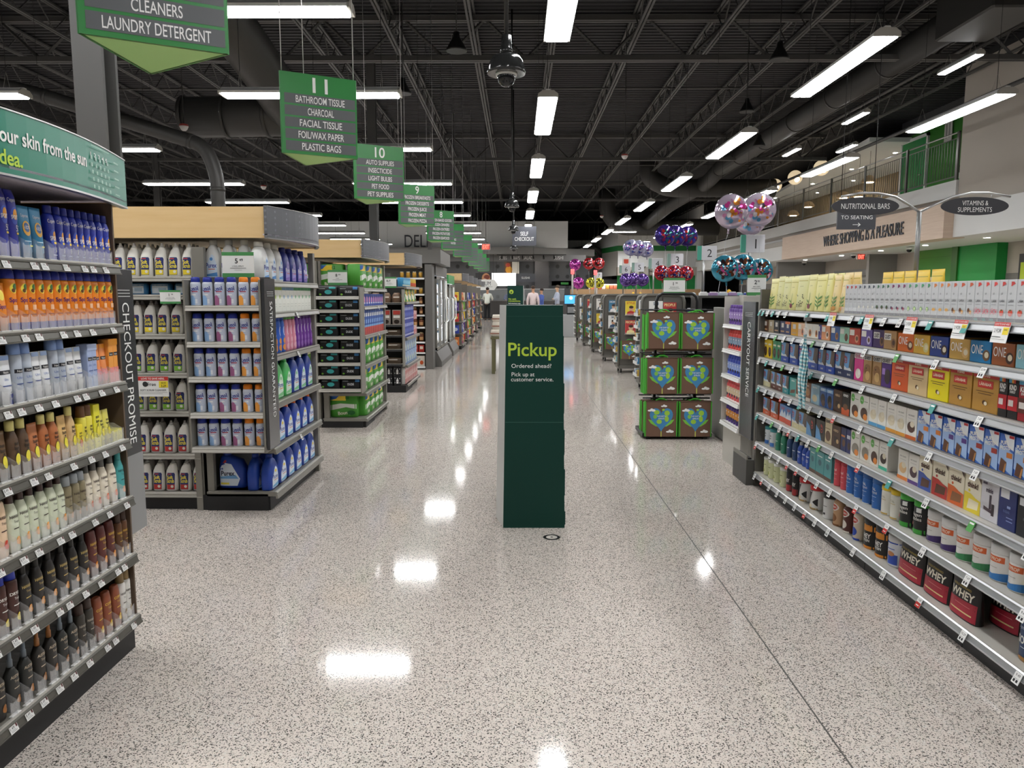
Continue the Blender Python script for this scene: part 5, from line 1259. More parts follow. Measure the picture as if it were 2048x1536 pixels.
# air freshener cans
def fresh(key, c1, c2, desc): vessel(key, can(.135, .03), c1, desc, [('r', -.44, .3, .44, .78, c2), ('e', .05, .28, .26, .1, '2f2a3c'), ('r', -.2, .6, .2, .66, 'f0eef4')], (cone(.135, .03, .024, .02), c1), 'air_freshener_can', 'spray can')
fresh('af_purple', '6a4a9a', 'a88fc8', 'lilac air freshener can'); fresh('af_red', 'd84a44', '8fa8c0', 'red and grey blue air freshener can'); fresh('af_blue', '3a52b8', '9fb4e6', 'blue air freshener can')
fresh('af_pink', 'd85a5c', 'e0d0b0', 'pink and cream air freshener can'); fresh('af_orange', '4a2f7f', 'e09a4a', 'purple and orange air freshener can')

# far goods
vessel('jar_yellow', [(0, .07, .07, 2), (.09, .075, .075, 2), (.1, .06, .06, 2)], 'c99a3c', 'yellow sauce jar', [], ([(.1, .062, .062, 2), (.115, .062, .062, 2)], 'd8d0b8'), 'sauce_jar', 'jar', capname='lid')
vessel('jar_brown', [(0, .07, .07, 2), (.1, .075, .075, 2), (.12, .05, .05, 2)], '6a3a20', 'brown sauce jar', [('r', -.4, .2, .4, .6, 'c99a6a')], ([(.12, .052, .052, 2), (.14, .052, .052, 2)], 'c9b088'), 'sauce_jar', 'jar', capname='lid')
carton('box_red', .1, .14, .1, 'b8342c', 'red grocery carton', [('r', -.3, .4, .3, .8, 'e8d8c8')], 'grocery_box')
carton('box_white', .12, .2, .1, 'dcd4c8', 'white grocery carton with orange picture', [('e', 0, .35, .28, .2, 'c8582c')], 'grocery_box')
for k, c, c2, ds in (('chip_orange', 'd8742c', 'f0c89a', 'orange snack bag'), ('chip_yellow', 'e0bc3a', 'c8482c', 'yellow snack bag'), ('chip_blue', '2a3f9e', 'd8e0f0', 'blue snack bag'), ('chip_green', '6a9a3a', 'e8e4c0', 'green snack bag'), ('chip_red', 'b8302c', 'f0d04a', 'red snack bag'), ('chip_cream', 'd8ccb4', '8a5a3a', 'cream snack bag'), ('chip_purple', '5a3a86', 'd8c8e8', 'purple snack bag')):
    pouch(k, .2, .24, .08, c, ds, [('e', 0, .5, .3, .2, c2)], 'snack_bag', 'bag')
carton('frozen', .22, .2, .1, '3a86b8', 'blue frozen food carton behind the freezer glass', [('e', 0, .4, .3, .3, 'd8c8a0')], 'frozen_box')
carton('frozen2', .22, .18, .1, 'c9c4b8', 'pale frozen food carton behind the freezer glass', [('r', -.4, .1, .4, .5, 'c8702c')], 'frozen_box')

# ------------------------------------------------------------------ goods set out on the shelves
def stand(key, fx, x, y, z, label, group, sx=1.0, turn=0, s=1.0):
    k = KIND[key]
    c, sn = math.cos(fx.rotation_euler.z), math.sin(fx.rotation_euler.z)
    loc = (fx.location.x + c * x - sn * y, fx.location.y + sn * x + c * y, fx.location.z + z + .0006)
    rot = (0, 0, fx.rotation_euler.z + turn)
    if k.first is None:
        o = bpy.data.objects.new(k.name, k.body); COL.objects.link(o)
        for n, me in k.parts: put(n, me, o)
        k.first = o; KIDS[o.name] = list(o.children)
        o.location = loc; o.rotation_euler = rot
        tag(o, label, k.cat, group)
    else:
        o = dup(k.first, loc, rot, label, group)
    o.scale = (sx * s, s, s)
    return o

NUM = ['one', 'two', 'three', 'four', 'five', 'six', 'seven', 'eight']
SUN_ROWS = (
    'blue_sport 1.139, blue_sport 1.095, blue_sport 1.053, blue_sport 1.009, blue_sport 0.967, blue_sport 0.928, blue_sport 0.886, blue_sport 0.844, blue_sport 0.794, teal_tube 0.720, teal_tube 0.661, navy_tall 0.597, navy_tall 0.549, navy_tall 0.500',
    'orange_spray 1.144, orange_spray 1.092, orange_spray 1.042, orange_spray 0.994, orange_spray 0.948, orange_spray 0.900, orange_spray 0.850, orange_spray 0.805, orange_spray 0.756, orange_spray 0.708, orange_spray 0.663, orange_spray 0.619, orange_spray 0.571, orange_small 0.523, orange_small 0.477',
    'peach_box 1.155, peach_box 1.110, peach_tube 1.063, peach_tube 1.017, blue_box 0.980, blue_box 0.947, white_tube 0.891, white_tube 0.844, grey_can 0.795, grey_can 0.757, white_tube 0.706, white_tube 0.662, grey_can 0.617, grey_can 0.574, wide_pack 0.515, white_tube 0.451',
    'bum_cube 1.158, bum_cube 1.112, bum_ytube 1.068, bum_ytube 1.029, bum_ybox 0.987, bum_ycan 0.942, bum_ycan 0.899, bum_small 0.865, bum_tan 0.821, bum_tantube 0.775, bum_orange 0.722, bum_orange 0.674, bum_otube 0.625, bum_brown 0.575, bum_brown 0.524, bum_btube 0.473, bum_btube 0.425',
    'haw_teal 1.123, haw_white 1.061, haw_white 1.002, haw_white 0.945, haw_white 0.901, haw_clear 0.862, haw_clear 0.825, haw_clear 0.781, haw_cream 0.736, haw_cream 0.689, haw_cream 0.641, haw_cream 0.590, haw_cream 0.543, haw_cream 0.495, haw_peach 0.442, haw_peach 0.393',
    'haw_brown 1.135, haw_brown 1.085, haw_maroon 1.022, haw_maroon 0.960, haw_maroon 0.900, haw_black 0.843, haw_black 0.781, haw_black 0.719, haw_black 0.656, haw_black 0.591, haw_black 0.529, dry_blue 0.471, dry_blue 0.420, dry_blue 0.366',
    'white_gold 1.136, white_gold 1.084, rust 1.030, rust 0.969, rust 0.912, dark_can 0.856, dark_can 0.803, black_pump 0.751, black_pump 0.696, black_gold 0.633, black_gold 0.573, black_pump 0.505, black_pump 0.441, black_gold 0.380, black_pump 0.327',
)
BAR_ROWS = (
    'pouch_leaf -0.075 0.173, pouch_seed 0.066 0.109, pouch_seed 0.185 0.130, pouch_beet 0.312 0.124, pouch_seed 0.456 0.164, pouch_beet 0.609 0.142, pouch_leaf 0.747 0.134, pouch_leaf 0.863 0.098, pouch_orange 0.968 0.111, pouch_orange 1.072 0.098, slim_plain 1.147 0.051, slim_plain 1.197 0.050, slim_plain 1.246 0.049, slim_coco 1.296 0.051, slim_coco 1.348 0.051, slim_coco 1.397 0.048, slim_coco 1.446 0.049, slim_mint 1.495 0.050, slim_mint 1.544 0.049, slim_mint 1.593 0.047, slim_berry 1.643 0.053, slim_berry 1.695 0.051, slim_berry 1.745 0.050, slim_lime 1.796 0.051, slim_lime 1.849 0.056, slim_lime 1.903 0.052, slim_lime 1.954 0.049, slim_peach 2.005 0.054, slim_peach 2.055 0.046, slim_peach 2.103 0.050, slim_nut 2.152 0.049, slim_nut 2.205 0.057, slim_nut 2.261 0.054, slim_lemon 2.314 0.052, slim_lemon 2.364 0.047, slim_lemon 2.412 0.049, slim_tomato 2.460 0.047, slim_tomato 2.510 0.053, slim_tomato 2.562 0.052',
    's_brown -0.155 0.113, s_cream -0.045 0.109, s_black 0.068 0.116, s_navy 0.181 0.110, s_navy2 0.284 0.096, s_mustard 0.399 0.133, n_peach 0.522 0.115, n_white 0.639 0.119, n_white 0.746 0.094, n_purple 0.815 0.044, n_orange 0.898 0.122, n_blue 1.019 0.120, n_mint 1.141 0.124, n_red 1.271 0.135, n_violet 1.403 0.129, q_purple 1.528 0.121, q_tan 1.651 0.126, one_orange 1.788 0.148, one_yellow 1.929 0.135, one_navy 2.067 0.141, one_tan 2.212 0.147, one_blue 2.353 0.136, one_brown 2.489 0.135, one_aqua 2.620 0.128',
    'dip_yellow -0.148 0.096, dip_yellow -0.052 0.096, dip_green 0.041 0.090, dip_green 0.124 0.076, clif_blue 0.248 0.173, clif_blue 0.417 0.164, clif_blue 0.578 0.158, clif_blue 0.736 0.158, clif_blue 0.869 0.109, clif_blue 0.984 0.119, clif_navy 1.103 0.120, clif_navy 1.224 0.122, q_pink 1.338 0.107, q_cookie 1.437 0.090, q_cookie 1.528 0.093, q_violet 1.625 0.100, lara_orange 1.755 0.159, lara_cream 1.917 0.167, lara_yellow 2.082 0.162, lara_tan 2.241 0.157, lara_tan 2.402 0.165, kind_black 2.510 0.051, kind_black 2.564 0.057, kind_red 2.635 0.085',
    'clif_cream -0.097 0.180, clif_brown 0.052 0.119, clif_brown 0.174 0.124, clif_teal 0.293 0.114, teal_brown 0.411 0.123, brown_white 0.537 0.128, brown_white 0.660 0.118, pale_blue 0.787 0.136, oreo_blue 0.901 0.093, oreo_blue 0.994 0.092, choc_dark 1.099 0.118, black_orange 1.208 0.100, w_green 1.313 0.110, w_green 1.424 0.111, w_blue 1.525 0.092, w_blue 1.615 0.087, w_orange 1.706 0.097, w_orange 1.800 0.089, w_choc 1.892 0.095, pp_orange 1.990 0.102, pp_orange 2.088 0.095, pp_purple 2.181 0.091, pp_purple 2.271 0.089, pp_red 2.365 0.098, pp_red 2.460 0.091, pp_orange 2.548 0.086, pp_orange 2.637 0.092',
    'clif_orange -0.070 0.165, clif_orange 0.097 0.170, blue_red 0.248 0.133, blue_red 0.368 0.107, clif_cream 0.483 0.121, clif_cream 0.610 0.133, clif_side 0.744 0.135, clif_side 0.877 0.133, q_cream 0.992 0.097, choc_dark 1.101 0.120, navy_orange 1.196 0.071, navy_deep 1.261 0.059, w_green2 1.346 0.110, w_green2 1.454 0.106, w_green 1.554 0.095, w_mint 1.646 0.088, w_almond 1.833 0.095, w_purple 1.926 0.090, think_blue 2.024 0.107, think_red 2.138 0.121, think_orange 2.256 0.115, think_yellow 2.369 0.110, minis 2.478 0.109, rx_navy 2.583 0.101, rx_black 2.692 0.115',
    'wb_bottle -0.076 0.121, wb_bottle 0.036 0.103, slim_green 0.140 0.103, slim_green 0.249 0.116, slim_navy 0.362 0.111, slim_navy 0.464 0.091, blue_bot 0.553 0.088, blue_bot 0.635 0.076, blue_bot 0.707 0.067, teal_car 0.788 0.097, teal_car 0.898 0.123, teal_car 1.014 0.107, coral 1.109 0.084, coral 1.194 0.086, blue_can 1.277 0.080, blue_can 1.362 0.091, blue_can 1.466 0.117, blue_can 1.573 0.096, yel_lid 1.667 0.091, yel_lid 1.751 0.078, blk_green 1.849 0.117, blk_green 1.964 0.113, wt_purple 2.078 0.116, wt_purple 2.193 0.114, wt_green 2.304 0.108, wt_green 2.413 0.109, wt_blue 2.521 0.108, wt_blue 2.626 0.102, yel_black 2.712 0.070',
    'pale_jar -0.078 0.108, pale_jar 0.028 0.104, pale_jar 0.139 0.117, pale_jar 0.261 0.127, blk_red 0.377 0.106, blk_red 0.493 0.125, redlid 0.613 0.115, redlid 0.798 0.255, wht_blk 0.993 0.135, prem_tan 1.128 0.136, prem_brown 1.253 0.114, prem_blue 1.376 0.132, orange_blk 1.507 0.131, orange_blk 1.636 0.127, wht_blue 1.760 0.120, whey 1.932 0.223, whey 2.144 0.203, whey 2.346 0.201, iso 2.715 0.138',
)

for r, row in enumerate(SUN_ROWS):
    it = [q.split() for q in row.split(', ')]
    xs = [float(q[1]) for q in it]; fin = []; lim = 1.138
    for i, (key, x) in enumerate(it):
        x = float(x)
        if x < .36 or x > 1.125:
            x = min(x, 1.118)
            if x < .36: continue
        gap = min([abs(xs[i] - xs[j]) for j in (i - 1, i + 1) if 0 <= j < len(xs)])
        sx = min(1.0, gap * .96 / KIND[key].w)
        x = min(x, lim - KIND[key].w * sx / 2)
        lim = x - KIND[key].w * sx / 2 - .001
        it[i] = (key, x); fin.append(x)
        stand(key, G1, x, .014 + random.random() * .003, G1Z[r], '%s, %s from the checkout panel, shelf %s' % (KIND[key].desc, nth(i), NUM[r]), 'goods on the sunscreen display', sx)

    for a, b in zip(fin[:-1], fin[1:]): put('clear_divider', DIV, G1S[r], ((a + b) / 2, 0, .001))
for r, row in enumerate(BAR_ROWS):
    it = [q.split() for q in row.split(', ')]
    for i, (key, x, w) in enumerate(it):
        k = KIND[key]; x = float(x) + .17; w = float(w)
        flatk = k.cat in ('box', 'pouch', 'carton')
        sx = min(1.8, max(.55, w * .955 / k.w)) if flatk else min(1.0, w * .97 / k.w)
        y0 = .03 + random.random() * .006 if r > 0 else .035
        o = stand(key, G6, x, y0, G6Z[r], '%s, %s from the carryout panel, shelf %s' % (k.desc, nth(i), NUM[r]), 'goods on the nutrition gondola', sx, 0, .93 if key == 'iso' else 1.0)
        if k.name == 'grain_pouch':
            o.rotation_euler.z += R(random.uniform(-5, 5)); o.scale.z = random.uniform(.94, 1.04)
        deep = flatk and key not in ('w_mint', 'clif_side', 'whey') or key in ('blue_can', 'redlid', 'wt_purple', 'wt_green', 'wt_blue')
        if deep and k.d * 2 + y0 < .46:
            stand(key, G6, x, y0 + k.d + .004, G6Z[r], '%s, behind the %s on shelf %s' % (k.desc, nth(i), NUM[r]), 'goods on the nutrition gondola', sx)
for i, x in enumerate((1.2, 1.32, 1.44, 1.57, 1.7)):
    stand('pouch_amber', G6, x, .28, 1.30, 'amber yellow foil pouch, %s in the row behind the slim cartons' % nth(i), 'goods on the nutrition gondola', 1.15)
for i, (x, y) in enumerate(((2.56, .04), (2.58, .15), (2.78, .2))):
    stand('whey', G6, x + .06, y + .09, .11, 'black and red whey pouch pushed back beside the navy tub, %s of three' % nth(i), 'goods on the nutrition gondola', 1.0, R(6))

# cleansers in the aisle behind
for r, key in ((0, 'scrub_yellow'), (2, 'scrub_yellow'), (3, 'scrub_green'), (4, 'scrub_green'), (5, 'scrub_red'), (6, 'scrub_red')):
    for d in range(3):
        n = 8
        for i in range(n):
            x = 2.495 - i * .0885 - d * .012
            if r in (2, 3, 4, 5) and d == 2: continue
            stand(key, G2, x, .03 + d * .09 + random.random() * .006, G2Z[r], KIND[key].desc + (', %s from the grey upright, cleanser shelf %s' % (nth(i), NUM[r]) if d == 0 else ', %s of its shelf, %s row back, shelf %s' % (nth(i), nth(d), NUM[r])), 'cleanser bottles')
for i in range(4):
    key = 'wipes_blue' if i < 3 else 'wipes_green'
    stand(key, G2, 2.46 - i * .155, .05, G2Z[1], '%s, %s from the grey upright, cleanser shelf two' % (KIND[key].desc, nth(i)), 'wipes between the cleansers')
LC = ['lysol_blue', 'lysol_blue', 'lysol_pink', 'lysol_pink', 'lysol_orange', 'lysol_orange']
LYZ = [1.334, 1.114, .90, .678, .465]
for r, z in enumerate(LYZ):
    for i, key in enumerate(LC):
        stand(key, LY, .038 + i * .0735, .035, z, '%s, %s across the wing rack, shelf %s' % (KIND[key].desc, nth(i), NUM[r]), 'disinfectant cans')
price_card((-2.19, 4.745, 1.345), .13, .085, card_lines('1', '99', 'CLEANING WIPES'), 'small white price sign on the second cleanser shelf')
t = tag(put('sale_sign', MB().box(-.098, 0, 0, .098, .004, .128, TAGW), None, (-2.325, 4.735, .755)), 'white sale sign with red top reading love to save here', 'sign')
put('print', decal(MB(), [('r', -.098, .103, .098, .128, RED), ('t', 'LOVE TO SAVE HERE.', 0, .1155, .012, .15, TAGW, .02), ('r', .038, .058, .096, .1, YEL), ('t', 'SAVE', .067, .088, .01, .04, INK, .01), ('t', '3.29', .067, .07, .013, .05, INK, .02), ('e', -.05, .08, .017, .017, INK), ('t', 'Free', -.008, .08, .022, .06, INK), ('t', 'SOFT SCRUB CLEANSER', 0, .042, .011, .18, INK, .01), ('r', -.09, .026, .09, .028, M('9a9a98')), ('r', -.09, .018, .06, .02, M('9a9a98'))], flat(0), .0006), t)

# detergent end
def fill(fx, z, seq, x0, step, y, where, group, turn=0, back=0, sx=1.0, s=1.0):
    for i, key in enumerate(seq):
        stand(key, fx, x0 + i * step, y, z, '%s, %s from the aisle corner, %s' % (KIND[key].desc, nth(i), where), group, sx, turn, s)
        for b in range(back):
            stand(key, fx, x0 + i * step, y + (b + 1) * (KIND[key].d + .012), z, '%s, %s row behind the %s, %s' % (KIND[key].desc, nth(b), nth(i), where), group, sx, turn, s)
GD = 'goods on the detergent display'
fill(E2, E2Z[0], ['jug_white'] * 3 + ['jug_purple'] * 4, .085, .148, .03, 'top detergent shelf', GD)
fill(E2, E2Z[1], ['dry_green'] * 4 + ['dry_blue2'] * 3 + ['dry_mint'] * 5, .055, .09, .03, 'second detergent shelf', GD)
fill(E2, E2Z[2], ['soft_blue'] * 5 + ['soft_pink'] * 3 + ['soft_purple'] * 5, .055, .0855, .03, 'third detergent shelf', GD, 0, 1, 1, .95)
fill(E2, E2Z[3], ['jug_green'] * 3 + ['jug_navy'] * 3, .1, .182, .03, 'fourth detergent shelf', GD, 0, 1)
fill(E2, E2Z[4], ['jug_orange'] * 6, .1, .182, .03, 'fifth detergent shelf', GD, 0, 1)
fill(E2, E2Z[5], ['jug_blue'] * 6, .1, .182, .03, 'bottom detergent shelf', GD, 0, 1)
stand('jug_big', G2, 2.715, .05, .13, 'large blue detergent jug facing the aisle, under the spray can rack', GD, 1, 0, .88)
put('floor_deck', MB().box(2.6, .02, .08, 2.99, .5, .125, KICK), G2)
for i, x in enumerate((2.64, 2.74, 2.84)):
    stand('jug_white', G2, x, .06, 1.50, 'white translucent detergent jug, %s behind the 5.49 price sign' % nth(i), GD, .8)
put('top_deck', MB().box(2.56, .03, 1.47, 2.87, .46, 1.499, GREY), G2)

# wipes and paper towels
for k in range(8):
    for i, key in enumerate(('wet_teal', 'wet_blue')):
        stand(key, WP, .112 + i * .217, .03, 1.385 - .1345 * k, '%s, shelf %s of the wipes wing rack' % (KIND[key].desc, NUM[k]), 'wipes packs')
GP = 'goods on the paper towel display'
fill(E3, E3Z[0], ['towels'] * 4, .17, .325, .02, 'top paper shelf', GP)
fill(E3, E3Z[1], ['tissue_blue'] * 10, .07, .129, .03, 'second paper shelf', GP)
fill(E3, E3Z[2], ['zip_blue'] * 12, .06, .108, .03, 'third paper shelf', GP, 0, 0, 1, .96)
fill(E3, E3Z[3], ['towels_tall'] * 5, .135, .262, .03, 'fourth paper shelf', GP, 0, 0, 1, .93)
fill(E3, E3Z[4], ['towels'] * 4, .17, .325, .03, 'fifth paper shelf', GP)
fill(E3, E3Z[5], ['towels_tall'] * 4, .3, .262, .03, 'bottom paper shelf', GP, 0, 0, 1.2, .78)
for i, x in enumerate((2.34, 2.64)):
    stand('towels', G3, x + .0, .04, 1.47, 'green pack of paper towels behind the 8.99 sign, %s one' % nth(i), GP, .95)
put('top_deck', MB().box(2.5, .03, 1.44, 2.8, .46, 1.469, GREY), G3)
stand('towels', G3, 2.74, .06, .1, 'green pack of paper towels on the floor deck under the wipes rack', GP)
put('floor_deck', MB().box(2.6, .02, .0, 2.99, .5, .099, KICK), G3)
fill(G3, 1.2, ['chip_purple', 'chip_green'], 2.15, .22, .03, 'aisle side of the paper gondola', GP)
fill(G3, .7, ['chip_green', 'chip_green'], 2.15, .22, .03, 'lower aisle side of the paper gondola', GP)

# pet goods
GT = 'goods on the pet food display'
fill(E4, E4Z[0], ['tin_blue'] * 7 + ['tin_yellow'] * 6, .06, .103, .03, 'top pet shelf', GT)
fill(E4, E4Z[1], ['treat_bag', 'treat_green'] * 4, .09, .165, .03, 'second pet shelf', GT, 0, 0, 1, .92)
fill(E4, 1.018, ['pet_blue'] * 8 + ['pet_red'] * 3, .07, .122, .03, 'upper carton row', GT)
fill(E4, E4Z[2], ['pet_blue'] * 8 + ['pet_red'] * 3, .07, .122, .03, 'lower carton row', GT)
fill(E4, E4Z[3], ['pet_light'] * 6, .11, .215, .03, 'fourth pet shelf', GT, 0, 0, 1, .88)
fill(E4, .5575, ['pet_light'] * 6, .11, .215, .03, 'upper pale carton row', GT, 0, 0, 1, .88)
for r in range(2): fill(E4, E4Z[4] + r * .1225, ['pet_red'] * 11, .07, .122, .03, ('bottom row', 'upper bottom row')[r], GT, 0, 0, 1, .93)
for i, x in enumerate((2.4, 2.53, 2.66, 2.79)):
    stand('tin_blue', G4, x, .06, 1.52, 'large blue pet food can, %s above the jerky rack' % nth(i), GT)
put('top_deck', MB().box(2.3, .03, 1.48, 2.9, .46, 1.519, GREY), G4)
for i in range(3): stand('chew_roll', JK, .08 + i * .15, .03, 1.29, 'brown bundle of pet chews, %s on the jerky rack top' % nth(i), GT)
for i in range(3): stand('jerky_bag', JK, .08 + i * .15, .03, .98, '%s, %s along the rack' % (KIND['jerky_bag'].desc, nth(i)), GT)
for r, z in enumerate((.83, .63, .42)):
    for i in range(2): stand('chew_flat', JK, .115 + i * .225, .03, z, 'flat bag of brown pet chews, %s on jerky rack shelf %s' % (nth(i), NUM[r + 2]), GT)
put('floor_deck', MB().box(2.45, -.16, .0, 2.99, .5, .1, KICK), G4)
for r in range(2):
    for i in range(4): stand('pet_star', G4, 2.5 + i * .122, -.145, .101 + r * .137, 'black carton with white stars, %s across, %s row, under the jerky' % (nth(i), ('lower', 'upper')[r]), GT, 1, 0, .89)

# jars, freezers, far snacks
GJ = 'jars beside the freezer'
for r, (z, key) in enumerate(((1.42, 'jar_yellow'), (1.22, 'jar_brown'), (1.03, 'jar_brown'), (.8, 'jar_brown'), (.52, 'jar_brown'), (.32, 'box_red'), (.05, 'box_white'), (1.72, 'jar_yellow'))):
    for i in range(4): stand(key, G5, .12 + i * .118, .03, z, '%s, %s across on jar shelf %s' % (KIND[key].desc, nth(i), NUM[r]), GJ, 1, 0, 1.25 if key == 'jar_brown' and z < .9 else 1)
GF = 'frozen goods behind glass'
for fz, L, nm in ((FZ1, 2.28, 'first'), (FZ2, 1.6, 'second')):
    for r, z in enumerate((.4, .68, .95, 1.2, 1.45)):
        n = int((L - .3) / .27)
        for i in range(n): stand(('frozen', 'frozen2')[(r + i) % 2], fz, .2 + i * (L - .4) / (n - 1), .16, z, 'frozen carton, %s across shelf %s of the %s freezer case' % (nth(i), NUM[r], nm), GF)
CH = ['chip_orange', 'chip_yellow', 'chip_blue', 'chip_green', 'chip_red', 'chip_cream', 'chip_purple']
for g, t in enumerate(SN):
    for r, z in enumerate((.12, .42, .72, 1.0, 1.26)):
        for i in range(5):
            key = CH[(i * 2 + r * 3 + g * 5 + (i * r) % 3) % 7]
            stand(key, t, .15 + i * .25, .04, z, '%s, %s along shelf %s of snack gondola %s' % (KIND[key].desc, nth(i), NUM[r], NUM[g]), 'snack bags', 1, 0, .9)
for g, t in enumerate(SN[:4]):
    for r, z in enumerate((.12, .42, .72, 1.0, 1.26)):
        for i in range(3):
            key = CH[(i * 3 + r * 2 + g * 4) % 7]
            stand(key, t, -.235, .16 + i * .22, z, '%s, %s in from the walkway, side shelf %s of snack gondola %s' % (KIND[key].desc, nth(i), NUM[r], NUM[g]), 'snack bags', 1, R(-90), .88)
# air freshener cans
for r, key in enumerate(('af_purple', 'af_red', 'af_blue', 'af_pink', 'af_orange')):
    for i in range(7): stand(key, AF, .04 + i * .07, .03, AFZ[r], '%s, %s from the lane side of its shelf' % (KIND[key].desc, nth(i)), 'air freshener cans', 1, 0, .96)

# ------------------------------------------------------------------ pickup sign on the walkway
PG = M('02362d', .5, 0, .3)
t = empty('pickup_sign', (.1, 4.41, 0), 0, 'tall dark green standing sign reading Pickup in the walkway', 'sign')
def trap(z): 
    k = 1 - .1 * z / 1.34
    return k
f = MB()
zs = [0, .645, .65, 1.34]
def face(mb, a, b, m, y0=0, y1=0):
    (xa, ya), (xb, yb) = a, b
    v = []
    for z in (0, 1.34):
        k = 1 - .11 * z / 1.34
        v += [(xa * k, ya, z), (xb * k, yb, z)]
    mb.add(v, [(0, 1, 3, 2)], m)
P = [(-.185, 0), (.185, 0), (.2, .22), (-.235, .22)]
body = MB()
vs = []
for z in (0, 1.34):
    k = 1 - .11 * z / 1.34
    vs += [(x * k, y, z) for x, y in P]
body.add(vs, [(3, 2, 1, 0), (4, 5, 6, 7), (0, 1, 5, 4), (1, 2, 6, 5), (2, 3, 7, 6)], PG)
body.add(vs, [(3, 0, 4, 7)], M('d9d9d6', .5))
put('board', body, t)
fr = MB(); fv = []
for z in (0, 1.34):
    k = 1 - .11 * z / 1.34
    fv += [(-.186 * k, -.004, z), (.186 * k, -.004, z), (.186 * k, 0, z), (-.186 * k, 0, z)]
fr.add(fv, [(0, 1, 5, 4), (1, 2, 6, 5), (3, 0, 4, 7), (4, 5, 6, 7), (0, 3, 2, 1)], PG)
fp = put('front_panel', fr, t)
e = [('t', 'Pickup', -.012, 1.083, .078, .285, M('b3d03f', .5), .012, 0, True), ('t', 'Ordered ahead?', -.018, .985, .0235, .235, wt, .0, 0, True), ('t', 'Pick up at', -.067, .935, .0235, .135, wt, .0, 0, True), ('t', 'customer service.', -.013, .905, .0235, .25, wt, .0, 0, True), ('r', -.172, .646, .172, .6495, M('2b5a50', .5)), ('r', -.163, 1.275, .163, 1.277, M('0d4a3f', .5))]
put('lettering', decal(MB(), e, flat(-.004), .0006), fp)
put('edge_tabs', MB().box(.176, .0, .02, .19, .012, .1, PG).box(.172, .0, .2, .186, .012, .36, PG).box(.168, .0, .45, .182, .012, .6, PG).box(.165, .0, .7, .178, .012, .88, PG).box(.16, .0, .98, .172, .012, 1.16, PG), t)

t = empty('no_cash_sign', (-.05, 17.2, 0), 0, 'green standing sign with round p emblem about no cash transactions', 'sign')
nb = put('board', MB().box(-.18, 0, 0, .18, .03, 1.61, PG), t)
put('edge', MB().box(.18, -.002, 0, .19, .032, 1.61, M('c9cbc9')), t)
e = [('e', -.09, 1.47, .05, .05, M('b3d03f')), ('t', 'p', -.09, 1.472, .05, None, PG, .05), ('t', 'No cash', -.07, 1.31, .036, .17, M('b3d03f'), .02, 0, True), ('t', 'transactions.', -.02, 1.265, .036, .28, M('b3d03f'), .02, 0, True), ('t', 'Self-checkout only.', -.02, 1.21, .026, .28, wt, .01)]
put('lettering', decal(MB(), e, flat(0), .002), nb)

# table with newspaper bundles behind the pickup sign
t = empty('display_table', (-.33, 13.4, 0), 0, 'small olive wooden table with newspaper bundles behind the pickup sign', 'table')
OL = M('5d5a3c', .6)
put('table_top', MB().bbox(-.15, -.1, .62, .7, .5, .66, OL), t)
for x, y in ((-.1, -.06), (.64, -.06), (-.1, .44), (.64, .44)): put('leg', MB().box(x - .03, y - .03, 0, x + .03, y + .03, .62, OL), t)
random.seed(3)
bun = MB().loft([(0, .2, .2, 4), (.02, .24, .22, 3), (.1, .24, .22, 3), (.13, .22, .2, 3)], M('d3cbbd', .7), 0, .11).box(-.13, -.005, .05, .13, 0, .07, M('8a5a4a'))
bunm = bun.mesh('newspaper_bundle')
for i, (x, z) in enumerate(((-.03, .66), (.23, .66), (.49, .66), (0, .79), (.26, .79), (.0, .92))):
    tag(put('newspaper_bundle', bunm, None, (-.33 + x, 13.34, z + .001)), 'bundle of newspapers on the olive table, %s' % ('first at its foot', 'second at its foot', 'third at its foot', 'first of the middle layer', 'second of the middle layer', 'topmost of all')[i], 'newspapers', 'newspaper bundles')

# ------------------------------------------------------------------ reusable bag rack
t = empty('bag_rack', (1.56, 7.25, 0), 0, 'black wire floor rack hung with brown and green shopping bags', 'rack')
BK = M('17181a', .4)
put('hoop_frame', MB().tube([(-.2, .15, .05), (-.2, .15, 1.34)] + [(x - .0, .15, z) for x, z in [(-.185, 1.385), (-.15, 1.41)]] + [(.15, .15, 1.41), (.185, .15 - 0, 1.385), (.2, .15, 1.34), (.2, .15, .05)], .016, BK, 8), t)
put('base', MB().bbox(-.34, -.02, .02, .34, .42, .06, BK).box(-.3, 0, 0, -.26, .4, .02, BK).box(.26, 0, 0, .3, .4, .02, BK), t)
for z in (.395, .825, 1.255):
    put('hang_bar', MB().tube([(-.33, .06, z), (.33, .06, z)], .008, BK, 6).tube([(-.33, .3, z), (.33, .3, z)], .008, BK, 6).tube([(-.2, .06, z), (-.2, .3, z)], .008, BK, 6).tube([(.2, .06, z), (.2, .3, z)], .008, BK, 6).tube([(-.16, .0, z), (-.16, .3, z)], .006, BK, 6).tube([(.16, .0, z), (.16, .3, z)], .006, BK, 6), t)
price_card((1.53, 7.39, 1.405), .21, .16, card_lines('1', '99', 'REUSABLE BAG'), 'white price sign reading 1.99 above the shopping bag rack')
BROWN = M('6d5140', .75); BGRN = M('3fae2a', .6)
def heart(n=40):
    p = []
    for i in range(n):
        a = 2 * math.pi * i / n
        p.append((.0165 * math.sin(a) ** 3 * .39, .0125 * .42 * (13 * math.cos(a) - 5 * math.cos(2 * a) - 2 * math.cos(3 * a) - math.cos(4 * a)) / 13))
    return p
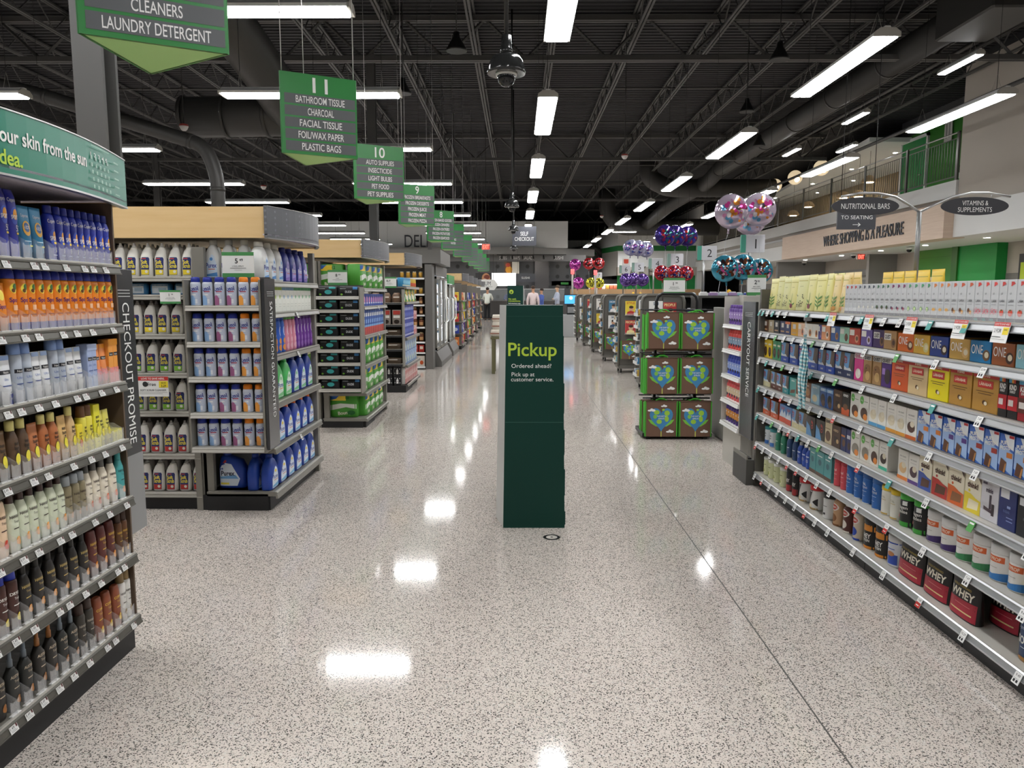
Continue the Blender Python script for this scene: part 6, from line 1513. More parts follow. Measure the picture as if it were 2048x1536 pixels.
def bag_mesh(W=.31, H=.35):
    sx = W / .31
    b = MB().loft([(0, W * .99, .055, 6), (.004, W, .06, 6), (H * .5, W, .05, 6), (H, W * .98, .03, 6)], BROWN, 0, .03, 28, False)
    hp = [(x * sx * 17.5, H * .52 + y * 20) for x, y in heart()]
    cl = lambda cx, cy, s: [('e', cx - .018 * s, cy, .02 * s, .009 * s, wt), ('e', cx + .016 * s, cy + .002, .022 * s, .012 * s, wt), ('e', cx, cy + .01 * s, .014 * s, .012 * s, wt)]
    lf = lambda s: ('p', [(s * .004, .1), (s * .05, .1), (s * .1, .13), (s * .128, .17), (s * .09, .16), (s * .04, .135)] [::s], M('78c043', .7))
    e = [('r', -W / 2 + .002, .0, -W / 2 + .008, H - .004, BGRN), ('r', W / 2 - .008, 0, W / 2 - .002, H - .004, BGRN), ('r', -W / 2 + .003, H - .01, W / 2 - .003, H - .004, M('4c3a2e', .8)), ('r', -.004, .0, .005, .12, M('c3c95a', .7)), lf(1), lf(-1), ('p', hp, M('3d84b5', .7)),
         ('e', -.045, H * .68, .028, .022, M('9ccb3c', .7)), ('e', .055, H * .66, .026, .026, M('9ccb3c', .7)), ('e', -.02, H * .42, .026, .022, M('9ccb3c', .7)), ('e', .052, H * .5, .02, .03, M('9ccb3c', .7)), ('e', -.06, H * .56, .018, .02, M('7fbf4a', .7)), ('e', .02, H * .75, .014, .01, M('9ccb3c', .7)),
         ('t', 'THE EARTH', 0, H * .575, .014, .09, wt, .0), ('t', 'SMILES', 0, H * .51, .014, .07, wt, .0)] + cl(.025, H * .85, .8) + cl(-.095, H * .73, 1.0) + cl(.085, H * .14, 1.0)
    pr = decal(MB(), e, lambda s, q, o: (s, .03 - (.029 - .012 * q / H) - o - .001, q), .0012, .0002)
    hdl = MB().tube([(-.05, .03, H - .02), (-.05, .03, H + .005), (-.02, .03, H + .02), (.02, .03, H + .02), (.05, .03, H + .005), (.05, .03, H - .02)], .007, BGRN, 6)
    gus = MB().box(-W / 2 - .004, .012, 0, -W / 2, .055, H - .005, BGRN).box(W / 2, .012, 0, W / 2 + .004, .055, H - .005, BGRN)
    return b.mesh('shopping_bag'), pr.mesh('print'), hdl.mesh('handle'), gus.mesh('green_gusset')
BAG = bag_mesh()
def bag(loc, label, group, rz=0, s=1.0, tilt=0, full=True):
    o = put('shopping_bag', BAG[0], None, loc, (R(tilt), 0, rz)); o.scale = (s, s, s)
    if full: put('print', BAG[1], o)
    put('handle', BAG[2], o); put('green_gusset', BAG[3], o)
    return tag(o, label, 'bag', group)
rowsn = ('bottom', 'middle', 'top')
for r, z in enumerate((.03, .455, .885)):
    for c, x in enumerate((1.40, 1.725)):
        for d in range(4):
            bag((x + random.uniform(-.006, .006) - d * .004, 7.2 + d * .068, z + random.uniform(-.004, .004) - .02 * (d > 0)), ('brown earth heart shopping bag, %s row, %s column of the bag rack' % (rowsn[r], ('aisle side', 'checkout side')[c])) if d == 0 else 'green edged shopping bag, %s behind the front one, %s row, %s column' % (nth(d - 1), rowsn[r], ('aisle side', 'checkout side')[c]), 'bags on the bag rack', R(random.uniform(-2, 2)), 1.0, 0, d == 0)

# ------------------------------------------------------------------ checkout end racks with magazines
PEWTER = M('77756f', .4, .4)
random.seed(11)
def mag(w, h, c, c2, txt, face, i):
    mb = MB().box(-w / 2, 0, 0, w / 2, .012, h, M('e4e2dc'))
    e = [('r', -w / 2, 0, w / 2, h, M(c)), ('t', txt, 0, h * .86, h * .15, w * .85, M(c2), .02), ('e', .01, h * .46, w * .22, h * .2, M(face)), ('e', .01, h * .57, w * .21, h * .1, M('3a2a22')), ('p', [(-w * .4, 0), (w * .45, 0), (w * .36, h * .24), (0, h * .32), (-w * .3, h * .24)], M(c2))]
    return decal(mb, e, flat(0), .0006).mesh('magazine')
MAGS = [mag(.2, .27, 'e8e8e4', '2c4a6a', 'SKI', 'c99a7a', 0), mag(.2, .27, 'dcd8d0', '5a5a5c', 'Inked', '9a8a7a', 1), mag(.19, .25, 'e0c83a', 'b8302c', 'STYLE', 'd8a884', 2), mag(.19, .25, 'b83a3a', 'f0e0a0', 'PEOPLE', 'd8b090', 3), mag(.19, .25, '3f7a9a', 'f0f0f0', 'HOME', 'c9a080', 4)]
MAGD = ['white magazine reading SKI', 'pale magazine reading Inked', 'yellow magazine with red lettering', 'red magazine with cream lettering', 'blue magazine with white lettering']
cbm = []
for c, c2 in (('d8d6d0', '3a6ab0'), ('3f8ab8', 'e8e8e8'), ('d8b84a', '8a3a2a'), ('8ab8c0', 'e8e0d0'), ('55585c', 'd8d8d8')):
    cbm.append(decal(MB().bbox(-.05, 0, 0, .05, .1, .09, M(c), .002), [('r', -.035, .03, .035, .07, M(c2))], flat(0), .0005).mesh('candy_pack'))
CBD = ['white candy box with blue band', 'blue candy box with white band', 'yellow candy box with brown band', 'pale aqua candy box', 'dark grey candy box']
for k, y in enumerate((11.05, 13.5, 15.95, 18.4, 20.85, 23.3)):
    full = k < 4
    t = empty('magazine_rack', (1.82, y, 0), 0, 'grey checkout end rack with magazines and candy trays, %s along the checkout row' % nth(k), 'display rack', 'checkout end racks')
    W = .62; D = .42
    hoop = lambda yy: MB().tube([(.0, yy, .12), (.0, yy, 1.3), (.02, yy, 1.37), (.08, yy, 1.4), (W - .08, yy, 1.4), (W - .02, yy, 1.37), (W, yy, 1.3), (W, yy, .12)], .022, PEWTER, 8)
    put('frame', hoop(0), t); put('frame', hoop(D), t)
    put('back_panel', MB().box(.02, .02, .14, W - .02, .03, 1.38, PEWTER).box(.3, .02, .14, .31, D, 1.36, PEWTER), t)
    put('base_panel', MB().box(0, -.01, .08, W, D + .01, .14, PEWTER), t)
    for x in (.05, W - .05):
        for yy in (.03, D - .03): put('caster', MB().tube([(x - .012, yy, .04), (x + .012, yy, .04)], .04, BLACK, 12).box(x - .02, yy - .015, .05, x + .02, yy + .015, .08, PEWTER), t)
    for z in (.2, .38, .56, .74, .92, 1.1):
        put('candy_tray', MB().box(-.05, .03, z - .012, .28, D - .03, z, M('dcdcd8', .4)).box(-.055, .03, z - .014, -.05, D - .03, z + .035, M('e4e4e0', .35)), t)
        n = 3
        if k < 5:
            for i in range(n):
                q = (i + int(z * 50) + k) % 5
                tag(put('candy_pack', cbm[q], None, (1.82 - .035, y + D - .09 - i * .115, z + .001), (0, 0, R(-90))), '%s, %s in tray %s of the %s checkout rack' % (CBD[q], nth(i), NUM[int((z - .2) / .18 + .5)], nth(k)), 'candy', 'candy on the checkout racks')
    for j, z in enumerate((1.04, .7)):
        put('magazine_pocket', MB().box(.1, -.05, z - .012, .5, -.0, z, PEWTER).box(.1, -.05, z, .5, -.046, z + .03, CLEAR), t)
        for i in range(2):
            q = (k * 2 + j + i * 3) % 5 if k or i else j
            tag(put('magazine', MAGS[q], None, (1.82 + .2 + i * .205, y - .042, z + .002), (R(-4), 0, 0)), '%s, %s pocket, %s one on the %s checkout rack' % (MAGD[q], ('upper', 'lower')[j], nth(i), nth(k)), 'magazine', 'checkout magazines')
    bag((1.82 + .18, y - .1, .26), 'brown earth print shopping bag hung low on the %s checkout rack' % nth(k), 'bags on the checkout racks', 0, .95)

# checkout counters behind the racks: long dark lane units with goods along their tops
random.seed(5)
CTR = M('3b3a38', .5)
for k, y in enumerate((8.3, 10.9, 13.35, 15.8, 18.25, 20.7, 23.15)):
    t = empty('checkout_lane', (2.5, y, 0), 0, 'dark checkout lane counter, %s from the nutrition gondola' % nth(k), 'checkout counter', 'checkout lanes')
    put('counter', MB().box(0, -.35, 0, 2.9, .35, .92, CTR).bbox(-.02, -.4, .92, 2.92, .4, .97, M('5a5855', .4)), t)
    put('gift_shelf', MB().box(0, -.45, 1.36, 2.6, .05, 1.39, M('4a4946', .5)).box(0, -.45, .0, .05, .02, 1.36, CTR).box(2.55, -.45, .0, 2.6, .02, 1.36, CTR).box(0, .0, .97, 2.6, .02, 1.36, BLACK).box(.05, -.44, 1.1, 2.55, 0, 1.12, CTR), t)
    put('kick_strip', MB().box(0, -.36, 0, 2.9, -.35, .1, KICK), t)
pm = []
for c in ('c9d4dc', '2a4aa8', '8fc0c8', 'e0e0dc', 'a88ab8', '3a6a9a'):
    pm.append(MB().bbox(-.055, 0, 0, .055, .1, .04, M(c), .003).box(-.04, .02, .04, .04, .08, .055, M('e6e6e4')).mesh('gum_pack'))
gd = ['pale grey', 'deep blue', 'pale aqua', 'white', 'lilac', 'slate blue']
for k, y in enumerate((8.3, 10.9, 13.35)):
    for i in range(18):
        q = random.randrange(6)
        if abs(2.6 + i * .135 - 3.2) < .1: continue
        tag(put('gum_pack', pm[q], None, (2.6 + i * .135, y - .36, 1.391)), '%s pack on top of the %s checkout lane shelf, %s along' % (gd[q], nth(k), nth(i)), 'candy', 'packs on the lane tops')
    for i in range(8):
        tag(put('gum_pack', pm[1 if k == 0 else i % 6], None, (2.7 + i * .28, y - .36, 1.121)), '%s pack under the top of the %s checkout lane shelf, %s along' % (gd[1 if k == 0 else i % 6], nth(k), nth(i)), 'candy', 'packs on the lane tops')
tag(put('end_partition', MB().bbox(0, 0, .02, .05, .55, 1.28, M('6f6c66', .4)).box(.05, .04, .02, .28, .5, 1.26, BLACK), None, (1.96, 7.0, 0)), 'tall grey partition end beside the shopping bag rack', 'partition')

# lane number signs
for k, (x, y, z, n) in enumerate(((3.2, 10.5, 2.08, '1'), (3.2, 13, 2.09, '2'), (3.2, 15.6, 2.1, '3'), (3.2, 17.8, 2.11, '4'), (3.2, 20.4, 2.12, '5'), (3.2, 22.9, 2.15, '6'), (3.2, 30.5, 2.16, '7'))):
    t = empty('lane_sign', (x, y, 0), 0, 'white checkout lane sign showing number %s on a pole' % n, 'sign', 'lane number signs')
    put('pole', MB().tube([(0, .05, .13 + 1.26 if y < 24 else 0), (0, .05, z)], .018, STEEL, 8), t)
    pn = put('number_panel', MB().bbox(-.06, -.01, z - .1, .2, .02, z + .14, M('d4d4d8', .4), .003).bbox(-.13, -.012, z - .1, -.06, .02, z + .14, M('4aa38c' if n in '12' else '8fb0a4', .4), .003), t)
    e = [('t', n, .075, z + .02, .13, None, INK, .0)]
    if n == '6': e += [('r', -.05, z + .14, .19, z + .34, M('e8e2dc')), ('p', [(.02, z + .19), (.12, z + .19), (.14, z + .22), (.14, z + .32), (.0, z + .32), (.0, z + .22)], M('d8482c'))]
    put('number', decal(MB(), e, flat(-.01), .0015), pn)

# ------------------------------------------------------------------ foil balloons
def balloon_mesh(r, base, mats, seed, clearish=False):
    rnd = random.Random(seed)
    mb = MB()
    b = MB().ball((0, 0, 0), r, r * .62, r, base, 24, 14)
    def mp(s, t, o):
        q = min(.97, math.hypot(s, t) / r)
        return (s, -r * .62 * math.sqrt(1 - q * q) - o, t)
    e = []
    for i in range(44):
        a = rnd.random() * 6.28; d = r * .72 * math.sqrt(rnd.random()); q = r * rnd.uniform(.05, .15)
        e.append(('e', d * math.cos(a), d * math.sin(a), q, q * rnd.uniform(.6, 1.3), rnd.choice(mats)))
    decal(mb, e, mp, .0015, .0002, 8)
    neck = MB().loft([(-r * 1.28, r * .14, r * .1, 2), (-r * 1.1, r * .1, r * .07, 2), (-r * .98, r * .16, r * .12, 2)], base, 0, 0, 10)
    return b.mesh('balloon'), mb.mesh('print'), neck.mesh('neck')
FO = lambda h, ro=.12: M(h, ro, .55)
sets = [
 (.225, FO('c9b9cc'), [FO('d84a9a'), FO('e8e0e4'), FO('6aa8d0'), FO('5a4a52'), FO('d8883a'), FO('c98ab0')], 'pink and pale blue patterned', [(2.76, 9.9, 2.47), (3.26, 10.35, 2.54), (3.28, 10.8, 2.46)], 'above the lane one sign'),
 (.17, FO('3f8fa8'), [FO('d8589a'), FO('e8c8d4'), FO('7a4a34'), FO('3a2a2a')], 'teal blue round', [(2.62, 9.6, 1.73), (2.95, 9.95, 1.76), (3.34, 10.45, 1.73)], 'below the lane one sign'),
 (.21, FO('3a2a78'), [FO('2f6a6a'), FO('8a2a5a'), FO('b83a3a'), FO('3a3aa0')], 'deep purple and red', [(2.9, 15.0, 2.56), (3.17, 15.35, 2.58), (3.5, 15.7, 2.6)], 'above the lane three sign'),
 (.15, FO('b02a34'), [FO('2a3f9a'), FO('d84a3a'), FO('e8d8d8'), FO('3a2a6a')], 'red and blue', [(2.77, 14.6, 1.82), (3.1, 15.0, 1.84), (3.4, 15.3, 1.83)], 'below the lane three sign'),
 (.21, FO('a9a8c8'), [FO('3a3a9a'), FO('8a4a8a'), FO('d8d8ee'), FO('5a6ac0')], 'clear and violet', [(2.95, 19.8, 2.62), (3.2, 20.2, 2.63), (3.47, 20.6, 2.62)], 'above the lane five sign'),
 (.17, FO('6a4a9a'), [FO('8a6ac0'), FO('4a3a7a'), FO('a88ad0')], 'shiny purple', [(2.77, 19.3, 1.78), (3.0, 19.6, 1.8), (3.28, 19.9, 1.79)], 'below the lane five sign'),
 (.22, FO('b02a30'), [FO('c83a3a'), FO('e0b0b8'), FO('1a1a1e')], 'red', [(2.7, 28.8, 2.58), (3.13, 29.2, 2.6)], 'above the lane seven sign'),
 (.2, FO('c9c23a'), [FO('1f1f1c'), FO('e0d84a'), FO('3a3a2a')], 'yellow and black', [(2.75, 28.4, 1.85), (3.1, 28.8, 1.85)], 'below the lane seven sign'),
 (.22, FO('b03a9a'), [FO('d878c0'), FO('7a2a7a')], 'magenta pink', [(2.3, 28.6, 1.85), (2.2, 29.0, 2.55)], 'beside the lane seven sign')]
for q, (r, base, mats, ds, pos, where) in enumerate(sets):
    bmsh = balloon_mesh(r, base, mats, q)
    for i, (x, y, z) in enumerate(pos):
        o = put('balloon', bmsh[0], None, (x, y, z), (0, R(random.uniform(-8, 8)), R(random.uniform(-14, 14))))
        tag(o, '%s foil balloon %s, %s of bunch' % (ds, where, nth(i)), 'balloon', 'foil balloons')
        put('print', bmsh[1], o); put('neck', bmsh[2], o)
        put('ribbon', MB().tube([(0, 0, -r * 1.25), (0, .03, -r * 1.6), (0, 0.02, max(-1.1, 1.4 - z))], .003, M('d8d8dc', .3), 4, False), o)
wtm = MB().loft([(0, .05, .05, 2), (.03, .08, .06, 2), (.07, .06, .05, 2), (.09, .02, .02, 2)], M('e0b02c', .3, .4), seg=10).mesh('balloon_weight')
for i, (x, y) in enumerate(((3.0, 10.75), (3.3, 10.75), (3.1, 15.45), (3.1, 20.3), (3.3, 20.32))):
    tag(put('balloon_weight', wtm, None, (x, y, 1.39 if i < 2 else 1.391)), 'small gold balloon weight on the lane tops, %s from the front' % nth(i), 'weight', 'balloon weights')

# ------------------------------------------------------------------ double arm sign over the nutrition gondola
t = empty('category_sign', (2.25, 4.3, 0), 0, 'steel pole with two dark oval signs for nutritional bars and vitamins', 'sign')
put('pole', MB().tube([(0, 0, 1.42), (0, 0, 1.86)], .013, M('8f8f8e', .35, .6), 10), t)
put('arm', MB().tube([(0, 0, 1.86), (-.06, 0, 1.9), (-.14, 0, 1.945), (-.24, 0, 1.965), (-.34, 0, 1.965), (-.44, 0, 1.945)], .007, STEEL, 8), t)
put('arm', MB().tube([(0, 0, 1.86), (.08, 0, 1.9), (.18, 0, 1.945), (.28, 0, 1.965), (.38, 0, 1.965), (.5, 0, 1.945)], .007, STEEL, 8), t)
el = lambda rx, rz: [(rx * math.cos(2 * math.pi * i / 40), rz * math.sin(2 * math.pi * i / 40)) for i in range(40)]
OV = M('3e3e42', .45)
for x, txt in ((-.305, ['NUTRITIONAL BARS']), (.305, ['VITAMINS &', 'SUPPLEMENTS'])):
    pn = put('oval_panel', MB().poly(el(.188, .05), -.004, .004, OV, 'y'), t, (x, 0, 1.893))
    e = [('t', txt[0], 0, 0, .03, .27, wt, .0, 0, True)] if len(txt) == 1 else [('t', txt[0], 0, .017, .026, .145, wt, .0, 0, True), ('t', txt[1], 0, -.019, .026, .19, wt, .0, 0, True)]
    put('lettering', decal(MB(), e, flat(-.004), .001), pn)
    put('hook', MB().tube([(-.09, 0, .04), (-.09, 0, .068)], .003, STEEL, 5).tube([(.09, 0, .04), (.09, 0, .068)], .003, STEEL, 5), pn)

# strap bundle clipped to the top nutrition shelf
def chevron(nt, b):
    w = nt.nodes.new('ShaderNodeTexWave')
    w.wave_type = 'BANDS'; w.bands_direction = 'Z'; w.wave_profile = 'SAW'
    w.inputs['Scale'].default_value = 14; w.inputs['Distortion'].default_value = 2.2; w.inputs['Detail Scale'].default_value = 6
    nt.links.new(coords(nt), w.inputs['Vector'])
    nt.links.new(ramp(nt, w.outputs['Fac'], [(.48, 'd8e4e2'), (.52, '6fb4c0')]), b.inputs['Base Color'])
CHEV = nodemat('chevron_cloth', chevron, .7)
t = empty('strap_bundle', (1.70, 4.42, 0), R(-90), 'hanging bundle of teal and white chevron straps clipped to the shelf', 'straps')
random.seed(8)
for i in range(7):
    x0 = -.036 + .012 * i + random.uniform(-.004, .004); yo = -.012 + .004 * (i % 3); L = random.uniform(.36, .45)
    mb = MB(); v = []; f = []
    for j in range(13):
        z = 1.17 - L * j / 12; s = .004 + .02 * min(1, j / 4); xo = x0 * min(1, .3 + j / 5) + .006 * math.sin(j * .8 + i); yy = yo + .008 * math.sin(j * .6 + i * 2)
        v += [(xo - s, yy, z), (xo + s, yy - .006, z), (xo + s, yy - .004, z), (xo - s, yy + .002, z)]
    for j in range(12):
        for k in range(4): f.append((j * 4 + k, j * 4 + (k + 1) % 4, j * 4 + 4 + (k + 1) % 4, j * 4 + 4 + k))
    put('strap', mb.add(v, f, CHEV, True), t)
put('clip', MB().bbox(-.012, -.02, 1.25, .012, 0.02, 1.27, STEEL, .002).tube([(0, -.01, 1.25), (0, -.012, 1.16)], .006, CLEAR, 8).bbox(-.012, -.02, 1.16, .012, -.005, 1.21, CLEAR, .002), t)

# ------------------------------------------------------------------ hanging and wall signs
def board(name, x, y, z0, z1, w, lines, label, col='4b4d55', wires=True, extra=()):
    t = tag(put(name, MB().box(-w / 2, -.015, z0, w / 2, .015, z1, M(col, .5)), None, (x, y, 0)), label, 'sign')
    h = z1 - z0
    put('lettering', decal(MB(), [('t', s, 0, z0 + h * p, h * sz, w * fw, wt, .0, 0, True) for s, p, sz, fw in lines] + list(extra), flat(-.015), .003), t)
    if wires: put('hanging_wire', MB().tube([(-w * .42, 0, z1), (-w * .42, 0, 7.17)], .006, BLACK, 4).tube([(w * .42, 0, z1), (w * .42, 0, 7.17)], .006, BLACK, 4), t)
    return t
board('hanging_sign', .23, 26, 3.07, 3.72, .82, [('SELF', .62, .2, .32), ('CHECKOUT', .35, .2, .8)], 'hanging dark sign reading self checkout')
board('hanging_sign', 5.3, 12, 2.42, 2.86, .6, [('RESTROOMS', .84, .13, .7), ('& STAIRS', .62, .13, .45), ('TO SEATING', .42, .13, .82)], 'hanging dark sign pointing to seating behind the nutritional bars oval', '45464c', True, [('r', -.06, 2.488, .06, 2.496, wt), ('p', [(.02, 2.516), (.028, 2.522), (.066, 2.492), (.028, 2.462), (.02, 2.468), (.045, 2.492)], wt)])
board('hanging_sign', .42, 40, 2.08, 2.52, 1.0, [('SUSHI', .5, .26, .42)], 'small dark hanging sign reading sushi', '45474d', True)
def letters(name, txt, loc, h, w, label, rz=0, col='232327', depth=.04, bold=.0):
    vs, fs, tw = text2d(txt, bold)
    q = [(x * w / tw, (y - .5) * h) for x, y in vs]; n = len(q)
    mb = MB().add([(x, -depth, z) for x, z in q] + [(x, 0, z) for x, z in q], fs + [tuple(i + n for i in reversed(f)) for f in fs], M(col, .4))
    ed = {}
    for f in fs:
        for a, b in zip(f, f[1:] + f[:1]): ed[(a, b)] = 1
    mb.add([(x, -depth, z) for x, z in q] + [(x, 0, z) for x, z in q], [(b, a, a + n, b + n) for a, b in ed if (b, a) not in ed], M(col, .4))
    return tag(put(name, mb, None, loc, (0, 0, rz)), label, 'sign lettering')
letters('wall_lettering', 'WHERE SHOPPING IS A PLEASURE', (10.74, 24.05, 3.26), .36, 5.5, 'dark raised words where shopping is a pleasure on the pale wood band', R(-90), '1f2430', .02, .0)
letters('wall_lettering', 'DELI', (-5.85, 43.98, 4.5), .72, 1.35, 'large dark word deli on the far white wall', 0, '3a3b40')
letters('wall_lettering', 'BAKERY', (7.9, 46.55, 2.85), .6, 3.0, 'dark word bakery on the far tan band behind the lane signs', 0, '5a574f')
for i, (s, x, w) in enumerate((('SUBS', -.65, .5), ('WRAPS', .05, .62), ('SALADS', .85, .7), ('SUSHI', 2.6, .6))):
    letters('fascia_lettering', s, (x - .2, 44.48, 3.56), .2, w * .9, 'small white word %s on the dark deli fascia' % s.lower(), 0, 'e8e8e4', .02)
def exit_sign(x, y, z, label, wire):
    t = tag(put('exit_sign', MB().bbox(-.14, -.03, -.1, .14, .03, .1, M('d8d6d2', .4), .004), None, (x, y, z)), label, 'exit sign')
    put('lettering', decal(MB(), [('r', -.13, -.09, .13, .09, M('e2524a')), ('t', 'EXIT', 0, .0, .13, .21, emis('ff5a4a', 4), .03)], flat(-.03), .002), t)
    if wire: put('rod', MB().tube([(0, 0, .1), (0, 0, wire)], .008, BLACK, 5), t)
exit_sign(-1.04, 25, 2.97, 'red lit exit sign hanging over the walkway far end', 4.2)
exit_sign(12.25, 27.2, 2.75, 'red lit exit sign over the entrance doors', 0)

# ------------------------------------------------------------------ deli counter, menu boards, far goods
t = empty('deli_counter', (-3.2, 45.0, 0), 0, 'long dark deli service counter at the walkway end', 'counter')
put('counter_front', MB().box(0, 0, .1, 6.2, .8, 1.02, M('4d4a48', .5)).box(0, .04, 0, 6.2, .8, .1, KICK), t)
put('counter_top', MB().box(-.03, -.03, 1.02, 6.23, .83, 1.07, M('6a6764', .3)), t)
put('glass_guard', MB().box(.2, .1, 1.07, 6.0, .12, 1.75, GLASS), t)
put('guard_frame', MB().box(.2, .09, 1.73, 6.0, .13, 1.77, STEEL).box(.2, .09, 1.07, .24, .13, 1.75, STEEL).box(3.6, .09, 1.07, 3.64, .13, 1.75, STEEL), t)
t = tag(put('arrow_sign', MB().poly([(-.68, .0), (-.45, -.3), (.45, -.3), (.68, 0), (.45, .3), (-.45, .3)], -.03, .03, M('f0f0ec', .4), 'y'), None, (-1.8, 43.6, 1.98)), 'white pointed sign reading yum at the deli counter', 'sign')
put('lettering', decal(MB(), [('t', 'YUM', 0, .08, .24, .5, M('4a4a4c'), .0), ('r', -.36, -.12, .36, -.1, M('8a8a8a'))], flat(-.03), .004), t)
put('hanger', MB().tube([(-.4, 0, .29), (-.4, 0, 1.75)], .01, BLACK, 5).tube([(.4, 0, .29), (.4, 0, 1.75)], .01, BLACK, 5), t)
t = tag(put('menu_board', MB().box(0, 0, 1.95, 1.5, .06, 2.75, emis('f2f4f6', 1.0)), None, (-1.6, 46.8, 0)), 'bright white menu board over the deli counter', 'menu board')
put('hanger', MB().tube([(.3, .03, 2.75), (.3, .03, 3.72)], .012, BLACK, 5).tube([(1.2, .03, 2.75), (1.2, .03, 3.72)], .012, BLACK, 5), t)
put('dark_panel', MB().box(-1.0, -.01, 1.95, 0, .05, 2.75, M('2c2c30', .4)), t)
put('food_picture', decal(MB(), [('e', -.35, 2.42, .26, .32, M('c08a64', .5)), ('e', -.3, 2.5, .18, .14, M('7a3a2c', .5)), ('e', -.42, 2.3, .14, .1, M('e0c8b0', .5))], flat(-.01), .003), t)
t = tag(put('food_poster', MB().box(0, 0, 2.75, .95, .04, 3.5, M('e4e2dc', .5)), None, (-.85, 48.5, 0)), 'tall white poster of yellow food on the dark tiled wall', 'poster')
put('print', decal(MB(), [('r', 0, 2.75, .5, 3.5, M('5a4030')), ('e', .3, 3.0, .22, .24, M('d89a2c')), ('e', .24, 3.3, .16, .13, M('b0402c'))], flat(0), .004), t)
put('hanger', MB().tube([(.2, .02, 3.5), (.2, .02, 3.72)], .01, BLACK, 5).tube([(.75, .02, 3.5), (.75, .02, 3.72)], .01, BLACK, 5), t)
t = empty('produce_case', (2.2, 49.5, 0), 0, 'brightly lit far refrigerated case with red and white goods', 'refrigerated case')
put('case_body', MB().box(0, 0, 0, 5.2, 1, .6, M('55555a')).box(0, .9, .6, 5.2, 1, 2.3, M('d8d8d8')).box(0, 0, 2.1, 5.2, 1, 2.4, M('6a6a6c')), t)
put('case_light', MB().box(.1, .1, 2.06, 5.1, .16, 2.1, emis('fff4ec', 14)), t)
random.seed(2)
for z in (.6, 1.0, 1.4, 1.75):
    put('case_shelf', MB().box(0, .2, z, 5.2, .9, z + .03, M('d0d0d0')), t)
cs = [MB().bbox(-.11, 0, 0, .11, .2, .26, M(c), .01).mesh('produce_pack') for c in ('c8442c', 'e8e0d8', 'd8a84a', 'e07a5a')]
for r, z in enumerate((.63, 1.03, 1.43, 1.78)):
    for i in range(20):
        q = random.choice((0, 1, 1, 3, 0, 2)); 
        tag(put('produce_pack', cs[q], None, (2.35 + i * .255, 49.75, z + .001)), '%s pack in the far lit case, %s across, shelf %s' % (('red', 'white', 'yellow', 'coral')[q], nth(i), NUM[r]), 'pack', 'packs in the far lit case')
t = tag(put('wood_counter', MB().box(3.2, 0, 1.2, 11, .6, 1.75, M('b8946a', .5)).box(3.2, .05, 0, 11, .6, 1.2, M('7a6a5a', .6)), None, (0, 45.5, 0)), 'long pale wood bakery counter behind the checkout lanes', 'counter')
bo = tag(put('green_arrow_sign', MB().box(-.9, 0, -.15, .9, .06, .15, M('2e3032')), None, (3.1, 49.0, 2.15)), 'dark overhead sign with glowing green emblem at the far case', 'sign')
put('emblem', decal(MB(), [('e', .6, 0, .2, .2, emis('8fd84a', 1.5)), ('t', 'p', .6, 0, .2, None, M('2e3032'), .03), ('r', -.3, -.08, .2, .06, M('3f9a4a'))], flat(0), .004), bo)
tr = MB().box(-1.6, 0, 0, 2.4, .04, .04, BLACK)
t = tag(put('track_light', tr, None, (.4, 43.7, 3.68)), 'black ceiling track of small spotlights before the deli', 'light')
for i in range(6): put('spotlight', MB().tube([(-1.3 + i * .6, .02, 0), (-1.3 + i * .6, -.05, -.12), (-1.3 + i * .6, -.14, -.2)], [.02, .05, .06], BLACK, 8), t)

# yellow-green poster and small fittings at the entrance
t = tag(put('wall_poster', MB().box(-.6, -.04, 0, .6, 0, 1.35, M('3a3b3e', .5)), None, (13.58, 20.0, 1.15), (0, 0, R(-90))), 'lime green poster in a dark frame on the entrance wall', 'poster')
put('print', decal(MB(), [('r', -.52, .06, .52, 1.12, M('b8d02c', .5)), ('t', 'Invest in', -.1, .98, .09, .6, M('2f5a2a')), ('t', 'others.', -.16, .84, .09, .45, M('2f5a2a')), ('e', -.36, .2, .07, .07, M('e8f0c0')), ('r', -.4, .6, .2, .63, M('7a9a2c'))], flat(-.04), .003), t)
t = tag(put('fire_extinguisher', MB().loft([(0, .15, .15, 2), (.01, .17, .17, 2), (.42, .17, .17, 2), (.5, .1, .1, 2), (.53, .06, .06, 2)], M('b82a28', .3), 0, 0, 18), None, (12.86, 22.3, 4.62)), 'red fire extinguisher on the green mezzanine wall', 'extinguisher')
put('label', MB().box(-.086, -.07, .14, -.083, .07, .3, WHITE), t); put('valve', MB().box(-.04, -.03, .53, .03, .03, .6, BLACK).tube([(0, .04, .56), (-.06, .1, .5), (-.06, .1, .2)], .012, BLACK, 6), t)
for i, (x, y, z) in enumerate(((13.32, 24.4, 1.35), (12.97, 23.4, 6.0))):
    t = tag(put('wall_plaque', MB().box(-.2, -.02, 0, .2, 0, .62, M('d8d6d0', .4)), None, (x, y, z), (0, 0, R(-90))), 'pale plaque on the green entrance wall, %s' % ('lower one', 'upper one by the ceiling')[i], 'plaque')
    put('bars', MB().box(-.12, -.025, .1, -.04, -.02, .52, M('9a9a96')).box(.04, -.025, .1, .12, -.02, .52, M('9a9a96')), t)

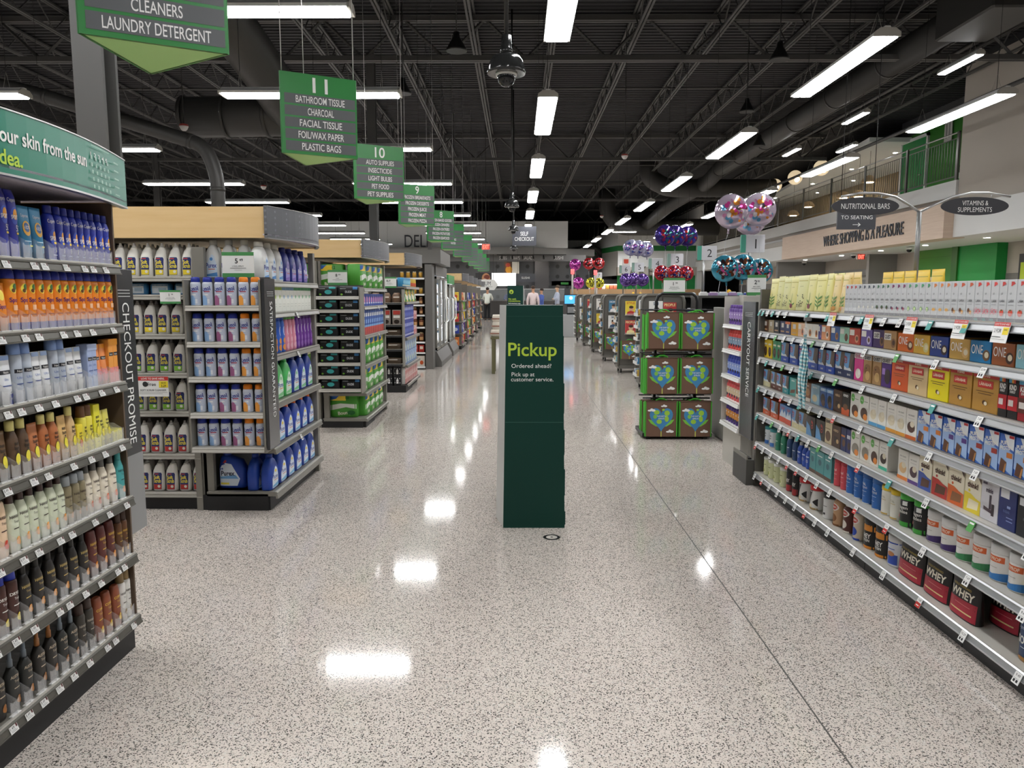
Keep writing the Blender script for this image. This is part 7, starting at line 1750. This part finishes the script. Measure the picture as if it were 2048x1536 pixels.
# self checkout kiosk
for k, (x, y) in enumerate(((1.75, 25.2), (2.62, 26.2))):
    t = empty('self_checkout_kiosk', (x, y, 0), 0, 'self checkout kiosk with blue screen and tall light pole, %s one' % nth(k), 'kiosk')
    put('base_cabinet', MB().bbox(-.55, -.1, 0, .25, .45, .75, M('a9abac', .4), .01), t)
    put('column', MB().bbox(-.1, .0, .75, .2, .35, 1.1, M('2b2d30', .4), .01).bbox(-.08, -.06, .8, .18, 0, 1.0, M('8a8c8e', .4), .004), t)
    m = put('monitor', MB().bbox(-.2, -.04, 1.08, .26, .04, 1.42, M('26282a', .4), .006), t)
    put('screen', decal(MB(), [('r', -.18, 1.11, .24, 1.39, emis('4aa8e8', 1.1)), ('e', .03, 1.3, .06, .06, emis('c9d4ea', 1.0))], flat(-.04), .002), m)
    put('light_pole', MB().tube([(.1, .3, 1.1), (.1, .3, 2.1)], .03, LGREY, 8), t)
    put('signal_lamp', MB().loft([(2.1, .12, .12, 2), (2.26, .12, .12, 2)], emis('ff5a5a', 2), .1, .3, 12), t)
    put('bag_platform', MB().box(-.55, -.1, .55, -.2, .45, .57, STEEL), t)

# ------------------------------------------------------------------ people at the far end
def skinned(name, joints, edges, mat, parent=None, sub=1):
    """one continuous surface grown over a chain of joints; joints (x, y, z, rx, ry)"""
    bm = bmesh.new()
    lay = bm.verts.layers.skin.verify()
    vs = [bm.verts.new(j[:3]) for j in joints]
    for i, j in enumerate(joints):
        vs[i][lay].radius = (j[3], j[4] if len(j) > 4 else j[3])
    vs[0][lay].use_root = True
    for a, b in edges: bm.edges.new((vs[a], vs[b]))
    me = bpy.data.meshes.new(name)
    bm.to_mesh(me); bm.free()
    me.materials.append(mat)
    o = put(name, me, parent)
    s = o.modifiers.new('skin', 'SKIN'); s.use_smooth_shade = True
    u = o.modifiers.new('smooth', 'SUBSURF'); u.levels = sub; u.render_levels = sub
    return o
def person(loc, rz, shirt, trousers, hair, skin, label, lean=0.0, arms='side', feet=True, sc=1.0):
    t = empty('person', loc, rz, label, 'person'); t.scale = (sc, sc, sc)
    l = lean
    S_ = M(skin, .5)
    sh = (0, -.42 * l, 1.42); nk = (0, -.48 * l, 1.52); hd = (0, -.55 * l, 1.64)
    if arms == 'side': A = [[(s * .25, -.3 * l + .02, 1.12), (s * .26, -.45 * l - .06, .88), (s * .26, -.5 * l - .08, .8)] for s in (-1, 1)]
    elif arms == 'front': A = [[(s * .26, -.1 - .3 * l, 1.16), (s * .2, -.34 - .4 * l, 1.08), (s * .16, -.42 - .4 * l, 1.1)] for s in (-1, 1)]
    else: A = [[(s * .25, -.08, 1.14), (s * .06, -.2, 1.12), (-s * .06, -.2, 1.14)] for s in (-1, 1)]
    J = [(0, 0, .95, .1, .08), (0, -.16 * l, 1.15, .1, .07), (sh[0], sh[1], 1.38, .11, .07), (nk[0], nk[1], 1.5, .055), (hd[0], hd[1], 1.6, .08, .09), (hd[0], hd[1] - .0, 1.72, .075, .09)]
    E = [(0, 1), (1, 2), (2, 3), (3, 4), (4, 5)]
    for k, s in enumerate((-1, 1)):
        n = len(J)
        J += [(s * .18, sh[1], 1.38, .06), A[k][0] + (.045,), A[k][1] + (.035,), A[k][2] + (.035, .02)]
        E += [(2, n), (n, n + 1), (n + 1, n + 2), (n + 2, n + 3)]
        n = len(J)
        J += [(s * .09, .0, .85, .09), (s * .1, -.01, .5, .06), (s * .1, .02, .1, .045), (s * .1, .01, .05, .045), (s * .11, -.13, .035, .035)]
        E += [(0, n), (n, n + 1), (n + 1, n + 2), (n + 2, n + 3), (n + 3, n + 4)]
    skinned('body', J, E, S_, t)
    g = .022
    C = [(0, .0, .84, .165, .125), (0, 0, .95, .17, .125), (0, -.16 * l, 1.15, .155, .115), (0, sh[1], 1.37, .165, .115), (0, nk[1], 1.47, .07)]
    CE = [(0, 1), (1, 2), (2, 3), (3, 4)]
    for k, s in enumerate((-1, 1)):
        n = len(C); C += [(s * .18, sh[1], 1.37, .08), A[k][0] + (.065,), A[k][1] + (.048,)]; CE += [(3, n), (n, n + 1), (n + 1, n + 2)]
    skinned('shirt', C, CE, M(shirt, .8), t)
    T = [(0, 0, .96, .155, .115)]; TE = []
    for s in (-1, 1):
        n = len(T); T += [(s * .09, 0, .84, .105), (s * .1, -.01, .5, .085), (s * .1, .02, .05, .072)]; TE += [(0, n), (n, n + 1), (n + 1, n + 2)]
    skinned('trousers', T, TE, M(trousers, .85), t)
    put('hair', MB().ball((hd[0], hd[1] + .02, 1.7), .093, .105, .085, M(hair, .8)), t)
    fm = MB().ball((0, hd[1] - .1, 1.63), .014, .02, .02, S_, 8, 6)
    for s in (-1, 1):
        fm.ball((s * .032, hd[1] - .085, 1.66), .012, .01, .008, M('2a2220'), 8, 6).ball((s * .088, hd[1], 1.63), .012, .02, .03, S_, 8, 6)
    fm.box(-.025, hd[1] - .094, 1.585, .025, hd[1] - .085, 1.593, M('8a4a44'))
    put('face', fm, t)
    fg = MB()
    for k, s in enumerate((-1, 1)):
        p = Vector(A[k][2]); d = (p - Vector(A[k][1])).normalized(); sd = d.orthogonal().normalized()
        for i in range(4):
            b = p + sd * (.012 * (i - 1.5)); q = b + d * (.07, .08, .075, .06)[i] + Vector((0, -.012, 0))
            fg.tube([b, b.lerp(q, .55), q + Vector((0, .006, -.01))], [.009, .009, .006], S_, 6)
        b = p - d * .01 + sd * .02; fg.tube([b, b + sd * .025 + d * .025, b + sd * .03 + d * .05], [.01, .009, .007], S_, 6)
    put('fingers', fg, t)
    if feet: 
        for s in (-1, 1): put('shoe', MB().loft([(0, .1, .27, 2.6), (.03, .1, .27, 2.6), (.07, .085, .16, 2.4), (.1, .08, .11, 2)], BLACK, s * .1, -.05, 14), t)
    return t
person((-1.72, 42.6, 0), R(170), 'dcdfd4', '17181b', '2c221c', 'b98a6c', 'person in white shirt and black trousers leaning on the deli counter, seen from behind', .25, 'front', True, 1.03)
person((.75, 36.5, 0), R(175), 'd6c6c6', '5f5340', '3a2a20', 'c09070', 'person in pale pink shirt and khaki trousers seen from behind', 0, 'side', True, 1.04)
person((1.22, 38.5, 0), R(-70), '4f66b0', '23262e', '2c201a', 'b98a6c', 'person in a mid blue shirt standing near the far kiosk', 0, 'cross', True, .98)
person((1.97, 37.5, 0), R(-80), 'b4bccf', '23262e', '5a4a3c', 'c09a7c', 'person in pale blue shirt with crossed arms by the checkout racks', 0, 'cross', True, 1.06)
person((-.55, 46.6, 0), R(0), '3a4a8a', '23262e', '1f1a18', 'a87a5c', 'person behind the deli counter wearing a dark blue top', 0, 'front', True, 1.0)
person((.2, 46.7, 0), R(10), '3f6a6a', '23262e', '141210', '8a5f48', 'person behind the deli counter wearing a teal top', 0, 'front', True, 1.0)
person((4.72, 14.6, 0), R(150), '8fb0d8', '2a2c34', '2a1c16', 'b07a5c', 'person in light blue shirt behind the first checkout lanes', 0, 'side', True, .88)
person((5.3, 14.6, 0), R(200), '6a8fc0', '2a2c34', '3a2418', 'b98468', 'second person in blue behind the first checkout lanes, partly hidden', 0, 'side', True, .88)
print('objects', len(bpy.data.objects))
